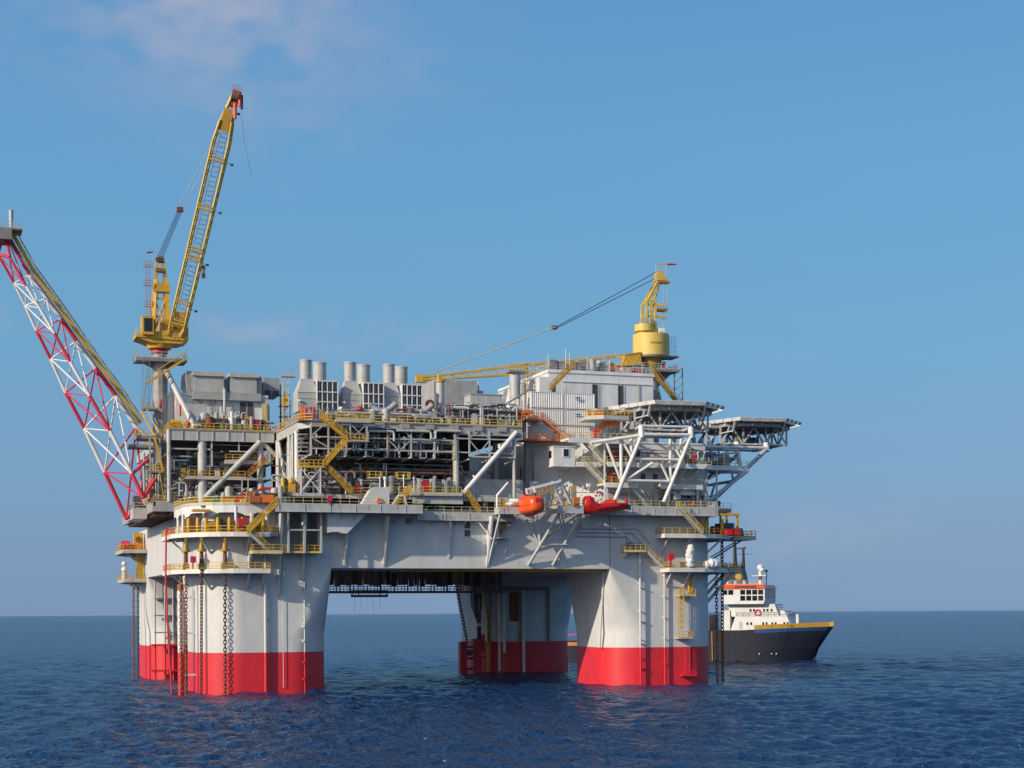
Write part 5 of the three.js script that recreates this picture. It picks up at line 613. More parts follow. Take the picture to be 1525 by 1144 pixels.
// helidecks
function helideck(label, cx, cz, cols) {
  const t = thing('helideck', label, 'helideck', undefined, 'octagonal helidecks'), Y = 51, A = 10.4, K = Math.tan(Math.PI / 8), OUT = [[-12.9, -9.1], [-5.6, 11], [4, 11.8], [11, 5.4], [11.6, -5.6], [4.6, -12.6], [-7.4, -13.1]], oct = (a) => OUT.map(([x, z]) => [cx + x * (1 + (a - A - 1.2) / 11.5), cz + z * (1 + (a - A - 1.2) / 11.5)]);
  part(t, 'deck', 'steelL', (m) => m.prism(oct(A), 'y', Y - .35, Y)); 
  const o1 = oct(A + .92), o2 = oct(A + 1.2);
  for (let i = 0; i < OUT.length; i++) { const j = (i + 1) % OUT.length, nk = Math.round(Math.hypot(o2[i][0] - o2[j][0], o2[i][1] - o2[j][1]) / 2.4); for (let k = 0; k < nk; k++) { const L = (p, q, s) => [p[0] + (q[0] - p[0]) * s, p[1] + (q[1] - p[1]) * s], s0 = (k + .04) / nk, s1 = (k + .94) / nk, a = L(o1[i], o1[j], s0), b = L(o1[i], o1[j], s1), c = L(o2[i], o2[j], s1), d = L(o2[i], o2[j], s0); part(t, 'net_panel', 'white', (m) => m.hex([V(a[0], Y - .34, a[1]), V(b[0], Y - .34, b[1]), V(c[0], Y + .2, c[1]), V(d[0], Y + .2, d[1])], [V(a[0], Y - .26, a[1]), V(b[0], Y - .26, b[1]), V(c[0], Y + .27, c[1]), V(d[0], Y + .27, d[1])])); } }
  const G = [[-6, 'x'], [0, 'x'], [6, 'x']];
  part(t, 'deck_beams', 'steelL', (m) => { for (let k = -4; k <= 4; k++) { const h = Math.min(A - .3, A * (1 + K) * .93 - Math.abs(k * 2.2)) - .6; m.ibeam([cx + k * 2.2, Y - .75, cz - h], [cx + k * 2.2, Y - .75, cz + h], .3, .8); m.ibeam([cx - h, Y - .95, cz + k * 2.2], [cx + h, Y - .95, cz + k * 2.2], .28, .5); } });
  const lo = 46.5;
  part(t, 'lower_chord', 'steelL', (m) => { for (const g of [-6, 0, 6.2]) { m.bar([cx - 7.6, lo, cz + g], [cx + 7, lo, cz + g], .35).bar([cx + g, lo, cz - 7], [cx + g, lo, cz + 7], .35); } });
  for (const g of [6.2, 0, -6]) for (let k = 0; k < 6; k++) { const x = cx - 7.6 + k * 2.45, up = k % 2; part(t, 'truss_diagonal', 'pipeL', (m) => m.cyl(V(x, up ? Y - 1.1 : lo, cz + g), V(x + 2.45, up ? lo : Y - 1.1, cz + g), .2, .2, 8)); }
  for (const g of [-6, 6.2]) for (let k = 0; k < 5; k++) { const z = cz - 7 + k * 2.8, up = k % 2; part(t, 'truss_diagonal', 'steelL', (m) => m.cyl(V(cx + g, up ? Y - 1.1 : lo, z), V(cx + g, up ? lo : Y - 1.1, z + 2.8), .2, .2, 8)); }
  for (const [a, b] of [[-7.6, 6.2], [-2.6, 6.2], [2.4, 6.2], [7, 6.2], [-7.6, 0], [7, 0], [-7.6, -6], [0, -6], [7, -6]]) part(t, 'truss_post', 'steelL', (m) => m.box(cx + a - .15, cx + a + .15, lo, Y - .8, cz + b - .15, cz + b + .15));
  for (const [a, b] of [[-5.6, 8.6], [5.2, 8.8]]) part(t, 'edge_bracket', 'white', (m) => { m.bar([cx + a, Y - .4, cz + b], [cx + a + .3, Y - 2.2, cz + b - 1.6], .34).bar([cx + a + .3, Y - 2, cz + b - 1.7], [cx + a - 2.2, Y - 2.6, cz + b - 2.4], .22); });
  part(t, 'catwalk', 'grate', (m) => m.box(cx - 6.8, cx + 6.6, lo + .2, lo + .3, cz + 1, cz + 5.4)); part(t, 'pump_cabinet', 'steelM', (m) => m.box(cx - 3, cx - .4, lo + .3, lo + 2.6, cz + 2, cz + 4).box(cx + 3, cx + 4.6, lo + .3, lo + 2.2, cz - 3, cz - 1)); part(t, 'drain_pipe', 'steelM', (m) => m.pipe([[cx - 6, Y - 1.4, cz + 4.6], [cx + 6, Y - 1.4, cz + 4.6], [cx + 6, lo, cz + 4.6]], .12));
  for (const f of cols) part(t, f[0], f[4] || 'white', (m) => m.cyl(v3(f[1]), v3(f[2]), f[3], f[3], 12));
  return t;
}
helideck('nearer octagonal helideck on white tubular struts above the quarters', 75.4, 2.6, [
  ['main_strut', [66.4, 44.7, 15], [61.9, 33, 13.1], .36], ['main_strut', [76.1, 44.9, 15], [71.5, 33, 13.1], .36], ['support_post', [63.2, 44.2, 13.2], [63.2, 36.2, 13.2], .3], ['support_post', [65.2, 44.4, 13.2], [65.2, 40.4, 13.2], .3], ['support_post', [72.8, 44.4, 13.2], [72.8, 36.4, 13.2], .3], ['support_post', [74.9, 44.5, 13.2], [74.9, 40.8, 13.2], .28],
  ['cross_tube', [57.8, 43.4, 12.4], [66.4, 44.7, 15], .32], ['cross_tube', [66.4, 44.8, 15], [76.1, 45, 15], .34], ['cross_tube', [65, 40.5, 14], [74.6, 40.6, 14], .26], ['cross_tube', [63.8, 36.7, 13.6], [72.4, 36.7, 13.6], .28], ['diagonal_tube', [63.8, 36.7, 13.6], [69, 39.9, 14], .28], ['diagonal_tube', [60.4, 43.6, 13], [63, 37, 13.2], .25], ['diagonal_tube', [63.4, 43.8, 13.2], [65.2, 40.7, 13.6], .23], ['diagonal_tube', [70.4, 40.6, 13.6], [72.4, 36.9, 13.4], .25], ['diagonal_tube', [73, 44, 13.2], [74.8, 40.8, 13.6], .23], ['diagonal_tube', [66.4, 44.6, 14.8], [68, 44.2, 8.4], .26], ['diagonal_tube', [76.1, 44.8, 14.8], [77.6, 44.2, 8.4], .26],
  ['node_can', [66.4, 44.2, 15], [66.5, 46.4, 14.6], .52], ['node_can', [76.1, 44.4, 15], [76.2, 46.4, 14.6], .52], ['lower_ring', [66.4, 46.4, 14.6], [76.2, 46.5, 14.6], .22], ['lower_ring', [66.4, 46.4, 14.6], [68, 46.5, 8.6], .22], ['lower_ring', [76.2, 46.5, 14.6], [77.6, 46.5, 8.6], .22], ['rear_post', [68, 46.5, -3], [68, 44.2, -3], .35], ['rear_post', [81, 46.5, -3], [81, 44.2, -3], .35]]);
helideck('farther octagonal helideck reaching out at the right end of the platform', 102, -16.5, [
  ['main_strut', [103.4, 45.4, -8], [84.4, 31.6, 0], .42, 'steelL'], ['main_strut', [96, 40.4, -2], [84.3, 33.4, 3], .34, 'white'], ['cross_tube', [88, 45.2, -6], [103.6, 45.6, -8], .34], ['support_post', [97, 46.4, -8], [97, 40.8, -7], .32], ['node_can', [103.4, 44.9, -8], [103.4, 46.6, -8.4], .55], ['node_can', [96.9, 45, -8], [96.9, 46.6, -8.4], .5], ['node_can', [91, 45, -8], [91, 46.6, -8.4], .5], ['support_post', [91, 46.4, -8], [91, 40.6, -7], .3], ['diagonal_tube', [91, 40.4, -6], [84.3, 35.4, -4], .3, 'steelL'], ['cross_tube', [84, 40.3, -7], [97.4, 40.6, -7], .3, 'steelL'], ['rear_strut', [105, 45.6, -24], [84.4, 31.6, -22], .42, 'steelL'], ['cross_tube', [94.2, 38.6, -4.6], [94.6, 38.7, -23], .3, 'steelL'], ['diagonal_tube', [94.4, 38.8, -5], [99, 42.4, -15], .25, 'steelL'], ['diagonal_tube', [99, 42.4, -15], [94.5, 38.8, -23], .25, 'steelL'], ['diagonal_tube', [88.6, 35, -3], [94.4, 38.8, -13], .25, 'steelL'], ['cross_tube', [88.4, 34.8, -2], [88.6, 34.9, -22], .3, 'under']]);
clutter(q1, 63, [84, 92], [40.7, 44.8], [-5, 3], { boxes: 8, risers: 14, runs: 10, tanks: 3 });
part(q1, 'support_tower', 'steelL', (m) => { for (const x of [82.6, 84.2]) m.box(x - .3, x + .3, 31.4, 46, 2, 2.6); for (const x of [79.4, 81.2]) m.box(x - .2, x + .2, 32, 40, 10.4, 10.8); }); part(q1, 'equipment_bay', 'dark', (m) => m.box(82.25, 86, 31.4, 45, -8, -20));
for (const x of [76.5, 79.2]) part(q1, 'bracket', 'white', (m) => m.bar([x, 39.2, 11.6], [x - .4, 37, 9], .3));

// ================================================================ BOATS AND DAVITS
function hullLoft(m, secs) { for (let i = 0; i < secs.length - 1; i++) { const A = secs[i], B = secs[i + 1]; for (let k = 0; k < A.length; k++) { const l = (k + 1) % A.length; m.quad(A[k], A[l], B[l], B[k]); } } for (const [S, f] of [[secs[0], 1], [secs[secs.length - 1], -1]]) { const c = S.reduce((a, b) => a.clone().add(b), V(0, 0, 0)).multiplyScalar(1 / S.length); for (let k = 0; k < S.length; k++) { const l = (k + 1) % S.length; f > 0 ? m.tri(c, S[l], S[k]) : m.tri(c, S[k], S[l]); } } }
function smooth(mesh) { const g = mesh.geometry, P = g.attributes.position, N = g.attributes.normal, map = new Map(), acc = []; for (let i = 0; i < P.count; i++) { const k = [P.getX(i), P.getY(i), P.getZ(i)].map((v) => Math.round(v * 200)).join(); if (!map.has(k)) { map.set(k, acc.length); acc.push(V(0, 0, 0)); } acc[map.get(k)].add(V(N.getX(i), N.getY(i), N.getZ(i))); } for (let i = 0; i < P.count; i++) { const k = [P.getX(i), P.getY(i), P.getZ(i)].map((v) => Math.round(v * 200)).join(), n = acc[map.get(k)].clone().normalize(); N.setXYZ(i, n.x, n.y, n.z); } return mesh; }
{
  const t = thing('lifeboat', 'orange enclosed lifeboat hanging from white davit arms', 'lifeboat', undefined), cx = 44.6, cy = 31.7, cz = 17.4, Lh = 3.7;
  const sec = (s) => { const e = Math.sqrt(Math.max(0, 1 - Math.abs(s) ** 3)), w = 1.75 * (.34 + .66 * e), out = []; for (let k = 0; k < 20; k++) { const q = k / 20 * 2 * Math.PI, c = Math.cos(q), n = Math.sin(q), pw = (v, p) => Math.sign(v) * Math.abs(v) ** p; out.push(V(cx + w * pw(c, .55) + (n > 0 ? 0 : 0), cy + (n > 0 ? 1.65 * (.4 + .6 * e) : 1.55 * (.55 + .45 * e)) * pw(n, .62), cz + s * Lh)); } return out; };
  const ss = [-1, -.93, -.8, -.6, -.3, 0, .3, .6, .8, .93, 1]; 
  smooth(part(t, 'hull', 'boat', (m) => hullLoft(m, ss.map(sec)))); part(t, 'gunwale', 'rescue', (m) => { for (const s of [-1, 1]) for (let i = 1; i < ss.length - 2; i++) { const W = (v) => 1.77 * (.34 + .66 * Math.sqrt(Math.max(0, 1 - Math.abs(v) ** 3))); m.bar([cx + s * W(ss[i]), cy - .05, cz + ss[i] * Lh], [cx + s * W(ss[i + 1]), cy - .05, cz + ss[i + 1] * Lh], .07, .1); } });
  part(t, 'conning_hatch', 'boat', (m) => m.box(cx - .7, cx + .7, cy + 1.5, cy + 1.95, cz - 2.8, cz - 1.2)); part(t, 'hatch_window', 'glass', (m) => m.box(cx - .6, cx + .6, cy + 1.62, cy + 1.85, cz - 1.2, cz - 1.16)); part(t, 'door', 'rescue', (m) => m.box(cx - .5, cx + .5, cy + .3, cy + 1.1, cz + 3.58, cz + 3.72)); part(t, 'lifting_hook', 'dark', (m) => m.box(cx - .15, cx + .15, cy + 1.6, cy + 2.1, cz + 1.9, cz + 2.2).box(cx - .15, cx + .15, cy + 1.6, cy + 2.1, cz - 2.2, cz - 1.9)); part(t, 'keel', 'rescue', (m) => m.box(cx - .12, cx + .12, cy - 1.75, cy - 1.4, cz - 2.8, cz + 2.8));
}
{ const t = thing('lifeboat_davit', 'white bent davit arms holding the orange lifeboat', 'davit'); for (const z of [15.3, 19.2]) part(t, 'arm', 'white', (m) => m.bar([44.4, 34.6, z], [49.4, 35.9, z], .45, .4).bar([49.2, 36, z], [51.9, 32.2, z - 1.6], .42, .5).bar([44.5, 34.8, z], [44.7, 33.7, z], .35)); part(t, 'fall', 'dark', (m) => { for (const z of [15.3, 19.2]) m.cyl(V(44.6, 33.4, z), V(44.6, 34.5, z), .05); }); part(t, 'platform_rail', 'yellow', (m) => { m.rail([[46, 33, 13.6], [49.6, 34.6, 13.6], [51.4, 32.6, 13.6]], { w: .09, sp: .8 }); m.rail([[50, 31.75, 13.4], [54.3, 31.75, 13.4]], { w: .09, sp: .8 }); m.rail([[52, 32.8, 13.4], [54.3, 34.6, 13.4]], { w: .09, sp: .6 }); }); part(t, 'winch', 'yellowP', (m) => m.cyl(V(52.2, 32.4, 14.6), V(53.2, 32.4, 14.6), .55, .55, 12)); part(t, 'control_box', 'orange', (m) => m.box(52.9, 54, 31.75, 33.4, 15.6, 16.4)); part(t, 'arm_support', 'white', (m) => m.bar([54.9, 35.4, 15.8], [53.8, 32, 15.8], .24)); }
{ const t = thing('rescue_boat', 'red open rescue boat with raised bow beside the grey boat landing', 'boat'), X = (s) => 54.6 + s * 8.4;
  const sec = (s) => { const w = .25 + 1.05 * Math.sin(Math.PI * Math.min(.92, .12 + s * .78)), dk = 32.15 + 1.45 * (1 - sstep(.1, .27, s)) * sstep(-.06, .06, s) + s * .25, kl = 30.5 + s * s * .95, z = 16.6; return [V(X(s), kl, z), V(X(s), kl + .5, z + w * .7), V(X(s), dk, z + w), V(X(s), dk, z - w), V(X(s), kl + .5, z - w * .7)]; };
  smooth(part(t, 'hull', 'rescue', (m) => hullLoft(m, [0, .02, .05, .09, .12, .15, .18, .21, .24, .28, .35, .5, .7, .85, .95, 1].map(sec)))); part(t, 'fender', 'rescue', (m) => m.bar([56.4, 32.1, 17.7], [62.2, 32.35, 17.6], .2, .26)); part(t, 'console', 'boat', (m) => m.prism([[58, 32.2], [60.4, 32.2], [60.2, 33], [59.4, 33.2], [58.5, 32.8]], 'z', 16.1, 17.1)); part(t, 'seat', 'orange', (m) => m.box(60.5, 61, 32.2, 33.2, 16.3, 16.9)); part(t, 'arch', 'white', (m) => m.pipe([[57.2, 32.2, 16.4], [57.6, 34.2, 16.4], [58.4, 33.2, 16.4]], .14)); part(t, 'mast', 'red', (m) => m.cyl(V(57.4, 32.2, 16.2), V(57.4, 34.6, 16.2), .15).box(56.9, 57.9, 33.6, 33.8, 16, 16.4)); part(t, 'outboard_motor', 'rescue', (m) => m.box(62.5, 62.85, 32.2, 33.3, 16.5, 16.9)); part(t, 'outboard_leg', 'green', (m) => m.box(62.9, 63.5, 31.3, 32.2, 16.4, 16.9)); }
{ const t = thing('boat_landing_struts', 'diagonal tube struts under the boat landing braced to the deck box', 'struts');
  for (const [a, b, r] of [[[50.2, 30.5, 16.4], [46.2, 21.6, 11.2], .3], [[54.3, 30.5, 16.4], [50.8, 21.6, 11.2], .3], [[45.4, 29.6, 12.6], [47.6, 25.4, 12.9], .2], [[47.7, 29.6, 12.2], [47.8, 25, 13], .28], [[54, 30.4, 16], [48.4, 26.2, 13.4], .2], [[50, 30.2, 16.3], [52.8, 25.6, 13.6], .18], [[48, 25.2, 13.3], [52.6, 25.2, 13.6], .17], [[52.4, 29.6, 12.4], [52.6, 25.4, 13.4], .18]]) part(t, 'tube', 'steelL', (m) => m.cyl(V(...a), V(...b), r, r, 10)); }
{ const t = thing('small_davit', 'small white davit jib on the landing left of the lifeboat', 'davit'); part(t, 'post', 'white', (m) => m.cyl(V(39.4, 31.4, 14.6), V(39.4, 33.6, 14.6), .22, .22, 10)); part(t, 'jib', 'white', (m) => m.cyl(V(39.3, 33.4, 14.6), V(41.4, 35.8, 14.6), .24, .2, 10)); }
{ const t = thing('davit_landing_brace', 'slanted props and little grating under the davit landing', 'brace'); part(t, 'prop', 'hull', (m) => m.bar([39.7, 30.2, 15.2], [38.9, 22, 11.3], .3)); part(t, 'prop', 'hull', (m) => m.bar([36.6, 29.2, 12.4], [38.9, 26, 13.2], .2)); part(t, 'grating', 'steelL', (m) => m.box(39, 42.4, 26.2, 26.4, 11.05, 13)); part(t, 'hanger', 'steelL', (m) => m.bar([42.2, 26.2, 12.9], [41.8, 23.4, 11.2], .1).bar([40, 26.2, 12.9], [39.6, 23.4, 11.2], .1)); part(t, 'pump', 'steelL', (m) => m.cyl(V(40.2, 26.4, 12.3), V(40.2, 29, 12.3), .3, .3, 10)); }
{ const t = thing('life_raft', 'white life raft canisters on the landing left of the lifeboat', 'raft'); for (const [x, y] of [[41.2, 32], [42.2, 32.6]]) part(t, 'canister', 'white', (m) => m.caps([x, y, 14], [x + .9, y, 14.4], .5, 12)); part(t, 'cradle', 'red', (m) => m.box(41, 43.4, 31.42, 31.9, 13.6, 14.6)); part(t, 'yellow_box', 'yellow', (m) => m.box(40.2, 40.9, 31.42, 33, 13.8, 14.4)); }
tag(part(scene, 'green_buoy', 'green', (m) => m.cyl(V(43.6, 31.6, 12), V(43.6, 33.4, 12), .55, .3, 12).cyl(V(43.6, 33.4, 12), V(43.6, 34.6, 12), .08, .08, 6)), 'green marker beside the lifeboat', 'marker');
// ================================================================ FLARE BOOM
{
  const A = [[-19.1, 30.9, -25], [-23, 39.4, -24.5], [-26.6, 47.2, -24], [-29.9, 53.5, -23.5], [-32.5, 59.4, -23], [-35, 64.3, -22.5], [-36.9, 68.6, -22], [-38.8, 72.4, -21.5], [-41.6, 77.3, -21]];
  const C = [[-17.8, 33.8, -10], [-19.7, 38.1, -10.6], [-23.3, 45.5, -11.2], [-26.7, 51.6, -11.9], [-29.9, 57.5, -12.5], [-32.5, 62.4, -13.1], [-34.9, 66.8, -13.8], [-37.1, 70.6, -14.4], [-39.8, 75.6, -15]];
  const B = [[-16.4, 45.4, -18], [-18.1, 47.1, -18], [-21.6, 52.6, -18], [-25.1, 57.3, -18], [-28.4, 62, -18], [-31, 65.8, -18], [-33.5, 69.3, -18], [-36.4, 73.3, -18], [-40.5, 80.7, -18]];
  const t = thing('flare_boom', 'red and white striped lattice flare boom leaning out to the left', 'flare boom');
  const mt = (i) => ['pink', 'white', 'pink', 'white', 'pink', 'white', 'white', 'pink'][i], mb2 = (i) => ['white', 'white', 'pink', 'white', 'pink', 'white', 'white', 'pink'][i];
  for (let i = 0; i < 8; i++) { const r = .36 - i * .018, b = .17 - i * .007; part(t, 'chord', mt(i), (m) => m.cyl(V(...A[i]), V(...A[i + 1]), r, r, 12)); part(t, 'chord', mt(i), (m) => m.cyl(V(...C[i]), V(...C[i + 1]), r, r, 12)); part(t, 'chord', mb2(i), (m) => m.cyl(V(...B[i]), V(...B[i + 1]), r * 1.1, r * 1.1, 12));
    for (const [p, e, k] of [[A[i + 1], B[i + 1], 1], [B[i + 1], A[i], 1], [B[i + 1], C[i], .9], [A[i + 1], C[i + 1], .75], [A[i + 1], C[i], 1]]) part(t, 'brace', mt(i), (m) => m.cyl(V(...p), V(...e), b * k, b * k, 8)); }
  part(t, 'foot', 'pink', (m) => m.cyl(V(-19.1, 30.9, -25), V(-17, 33.6, -20), .3, .3, 10)); part(t, 'foot', 'pink', (m) => m.cyl(V(-19.6, 38, -10.8), V(-15.8, 41.6, -12), .3, .3, 10)); part(t, 'foot', 'pink', (m) => m.cyl(V(-17.8, 33.8, -10.2), V(-15.6, 37.2, -11), .36, .36, 10)); part(t, 'foot_strut', 'orange', (m) => m.bar([-17.9, 33.8, -11], [-15.9, 37.4, -11.4], .5).bar([-16.6, 33.4, -12], [-15.9, 35.6, -12.4], .5));
  part(t, 'walkway', 'yellow', (m) => { const off = V(.62, .5, .2); for (let i = 1; i < 8; i++) { const p = V(...B[i]).add(off), q = V(...B[i + 1]).add(off); m.bar(p, q, 1.1, .16).bar(p.clone().add(V(.1, .1, .56)), q.clone().add(V(.1, .1, .56)), .08, .6).bar(p.clone().add(V(.65, .75, .45)), q.clone().add(V(.65, .75, .45)), .1).bar(p.clone().add(V(.65, .75, -.45)), q.clone().add(V(.65, .75, -.45)), .1).bar(p.clone().add(V(.3, .4, .45)), q.clone().add(V(.3, .4, .45)), .08); for (let k = 0; k < 5; k++) { const c = p.clone().lerp(q, k / 5); m.bar(c.clone().add(V(0, 0, .45)), c.clone().add(V(.65, .75, .45)), .08); } } }); part(t, 'flare_pipe', 'steelL', (m) => { for (let i = 1; i < 8; i++) m.cyl(V(...B[i]).add(V(.3, .3, -.8)), V(...B[i + 1]).add(V(.3, .3, -.8)), .22, .22, 8); });
  part(t, 'walkway_hoop', 'pink', (m) => { for (let i = 6; i < 8; i++) for (const k of [.2, .5, .8]) { const c = V(...B[i]).lerp(V(...B[i + 1]), k); m.bar(c, c.clone().add(V(.9, .5, .3)), .14); } });
  part(t, 'tip_platform', 'steelM', (m) => m.box(-43.6, -37.6, 80.6, 80.85, -20.5, -15.5).box(-42.6, -39.4, 78.8, 80.6, -20.8, -15.2)); part(t, 'tip_rail', 'steelL', (m) => m.rail([[-43.6, 80.85, -15.6], [-37.7, 80.85, -15.6], [-37.7, 80.85, -20.4]], { w: .08 })); part(t, 'flare_tip', 'steelL', (m) => m.cyl(V(-39.4, 80.85, -17.6), V(-39.4, 84.4, -17.6), .34, .4, 12).cyl(V(-42.4, 80.85, -18), V(-42.4, 82.8, -18), .3, .3, 10)); part(t, 'tip_frame', 'pink', (m) => m.cyl(V(-41.6, 77.3, -21), V(-39.8, 75.6, -15), .3).cyl(V(-41.6, 77.3, -21), V(-40.5, 80.7, -18), .3).cyl(V(-39.8, 75.6, -15), V(-40.5, 80.7, -18), .3));
}
{ const t = thing('flare_access_tower', 'grey and yellow access stairs at the foot of the flare boom', 'tower'); part(t, 'landing', 'steelM', (m) => m.box(-18.4, -14, 44.6, 45.1, -14, -19)); part(t, 'landing', 'steelM', (m) => m.box(-20, -14, 42.9, 43.4, -12.6, -17)); part(t, 'landing', 'steelM', (m) => m.box(-16.6, -13.5, 38.4, 38.7, -11.4, -15)); part(t, 'landing', 'steelM', (m) => m.box(-17, -14.4, 50, 50.3, -15.6, -18)); part(t, 'guard_rail', 'yellow', (m) => { m.rail([[-18.3, 45.1, -19], [-18.3, 45.1, -14.1], [-14, 45.1, -14.1]], { w: .11, sp: .9 }); m.rail([[-16.5, 38.7, -11.5], [-13.6, 38.7, -11.5]], { w: .1, sp: .8 }); m.rail([[-17, 50.3, -15.7], [-14.4, 50.3, -15.7]], { w: .08 }); }); part(t, 'post', 'steel', (m) => { for (const [x, z] of [[-16.4, -11.6], [-14.6, -12.4]]) m.box(x - .15, x + .15, 33.2, 44.6, z - .15, z + .15); m.box(-15.8, -14.4, 40, 42.9, -11.8, -12); }); part(t, 'stair', 'yellow', (m) => { for (const [y0, y1, x0, x1] of [[33.4, 38.4, -14, -14.8], [38.7, 44.6, -14.2, -15.6]]) for (const z of [-11.2, -12.2]) m.bar([x0, y0, z], [x1, y1, z], .14, .34); m.bar([-17.6, 49.6, -14.4], [-15.4, 45.2, -13.6], .3).bar([-16.6, 49.9, -14], [-14.8, 45.6, -13], .14); }); part(t, 'cross_brace', 'steelL', (m) => m.bar([-16.4, 39, -11.5], [-13.4, 42, -11.5], .16).bar([-16.2, 34, -11.5], [-13.4, 37.4, -11.5], .16)); part(t, 'upper_stair', 'steelM', (m) => m.ladder([-16.6, 50.3, -16], [-15.6, 57.2, -16], [1, 0, 0], 1.1)); part(t, 'alarm_lamp', 'red', (m) => m.cyl(V(-13.9, 50.3, -16), V(-13.9, 52, -16), .22, .22, 8)); }

// ================================================================ LEFT CRANE
{
  const px = -13.7, pz = -19, t = thing('pedestal_crane', 'yellow crane with its lattice boom raised steeply, on the left corner', 'crane', undefined, 'pedestal cranes');
  part(t, 'pedestal', 'steel', (m) => m.cyl(V(px, 33.2, pz), V(px, 60.6, pz), 1.25, 1.25, 8).box(px - .35, px + .35, 46.2, 60, pz + 1.1, pz + 1.3)); part(t, 'prop', 'pipeL', (m) => m.cyl(V(px + 1, 57.4, pz + 1), V(-8.2, 46.2, -12), .55, .55, 12)); part(t, 'collar', 'steelM', (m) => { m.box(px - 4.4, px + 4.6, 58.9, 59.5, pz - 2.4, pz + 2.4); m.prism([[px - 3.4, 58.9], [px + 3.6, 58.9], [px + 1.1, 57.8], [px - 1.1, 57.8]], 'z', pz - .2, pz + .2); }); part(t, 'collar_rail', 'steelL', (m) => m.rail([[px - 4.4, 59.5, pz - 2], [px - 4.4, 59.5, pz + 2.3], [px + 4.6, 59.5, pz + 2.3], [px + 4.6, 59.5, pz - 2]], { w: .09 })); part(t, 'access_stair', 'yellow', (m) => { for (const s of [0, 1]) m.bar([px - 2.8, 54.6, pz + 2.7 + s], [px + 4.4, 59.6, pz + 2.7 + s], .18, .36).bar([px - 2.8, 55.8, pz + 2.7 + s], [px + 4.4, 60.8, pz + 2.7 + s], .12); }); part(t, 'side_ladder', 'steelM', (m) => m.ladder([px - 3, 49, pz + 3], [px - 2.7, 59, pz + 3], [1, 0, 0], 1.3)); 
  part(t, 'slew_ring', 'yellow', (m) => m.cyl(V(px, 61.4, pz), V(px, 62.3, pz), 2.1, 2.4, 20)); part(t, 'slew_drive', 'red', (m) => m.cyl(V(px, 60.6, pz), V(px, 61.4, pz), 1.5, 1.5, 16)); part(t, 'machinery_deck', 'yellow', (m) => m.prism([[px - 4.4, 63.1], [px + 4.8, 62.7], [px + 4.8, 65], [px - 4.4, 63.7]], 'z', pz - 3, pz + 2.6).prism([[px - 4.4, 63.1], [px - 1.8, 62.2], [px + 3.4, 62.2], [px + 4.8, 62.7]], 'z', pz - 3, pz + 2.4));
  part(t, 'machinery_house', 'yellow', (m) => m.box(px + .1, px + 3.4, 63.4, 66.6, pz - 4, pz + 2).box(px + 3.5, px + 4.9, 62.9, 66.9, pz - 4, pz + 2.2).box(px + 2.8, px + 4.9, 66.9, 68.4, pz - 4, pz)); part(t, 'house_panel', 'yellowD', (m) => m.box(px + .3, px + 3.2, 64, 66.4, pz + 2, pz + 2.06)); const cab = part(t, 'cab', 'yellow', (m) => m.box(px - 3.4, px - 1.4, 63.5, 66.8, pz + .4, pz + 3.2)); part(cab, 'window', 'glass', (m) => m.box(px - 3.1, px - 1.65, 64, 66.4, pz + 3.2, pz + 3.24)); part(t, 'deck_rail', 'paleyel', (m) => m.rail([[px - 4.3, 63.6, pz - 2], [px - 4.3, 63.6, pz + 2.5], [px - 3.5, 63.6, pz + 2.5]], { w: .08 }));
  // gantry mast
  const top = V(px + .3, 78, pz - 1);
  for (const [dx, dz] of [[-1.3, 1.4], [1.6, 1.4], [-1.3, -2.6], [1.6, -2.6]]) part(t, 'mast_leg', 'yellow', (m) => m.bar([px + dx, 63.6, pz + dz], [px + .3 + dx * .6, 74, pz - .9 + dz * .2], .65).bar([px + .3 + dx * .6, 74, pz - .9 + dz * .2], [px + .3 + dx * .4, 77.4, pz - 1 + dz * .1], .5)); for (const y of [67, 70.4, 73]) part(t, 'mast_tie', 'yellow', (m) => { const k = (y - 63.6) / 10.4, w = lerp(1.45, .65, k), c = lerp(px + .15, px + .3, k), z = lerp(pz + 1.4, pz - .6, k); m.box(c - w, c + w, y, y + .45, z - .15, z + .15); }); part(t, 'mast_brace', 'yellow', (m) => m.bar([px - 1.2, 64, pz + 1.4], [px + 1.1, 70.4, pz + .1], .24).bar([px + 1.4, 64, pz + 1.4], [px - .8, 70.4, pz + .1], .24).bar([px - .7, 70.6, pz], [px + .8, 74, pz - .6], .2)); part(t, 'mast_head', 'yellowD', (m) => m.box(px - .6, px + 1.2, 75.6, 76.2, pz - 1.8, pz - .2).cyl(V(px - .3, 78, pz - 1), V(px + .9, 78, pz - 1), .6, .6, 12)); part(t, 'mast_hood', 'dark', (m) => m.box(px - .4, px + 1, 77.4, 78.2, pz - 1.7, pz - .4)); part(t, 'mast_platform', 'yellow', (m) => m.box(px - .9, px + 1.9, 71.8, 73.2, pz - 1.4, pz + .4)); part(t, 'ladder_cage', 'orangeD', (m) => { m.ladder([px - 1.9, 64.6, pz + .6], [px - 1.9, 77, pz - 1], [1, 0, 0], .7); for (const y of [68.8, 72.6, 76]) m.rail([[px - 2.8, y, pz + .6], [px - 1.2, y, pz + .6]], { w: .07, sp: .5 }); });
  part(t, 'windsock', 'pink', (m) => m.cyl(V(px - 2, 79, pz - 1), V(px - .9, 79.2, pz - 1), .2, .1, 8)); part(t, 'windsock_pole', 'steelL', (m) => m.cyl(V(px - 1, 76.8, pz - 1), V(px - 1, 79.2, pz - 1), .05, .05, 6));
  // boom
  const F = V(-10.9, 64.6, -16.4), T = V(-3.3, 103.4, .6), dir = T.clone().sub(F).normalize(), side = V(.945, 0, .327).addScaledVector(dir, -V(.945, 0, .327).dot(dir)).normalize(), dep = V(0, 0, 0).crossVectors(side, dir).normalize(), L = F.distanceTo(T);
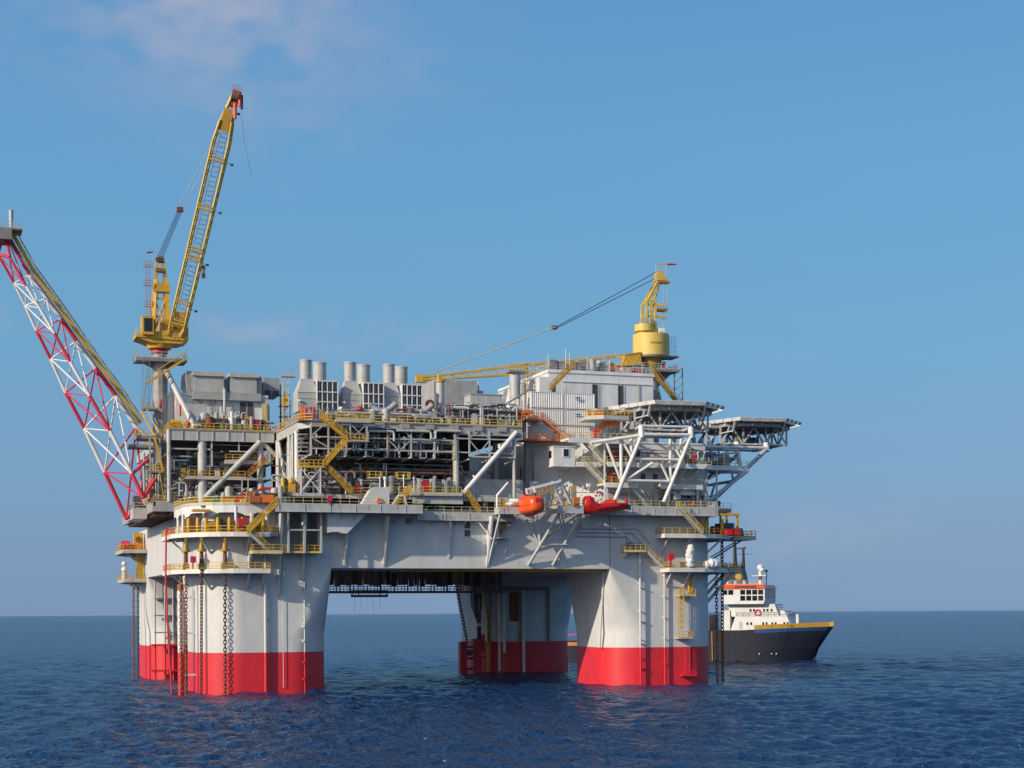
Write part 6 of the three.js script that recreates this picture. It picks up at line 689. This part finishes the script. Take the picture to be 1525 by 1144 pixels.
  const W = (s) => s < .8 ? lerp(1.3, 1.4, s) : lerp(1.36, .55, (s - .8) / .2), H = (s) => s < .1 ? .7 : s < .8 ? 1.1 : lerp(1.1, .5, (s - .8) / .2), at = (s, i, j) => F.clone().addScaledVector(dir, L * s).addScaledVector(side, i * W(s)).addScaledVector(dep, j * H(s)); const ss = [0, .1, .2, .3, .4, .5, .6, .7, .8, .88];
  for (const [i, j] of [[-1, -1], [1, -1], [-1, 1], [1, 1]]) part(t, 'boom_chord', 'yellowP', (m) => { for (let k = 0; k < ss.length - 1; k++) m.bar(at(ss[k], i, j), at(ss[k + 1], i, j), .3); });
  part(t, 'boom_lacing', 'paleyel', (m) => { const n = 44; for (let k = 0; k < n; k++) { const a = .02 + .86 * k / n, b = .02 + .86 * (k + 1) / n, f = k % 2 ? 1 : -1; for (const i of [-1, 1]) m.bar(at(a, i, -f), at(b, i, f), .1); m.bar(at(a, -f, -1), at(b, f, -1), .06); } }); part(t, 'boom_walkway', 'grate', (m) => { for (let k = 0; k < 40; k++) { const a = at(.05 + k * .02, -.45, -.9), b = at(.05 + k * .02, .45, -.9); m.bar(a, b, .09); } m.bar(at(.05, -.5, -.6), at(.83, -.5, -.6), .06).bar(at(.05, .5, -.6), at(.83, .5, -.6), .06); });
  for (const s of [.03, .12, .31, .345, .52, .72]) part(t, 'boom_frame', 'yellowD', (m) => { for (const j of [1.15]) m.bar(at(s, -1, j), at(s, 1, j), .34, .3).bar(at(s + .013, -1, j), at(s + .013, 1, j), .3, .25); }); part(t, 'boom_head_plate', 'yellowD', (m) => { m.hex([at(.84, -.9, .6), at(.84, .9, .6), at(.84, .9, .9), at(.84, -.9, .9)], [at(.93, -.9, .6), at(.93, .7, .6), at(.93, .7, .9), at(.93, -.9, .9)]); }); part(t, 'boom_head', 'yellow', (m) => m.bar(at(.88, -.9, -.6), at(1.0, .2, -.6), .36).bar(at(.88, .9, -.6), at(1.0, 1.6, -.2), .36).bar(at(.88, -.9, .6), at(1.0, .2, .6), .36)); part(t, 'head_sheave', 'brown', (m) => m.cyl(at(.985, -.2, 0), at(.985, 1.9, 0), .9, .9, 14).cyl(at(.95, 0, 0), at(.95, 1.4, 0), .6, .6, 14)); part(t, 'hook_block', 'boat', (m) => { const c = at(.93, 1.25, 1), d = at(.965, 2.2, 1); m.cyl(c.clone().add(V(0, 1.2, 0)), c.clone().add(V(0, -1.4, 0)), .34, .3, 10).cyl(d.clone().add(V(0, 1.6, 0)), d.clone().add(V(0, -.6, 0)), .3, .28, 10); }); part(t, 'head_rail', 'orangeD', (m) => m.rail([at(1, -.4, 0), at(1, 2.4, 0)], { w: .07, sp: .6, toe: false })); part(t, 'head_guard', 'dark', (m) => { for (let k = 0; k < 7; k++) m.bar(at(.945 + k * .008, 2.3, 0), at(.945 + k * .008, 2.9, 0), .12); m.bar(at(.94, 2.6, 0), at(.995, 2.6, 0), .4, .2); });
  part(t, 'boom_foot', 'yellow', (m) => m.bar([px + 1, 63.6, pz + 2.6], at(.02, -1, 0), .5).bar([px + 3.4, 63.4, pz + 2.6], at(.02, 1, 0), .5)); part(t, 'foot_ladder', 'brown', (m) => m.ladder(V(px + 2.6, 62.8, pz + 3), at(.06, .8, .6), [1, 0, 0], .9)); part(t, 'boom_lamp', 'dark', (m) => { for (const s of [.1, .3, .52, .72, .92]) m.box(...(() => { const c = at(s, 1.9, 0); return [c.x - .2, c.x + .25, c.y - .2, c.y + .12, c.z - .2, c.z + .2]; })()).bar(at(s, 1, 0), at(s, 1.9, 0), .07); }); part(t, 'boom_cabinet', 'steelM', (m) => m.box(...(() => { const c = at(.27, 1.6, 0); return [c.x - .3, c.x + .3, c.y - 1.2, c.y + 1, c.z - .3, c.z + .3]; })()));
  const blk = V(-11.2, 84.6, -9.4); part(t, 'pendant_rope', 'rope', (m) => { for (const s of [-.45, -.15, .15, .45]) m.cyl(V(px + .3 + s, 78.2, pz - 1), blk.clone().add(V(s * .8, 0, 0)), .055, .055, 6); }); part(t, 'bridle_block', 'brown', (m) => m.box(blk.x - .55, blk.x + .55, blk.y - .3, blk.y + .5, blk.z - .4, blk.z + .4)); part(t, 'pendant_line', 'steelL', (m) => { for (const s of [-.45, .45]) m.cyl(blk.clone().add(V(s, .3, 0)), at(.9, s * .9, -.8), .05, .05, 6); }); part(t, 'whip_line', 'rope', (m) => m.cyl(at(.93, 2.6, 1), at(.93, 2.9, 1).add(V(.3, -5, 0)), .03, .03, 5).cyl(at(.93, 2.9, 1).add(V(.3, -5, 0)), at(.93, 2.9, 1).add(V(1.5, -11, 0)), .025, .025, 5));
}
// ================================================================ RIGHT CRANE
{
  const px = 85.6, pz = -24, t = thing('pedestal_crane', 'yellow crane with a round drum house, boom laid down over the roofs', 'crane', undefined, 'pedestal cranes');
  part(t, 'pedestal', 'steel', (m) => m.cyl(V(px, 31, pz), V(px, 62.8, pz), 1.5, 1.5, 16)); for (const [dx, dz] of [[-4.6, 1.4], [2.8, 1.2], [-2.8, -2]]) part(t, 'prop', 'steel', (m) => m.cyl(V(px + dx * .1, 61, pz + dz * .6), V(px + dx, 50, pz + dz), .5, .5, 10)); part(t, 'collar', 'steelM', (m) => m.box(px - 4.4, px + 5, 61.9, 62.4, pz - 3, pz + 3).prism([[px - 4, 61.9], [px + 4.4, 61.9], [px + 1.4, 59], [px - 1.4, 59]], 'z', pz - .3, pz + .3)); part(t, 'collar_rail', 'steelL', (m) => m.rail([[px - 4.4, 62.4, pz + 2.9], [px + 5, 62.4, pz + 2.9], [px + 5, 62.4, pz - 2.9]], { w: .09 })); part(t, 'access_stair', 'yellowD', (m) => { for (const s of [0, 1]) m.bar([px + 5, 54.6, pz + 3.1 + s], [px - 1.6, 62, pz + 3.1 + s], .2, .4).bar([px + 5, 55.8, pz + 3.1 + s], [px - 1.6, 63.2, pz + 3.1 + s], .12); }); part(t, 'side_tower', 'steelM', (m) => { for (const x of [px + 4.2, px + 6]) m.box(x - .1, x + .1, 54.4, 63, pz + 2, pz + 2.2); for (let y = 55; y < 63; y += 1.6) m.bar([px + 4.2, y, pz + 2.1], [px + 6, y + 1.5, pz + 2.1], .1); m.box(px + 3.4, px + 6.3, 54.2, 54.5, pz + 1, pz + 4.4); m.bar([px + 3.2, 50, pz + 3], [px + 5, 54.4, pz + 3], .5); });
  part(t, 'slew_ring', 'yellowD', (m) => m.cyl(V(px, 62.8, pz), V(px, 64.8, pz), 1.8, 2.3, 20)); part(t, 'slew_motor', 'red', (m) => m.box(px - 3.6, px - 2.6, 62.4, 63.6, pz + 1, pz + 2).box(px + 1.9, px + 2.4, 62.4, 64, pz + 1, pz + 2)); part(t, 'drum_house', 'yellowP', (m) => m.cyl(V(px, 65.2, pz), V(px, 69.6, pz), 3.7, 3.7, 40)); part(t, 'drum_floor', 'steelM', (m) => m.cyl(V(px, 64.8, pz), V(px, 65.2, pz), 3.5, 3.7, 40).box(px + 2, px + 5.4, 65, 65.3, pz - 2, pz + 2)); part(t, 'drum_lettering', 'yellowD', (m) => { for (let i = 0; i < 9; i++) { const q = .15 + i * .075, x = px - 3.71 * Math.sin(.42 - i * .075), z = pz + 3.71 * Math.cos(.42 - i * .075); m.box(x - .1, x + .1, 67.3 + (i % 3) * .03, 67.75, z - .02, z + .02); } }); part(t, 'upper_house', 'yellowP', (m) => m.cyl(V(px - 1.7, 70.1, pz + .6), V(px - 1.7, 71.5, pz + .6), 2, 2, 30)); part(t, 'upper_house_plinth', 'yellow', (m) => m.cyl(V(px - 1.6, 69.6, pz + .5), V(px - 1.6, 70.1, pz + .5), 1.7, 1.7, 30)); part(t, 'house_rail', 'steelM', (m) => m.rail([[px - 3.4, 71.5, pz + 1.2], [px - 2.4, 71.5, pz + 2.3], [px - 1, 71.5, pz + 2.4], [px + .2, 71.5, pz + 1.2]], { w: .1, sp: .6, h: .9 })); part(t, 'winch', 'white', (m) => m.cyl(V(px + .9, 70.2, pz + 1.6), V(px + 2.1, 70.2, pz + 1.6), .7, .7, 14)); part(t, 'side_ladder', 'steelL', (m) => m.rail([[px + 3.8, 65.3, pz + .8], [px + 5.2, 65.3, pz + .8]], { h: 4, sp: .5, w: .06 }));
  const g = (y, x) => V(px + x, y, pz); for (const z of [1.3, -1.3]) { part(t, 'mast_leg', 'yellowP', (m) => m.bar(g(70.2, -1.6).setZ(pz + z), g(76, -1.4).setZ(pz + z * .9), .42).bar(g(76, -1.4).setZ(pz + z * .9), g(81, 1.6).setZ(pz + z * .5), .42)); part(t, 'mast_leg', 'yellowP', (m) => m.bar(g(69.6, .5).setZ(pz + z), g(77, .5).setZ(pz + z * .8), .42).bar(g(77, .5).setZ(pz + z * .8), g(81.4, 2).setZ(pz + z * .4), .36)); } part(t, 'mast_tie', 'yellowP', (m) => { m.box(px - 2.2, px + 2.6, 73, 73.5, pz + 1, pz + 1.3).box(px - 2, px + 2, 75.3, 75.9, pz + 1, pz + 1.3).box(px - 1.6, px + .6, 76.2, 76.7, pz + .9, pz + 1.3); m.bar([px - 1.5, 73.4, pz + 1.2], [px + .5, 76, pz + 1.2], .2).bar([px - 1.2, 76.4, pz + 1.2], [px + .6, 78.2, pz + 1], .2); }); part(t, 'mast_head', 'yellowP', (m) => m.box(px + 1, px + 3.4, 80.7, 81.4, pz - 1, pz + 1).cyl(V(px + 1.9, 82, pz - .9), V(px + 1.9, 82, pz + .9), .75, .75, 14)); part(t, 'mast_platform', 'yellowD', (m) => m.box(px + .7, px + 3.2, 74.6, 75, pz - 1, pz + 1.4).box(px + 1.2, px + 4, 80.3, 80.6, pz - 1, pz + 1)); part(t, 'mast_ladder', 'steelL', (m) => m.ladder([px + 2.6, 71, pz + 1], [px + 2.9, 80.4, pz + .8], [1, 0, 0], .7).rail([[px + 2, 75, pz + 1.3], [px + 3.2, 75, pz + 1.3]], { w: .06, sp: .4 })); part(t, 'mast_frame', 'yellowP', (m) => m.bar([px + .9, 80.6, pz + .8], [px + .9, 84, pz + .8], .14).bar([px + .9, 84, pz + .8], [px + 3.2, 84.1, pz + .8], .18).bar([px + 3.1, 84, pz + .8], [px + 3.1, 81, pz + .8], .1)); part(t, 'windsock', 'pink', (m) => m.cyl(V(px + 3.4, 84.1, pz + .8), V(px + 5.4, 84.2, pz + .8), .24, .14, 8));
  // boom resting to the left
  const F = V(px - 3.2, 64.4, pz + 1), T = V(36.6, 58.6, pz + 1), at = (s, j, k) => F.clone().lerp(T, s).add(V(0, j * (s < .2 ? lerp(1.2, .85, s * 5) : lerp(.85, .25, Math.max(0, (s - .55) / .45))), k * lerp(1.3, .5, s)));
  for (const [j, k] of [[1, 1], [1, -1], [-1, 1], [-1, -1]]) part(t, 'boom_chord', 'yellow', (m) => { for (let i = 0; i < 10; i++) m.bar(at(i / 10, j, k), at((i + 1) / 10, j, k), .26); }); part(t, 'boom_lacing', 'yellowP', (m) => { for (let i = 0; i < 30; i++) { const f = i % 2 ? 1 : -1; for (const k of [-1, 1]) m.bar(at(i / 30, -f, k), at((i + 1) / 30, f, k), .12); m.bar(at(i / 30, 1, -f), at((i + 1) / 30, 1, f), .1); } }); part(t, 'boom_foot', 'yellow', (m) => m.hex([at(0, -1, 1), at(.07, -1, 1), at(.07, -1, -1), at(0, -1, -1)], [at(0, 1, 1), at(.07, 1, 1), at(.07, 1, -1), at(0, 1, -1)])); part(t, 'boom_walkway', 'paleyel', (m) => m.rail([at(.12, 1, 1), at(.9, 1, 1)], { w: .07, sp: 2.4, h: .8, toe: false })); part(t, 'boom_head', 'yellow', (m) => m.box(35.6, 38, 57.9, 59.3, pz + .5, pz + 1.5)); part(t, 'head_lamp', 'dark', (m) => m.box(37.6, 38.1, 57.2, 57.7, pz + .8, pz + 1.2));
  const blk = V(64.6, 70.1, pz); part(t, 'bridle_block', 'brown', (m) => m.box(blk.x - .5, blk.x + .5, blk.y - .35, blk.y + .35, blk.z - .4, blk.z + .4)); for (const d of [-.3, .9]) part(t, 'hoist_rope', 'rope', (m) => m.cyl(blk.clone().add(V(.3, -d * .2, 0)), V(px + 1.6, 82.4 - d, pz), .085, .085, 6)); part(t, 'pendant_line', 'paleyel', (m) => m.cyl(blk, V(37, 59, pz + .6), .1, .1, 6).cyl(blk.clone().add(V(0, 0, .6)), V(37, 59, pz + 1.4), .1, .1, 6));
}
// ================================================================ SUPPLY VESSEL
{
  const t = thing('supply_vessel', 'navy-hulled supply vessel with white bridge lying behind the platform', 'ship', [0, 0, 0]);
  const HD = V(.776, 0, .631), P = V(166.3, 0, -103.4).addScaledVector(HD, -67.5); t.position.copy(P); t.rotation.y = -Math.atan2(.631, .776); t.userData.fixed = true;
  const beam = (s, k) => { const e = s > 50 ? Math.max(0, 1 - ((s - 50) / (k ? 23.4 : 17.8)) ** 2.4) : 1; return (k ? 9 : 8.2) * (s < 4 ? .94 : 1) * Math.max(.02, e); };
  const ss = [0, 4, 12, 24, 36, 40, 46, 50, 51.3, 52.6, 54, 55.3, 56.6, 58, 59.3, 60.6, 62, 63.2, 64.3, 65.4, 66.4, 67.4]; const rise = (s) => Math.max(0, s - 50) / 17.4;
  const topY = (s) => s < 38 ? 4.2 : 8.3 + rise(s) * .9;
  const sheer = (s) => s + rise(s) ** 2 * 5.6;    // flare: deck line reaches further forward than the water line
  const secs = ss.map((s) => { const h = topY(s), f = (y) => y / h, at = (y, sg) => { const k = Math.max(0, f(y)), S = lerp(s, sheer(s), k ** 1.3), bw = lerp(beam(s, 0), beam(s, 1) * (1 - Math.max(0, s - 60) / 40), k); return V(S, y, sg * Math.max(.04, bw)); }; return [at(-3, 1), at(0, 1), at(h * .4, 1), at(h * .75, 1), at(h, 1), at(h, -1), at(h * .75, -1), at(h * .4, -1), at(0, -1), at(-3, -1)]; });
  part(t, 'hull', 'navy', (m) => { const up = []; for (let i = 0; i < ss.length; i++) { up.push(secs[i]); if (ss[i] === 36) { const s = secs[i].map((q) => q.clone()); const h = 8.2; s[2].y = 3; s[3].y = 6; s[4].y = h; s[5].y = h; s[6].y = 6; s[7].y = 3; s.forEach((q) => q.x += 1); up.push(s); } } hullLoft(m, up); });
  const edge = (y0, y1, off, a, b, mat, name) => [[1], [-1]].forEach((sides) => part(t, name, mat, (m) => { for (let i = 0; i < ss.length - 1; i++) { if (ss[i] < a || ss[i + 1] > b) continue; for (const sg of sides) { const p = (s, y) => { const h = topY(s), k = Math.min(1.25, y / h), S = lerp(s, sheer(s), Math.min(1, k) ** 1.3), bw = lerp(beam(s, 0), beam(s, 1) * (1 - Math.max(0, s - 60) / 40), Math.min(1, k)); return V(S, y, sg * (Math.max(.04, bw) + off)); }; const A = p(ss[i], y0(ss[i])), B = p(ss[i + 1], y0(ss[i + 1])), C = p(ss[i + 1], y1(ss[i + 1])), D = p(ss[i], y1(ss[i])); const n = (q) => V(q.x, q.y, q.z - sg * .25); m.hex([A, B, n(B), n(A)], [D, C, n(C), n(D)]); } } }));
  edge((s) => topY(s) - 1.0, (s) => topY(s) - .02, .05, 54, 68, 'blue', 'blue_stripe'); edge((s) => topY(s), (s) => topY(s) + 1.15, .05, 54, 68, 'yellowD', 'bow_bulwark'); edge((s) => 4.2, (s) => 5.2, .02, 0, 36, 'orangeD', 'stern_bulwark');
  part(t, 'name_plate', 'black', (m) => { for (const [a, w] of [[58.6, .7], [59.6, .5], [60.6, .8]]) m.box(a + 2.6, a + 2.6 + w, 9.0, 9.6, beam(a, 1) * .93 + .02, beam(a, 1) * .93 + .1); });
  part(t, 'deckhouse', 'white', (m) => { m.prism([[47.3, 8.3], [63.6, 8.4], [62.4, 11.9], [48.6, 11.9]], 'z', -5.9, 5.9); m.prism([[47.6, 11.9], [60.2, 11.9], [59, 15.2], [46.4, 15.2]], 'z', -5.6, 5.6); m.box(45, 47.2, 8.3, 13.6, -6, 6); });
  part(t, 'foredeck_house', 'white', (m) => m.prism([[60.3, 11.9], [62, 11.9], [61.4, 13.4], [60.3, 13.4]], 'z', -4.6, 4.6).cyl(V(64.6, 8.4, 2.6), V(64.6, 12.4, 2.6), .5, .5, 10));
  part(t, 'deck_rail', 'steelL', (m) => { m.rail([[48.7, 11.9, 5.85], [62.3, 11.9, 5.85], [62.3, 11.9, -5.8]], { w: .09 }); m.rail([[59.2, 13.4, 4.5], [61.3, 13.4, 4.5]], { w: .09 });  });
  part(t, 'bridge', 'white', (m) => { m.prism([[43, 15.2], [53.4, 15.2], [53.8, 16.2], [53.8, 19.2], [42.2, 19.2], [42.2, 16]], 'z', -7.4, 7.4); });
  part(t, 'bridge_roof', 'boat', (m) => m.prism([[41.6, 19.25], [54.2, 19.25], [53.4, 20.3], [43, 20.4]], 'z', -7.7, 7.7)); part(t, 'roof_mark', 'black', (m) => m.box(46, 51.6, 19.5, 19.95, 7.7, 7.74));
  const wins = []; for (let i = 0; i < 7; i++) if (i !== 2) wins.push(42.5 + i * 1.6); for (const x of wins) { part(t, 'bridge_window', 'glass', (m) => m.box(x, x + 1.3, 17.7, 18.95, 7.4, 7.46)); if (x > 45) part(t, 'bridge_window', 'glass', (m) => m.box(x, x + 1.3, 16.1, 17.4, 7.4, 7.46)); } for (let k = 0; k < 7; k++) part(t, 'front_window', 'glass', (m) => m.box(53.8, 53.86, 16.6, 18.9, -6.8 + k * 2, -5.3 + k * 2));
  for (const [y, xs, z] of [[9.7, [51.6, 52.6, 55.8, 56.7, 58.2, 59.1, 61.4, 62.3], 5.9], [13.2, [52.4, 53.3, 56, 56.9, 58], 5.6]]) for (const x of xs) part(t, 'porthole', 'glass', (m) => m.box(x, x + .5, y, y + .7, z, z + .05)); part(t, 'door', 'steelL', (m) => m.box(49.6, 50.5, 8.6, 10.6, 5.9, 5.96)); part(t, 'lifebuoy', 'red', (m) => m.geo(new THREE.TorusGeometry(.75, .2, 8, 14), new THREE.Matrix4().makeTranslation(54.6, 12.9, 5.75)));
  part(t, 'funnel', 'black', (m) => m.prism([[42.6, 20.4], [47.6, 20.4], [46.4, 25.4], [43.6, 25.4], [43, 24.2], [41, 26], [41.2, 23.6]], 'z', -2.6, 2.6).box(41.8, 47, 23.4, 23.6, 2.6, 2.8)); part(t, 'funnel_emblem', 'yellowD', (m) => m.cyl(V(45.8, 22.6, 2.6), V(45.8, 22.6, 2.68), .9, .9, 16)); part(t, 'funnel_rail', 'black', (m) => m.rail([[43.4, 25.4, 2.4], [46.6, 25.4, 2.4]], { w: .08 }));
  part(t, 'mast', 'black', (m) => { m.cyl(V(44.4, 25, 0), V(44.2, 35, 0), .55, .35, 8).cyl(V(46.6, 25, 0), V(46.6, 29.6, 0), .5, .3, 8).box(42.8, 45.6, 33.6, 34, -.4, .4).box(43.4, 45.2, 35, 35.4, -.5, .5).cyl(V(44.2, 35, 0), V(44.2, 36.8, 0), .1, .06, 6).bar([44.4, 30, 0], [47.4, 30.4, 0], .3).bar([45, 28.6, 0], [49.2, 28.6, 0], .14).box(46.2, 47, 29.6, 30.2, -.4, .4); }); part(t, 'radar_dome', 'white', (m) => m.sph([51.4, 24.9, 1], .95, 12).cyl(V(51.4, 20.4, 1), V(51.4, 24.2, 1), .5, .5, 10).sph([52.2, 24.2, 3], .7, 12).box(49.6, 53.4, 22.6, 22.8, -1, 3.4)); part(t, 'antenna', 'black', (m) => m.cyl(V(53.2, 20.4, 2), V(53.2, 24, 2), .12).sph([53.2, 24, 2], .4, 8)); part(t, 'roof_rail', 'steelL', (m) => m.rail([[43, 20.4, 7], [53.2, 20.4, 7]], { w: .08 })); part(t, 'searchlight', 'white', (m) => { for (const x of [43.6, 45.6, 48]) m.cyl(V(x, 20.4, 5.4), V(x, 21.3, 5.4), .4, .4, 10); });
  for (const c of t.children) if (/^(bridge|roof|funnel|mast|radar|antenna|searchlight|front_window)/.test(c.name)) c.position.x += 3;
  part(t, 'cargo_drum', 'red', (m) => { for (const x of [33.6, 35.6]) m.cyl(V(x, 7, 4), V(x + 1.6, 7, 4), 2.2, 2.2, 16); m.box(31, 37, 11.6, 13.4, 2, 6); }); part(t, 'cargo_crate', 'white', (m) => m.box(32, 36.6, 9.6, 11.5, 2, 6).box(32, 36.6, 13.5, 15.4, 2, 6)); part(t, 'deck_winch', 'dark', (m) => m.box(37.4, 41.4, 8.3, 12.4, -5, 5)); part(t, 'fender', 'black', (m) => m.box(8, 36, 3.4, 4, 8.9, 9.2).box(.4, 2, .5, 5.4, -7, 7)); part(t, 'stern_frame', 'pink', (m) => m.bar([.6, 4.2, 7.4], [.6, 7, 7.4], .3).bar([.6, 7, 7.4], [6, 7.4, 7.4], .3).bar([6, 7.4, 7.4], [6, 4.2, 7.4], .3)); part(t, 'draft_mark', 'white', (m) => { for (const [x, z] of [[55.4, 8.2], [58.4, 7.2], [59.6, 6.8]]) m.box(x, x + .25, 2, 2.3, z - .6, z + .3); }); part(t, 'tyre_chain', 'yellowD', (m) => m.bar([43, 8, 9.1], [43, .4, 8.5], .24)); part(t, 'hull_light', 'white', (m) => m.sph([38.6, 5.6, 9.05], .4, 8));
}
// ================================================================ PERSON on the gantry roof
{
  const mc = new MarchingCubes(40, MATS.navy, false, false, 40000), n = 40, h = 20;
  const J = { pel: [0, .92, 0], che: [0, 1.32, .02], nec: [0, 1.5, .02], hea: [0, 1.63, .03], sl: [-.2, 1.42, 0], sr: [.2, 1.42, 0], el: [-.27, 1.14, .02], er: [.27, 1.14, .03], wl: [-.24, .9, .12], wr: [.2, .95, .2], hl: [-.1, .9, 0], hr: [.1, .9, 0], kl: [-.12, .5, .03], kr: [.14, .5, .04], al: [-.13, .07, 0], ar: [.17, .07, 0], tl: [-.14, .04, .14], tr: [.2, .04, .14] };
  const B = [['pel', 'che', .15, .17], ['che', 'nec', .15, .07], ['nec', 'hea', .06, .1], ['hea', 'hea', .11, .11], ['sl', 'sr', .09, .09], ['sl', 'el', .07, .055], ['el', 'wl', .055, .04], ['wl', 'wl', .05, .05], ['sr', 'er', .07, .055], ['er', 'wr', .055, .04], ['wr', 'wr', .05, .05], ['hl', 'kl', .1, .075], ['kl', 'al', .07, .05], ['al', 'tl', .05, .045], ['hr', 'kr', .1, .075], ['kr', 'ar', .07, .05], ['ar', 'tr', .05, .045]];
  const sd = (p) => { let r = 9; for (const [a, b, ra, rb] of B) { const A = J[a], C = J[b], ab = [C[0] - A[0], C[1] - A[1], C[2] - A[2]], ap = [p[0] - A[0], p[1] - A[1], p[2] - A[2]], l = ab[0] ** 2 + ab[1] ** 2 + ab[2] ** 2, k = l ? Math.min(1, Math.max(0, (ap[0] * ab[0] + ap[1] * ab[1] + ap[2] * ab[2]) / l)) : 0, d = Math.hypot(ap[0] - ab[0] * k, ap[1] - ab[1] * k, ap[2] - ab[2] * k) - lerp(ra, rb, k), q = Math.max(0, .05 - Math.abs(r - d)) / .05; r = Math.min(r, d) - q * q * .0125; } return r; };
  for (let k = 0; k < n; k++) for (let j = 0; j < n; j++) for (let i = 0; i < n; i++) mc.field[i + j * n + k * n * n] = -sd([(i - h) / h, (j - h) / h + .9, (k - h) / h]);
  mc.isolation = 0; mc.update();
  const g = new THREE.BufferGeometry(), c = mc.count; g.setAttribute('position', new THREE.BufferAttribute(new Float32Array(mc.positionArray.slice(0, c * 3)), 3)); g.computeVertexNormals();
  const o = new THREE.Mesh(g, MATS.navy.clone()); o.material.map = null; o.name = 'person'; tag(o, 'person in dark blue overalls standing on the gantry roof at the right', 'person'); o.castShadow = true; o.position.set(85.2, 33.1, 7.6); o.rotation.y = -.5; scene.add(o);
}
// ================================================================ groups stand at their base
scene.updateMatrixWorld(true);
for (const o of scene.children.slice()) {
  if (!o.isGroup) continue; if (o.userData.fixed) { delete o.userData.fixed; continue; }
  const b = new THREE.Box3().setFromObject(o), c = V((b.min.x + b.max.x) / 2, b.min.y, (b.min.z + b.max.z) / 2); o.position.copy(c); for (const k of o.children) k.position.sub(c);
}
for (const o of scene.children) if (o.isMesh && o.name !== 'sea') o.castShadow = o.receiveShadow = true;
renderer.render(scene, camera);
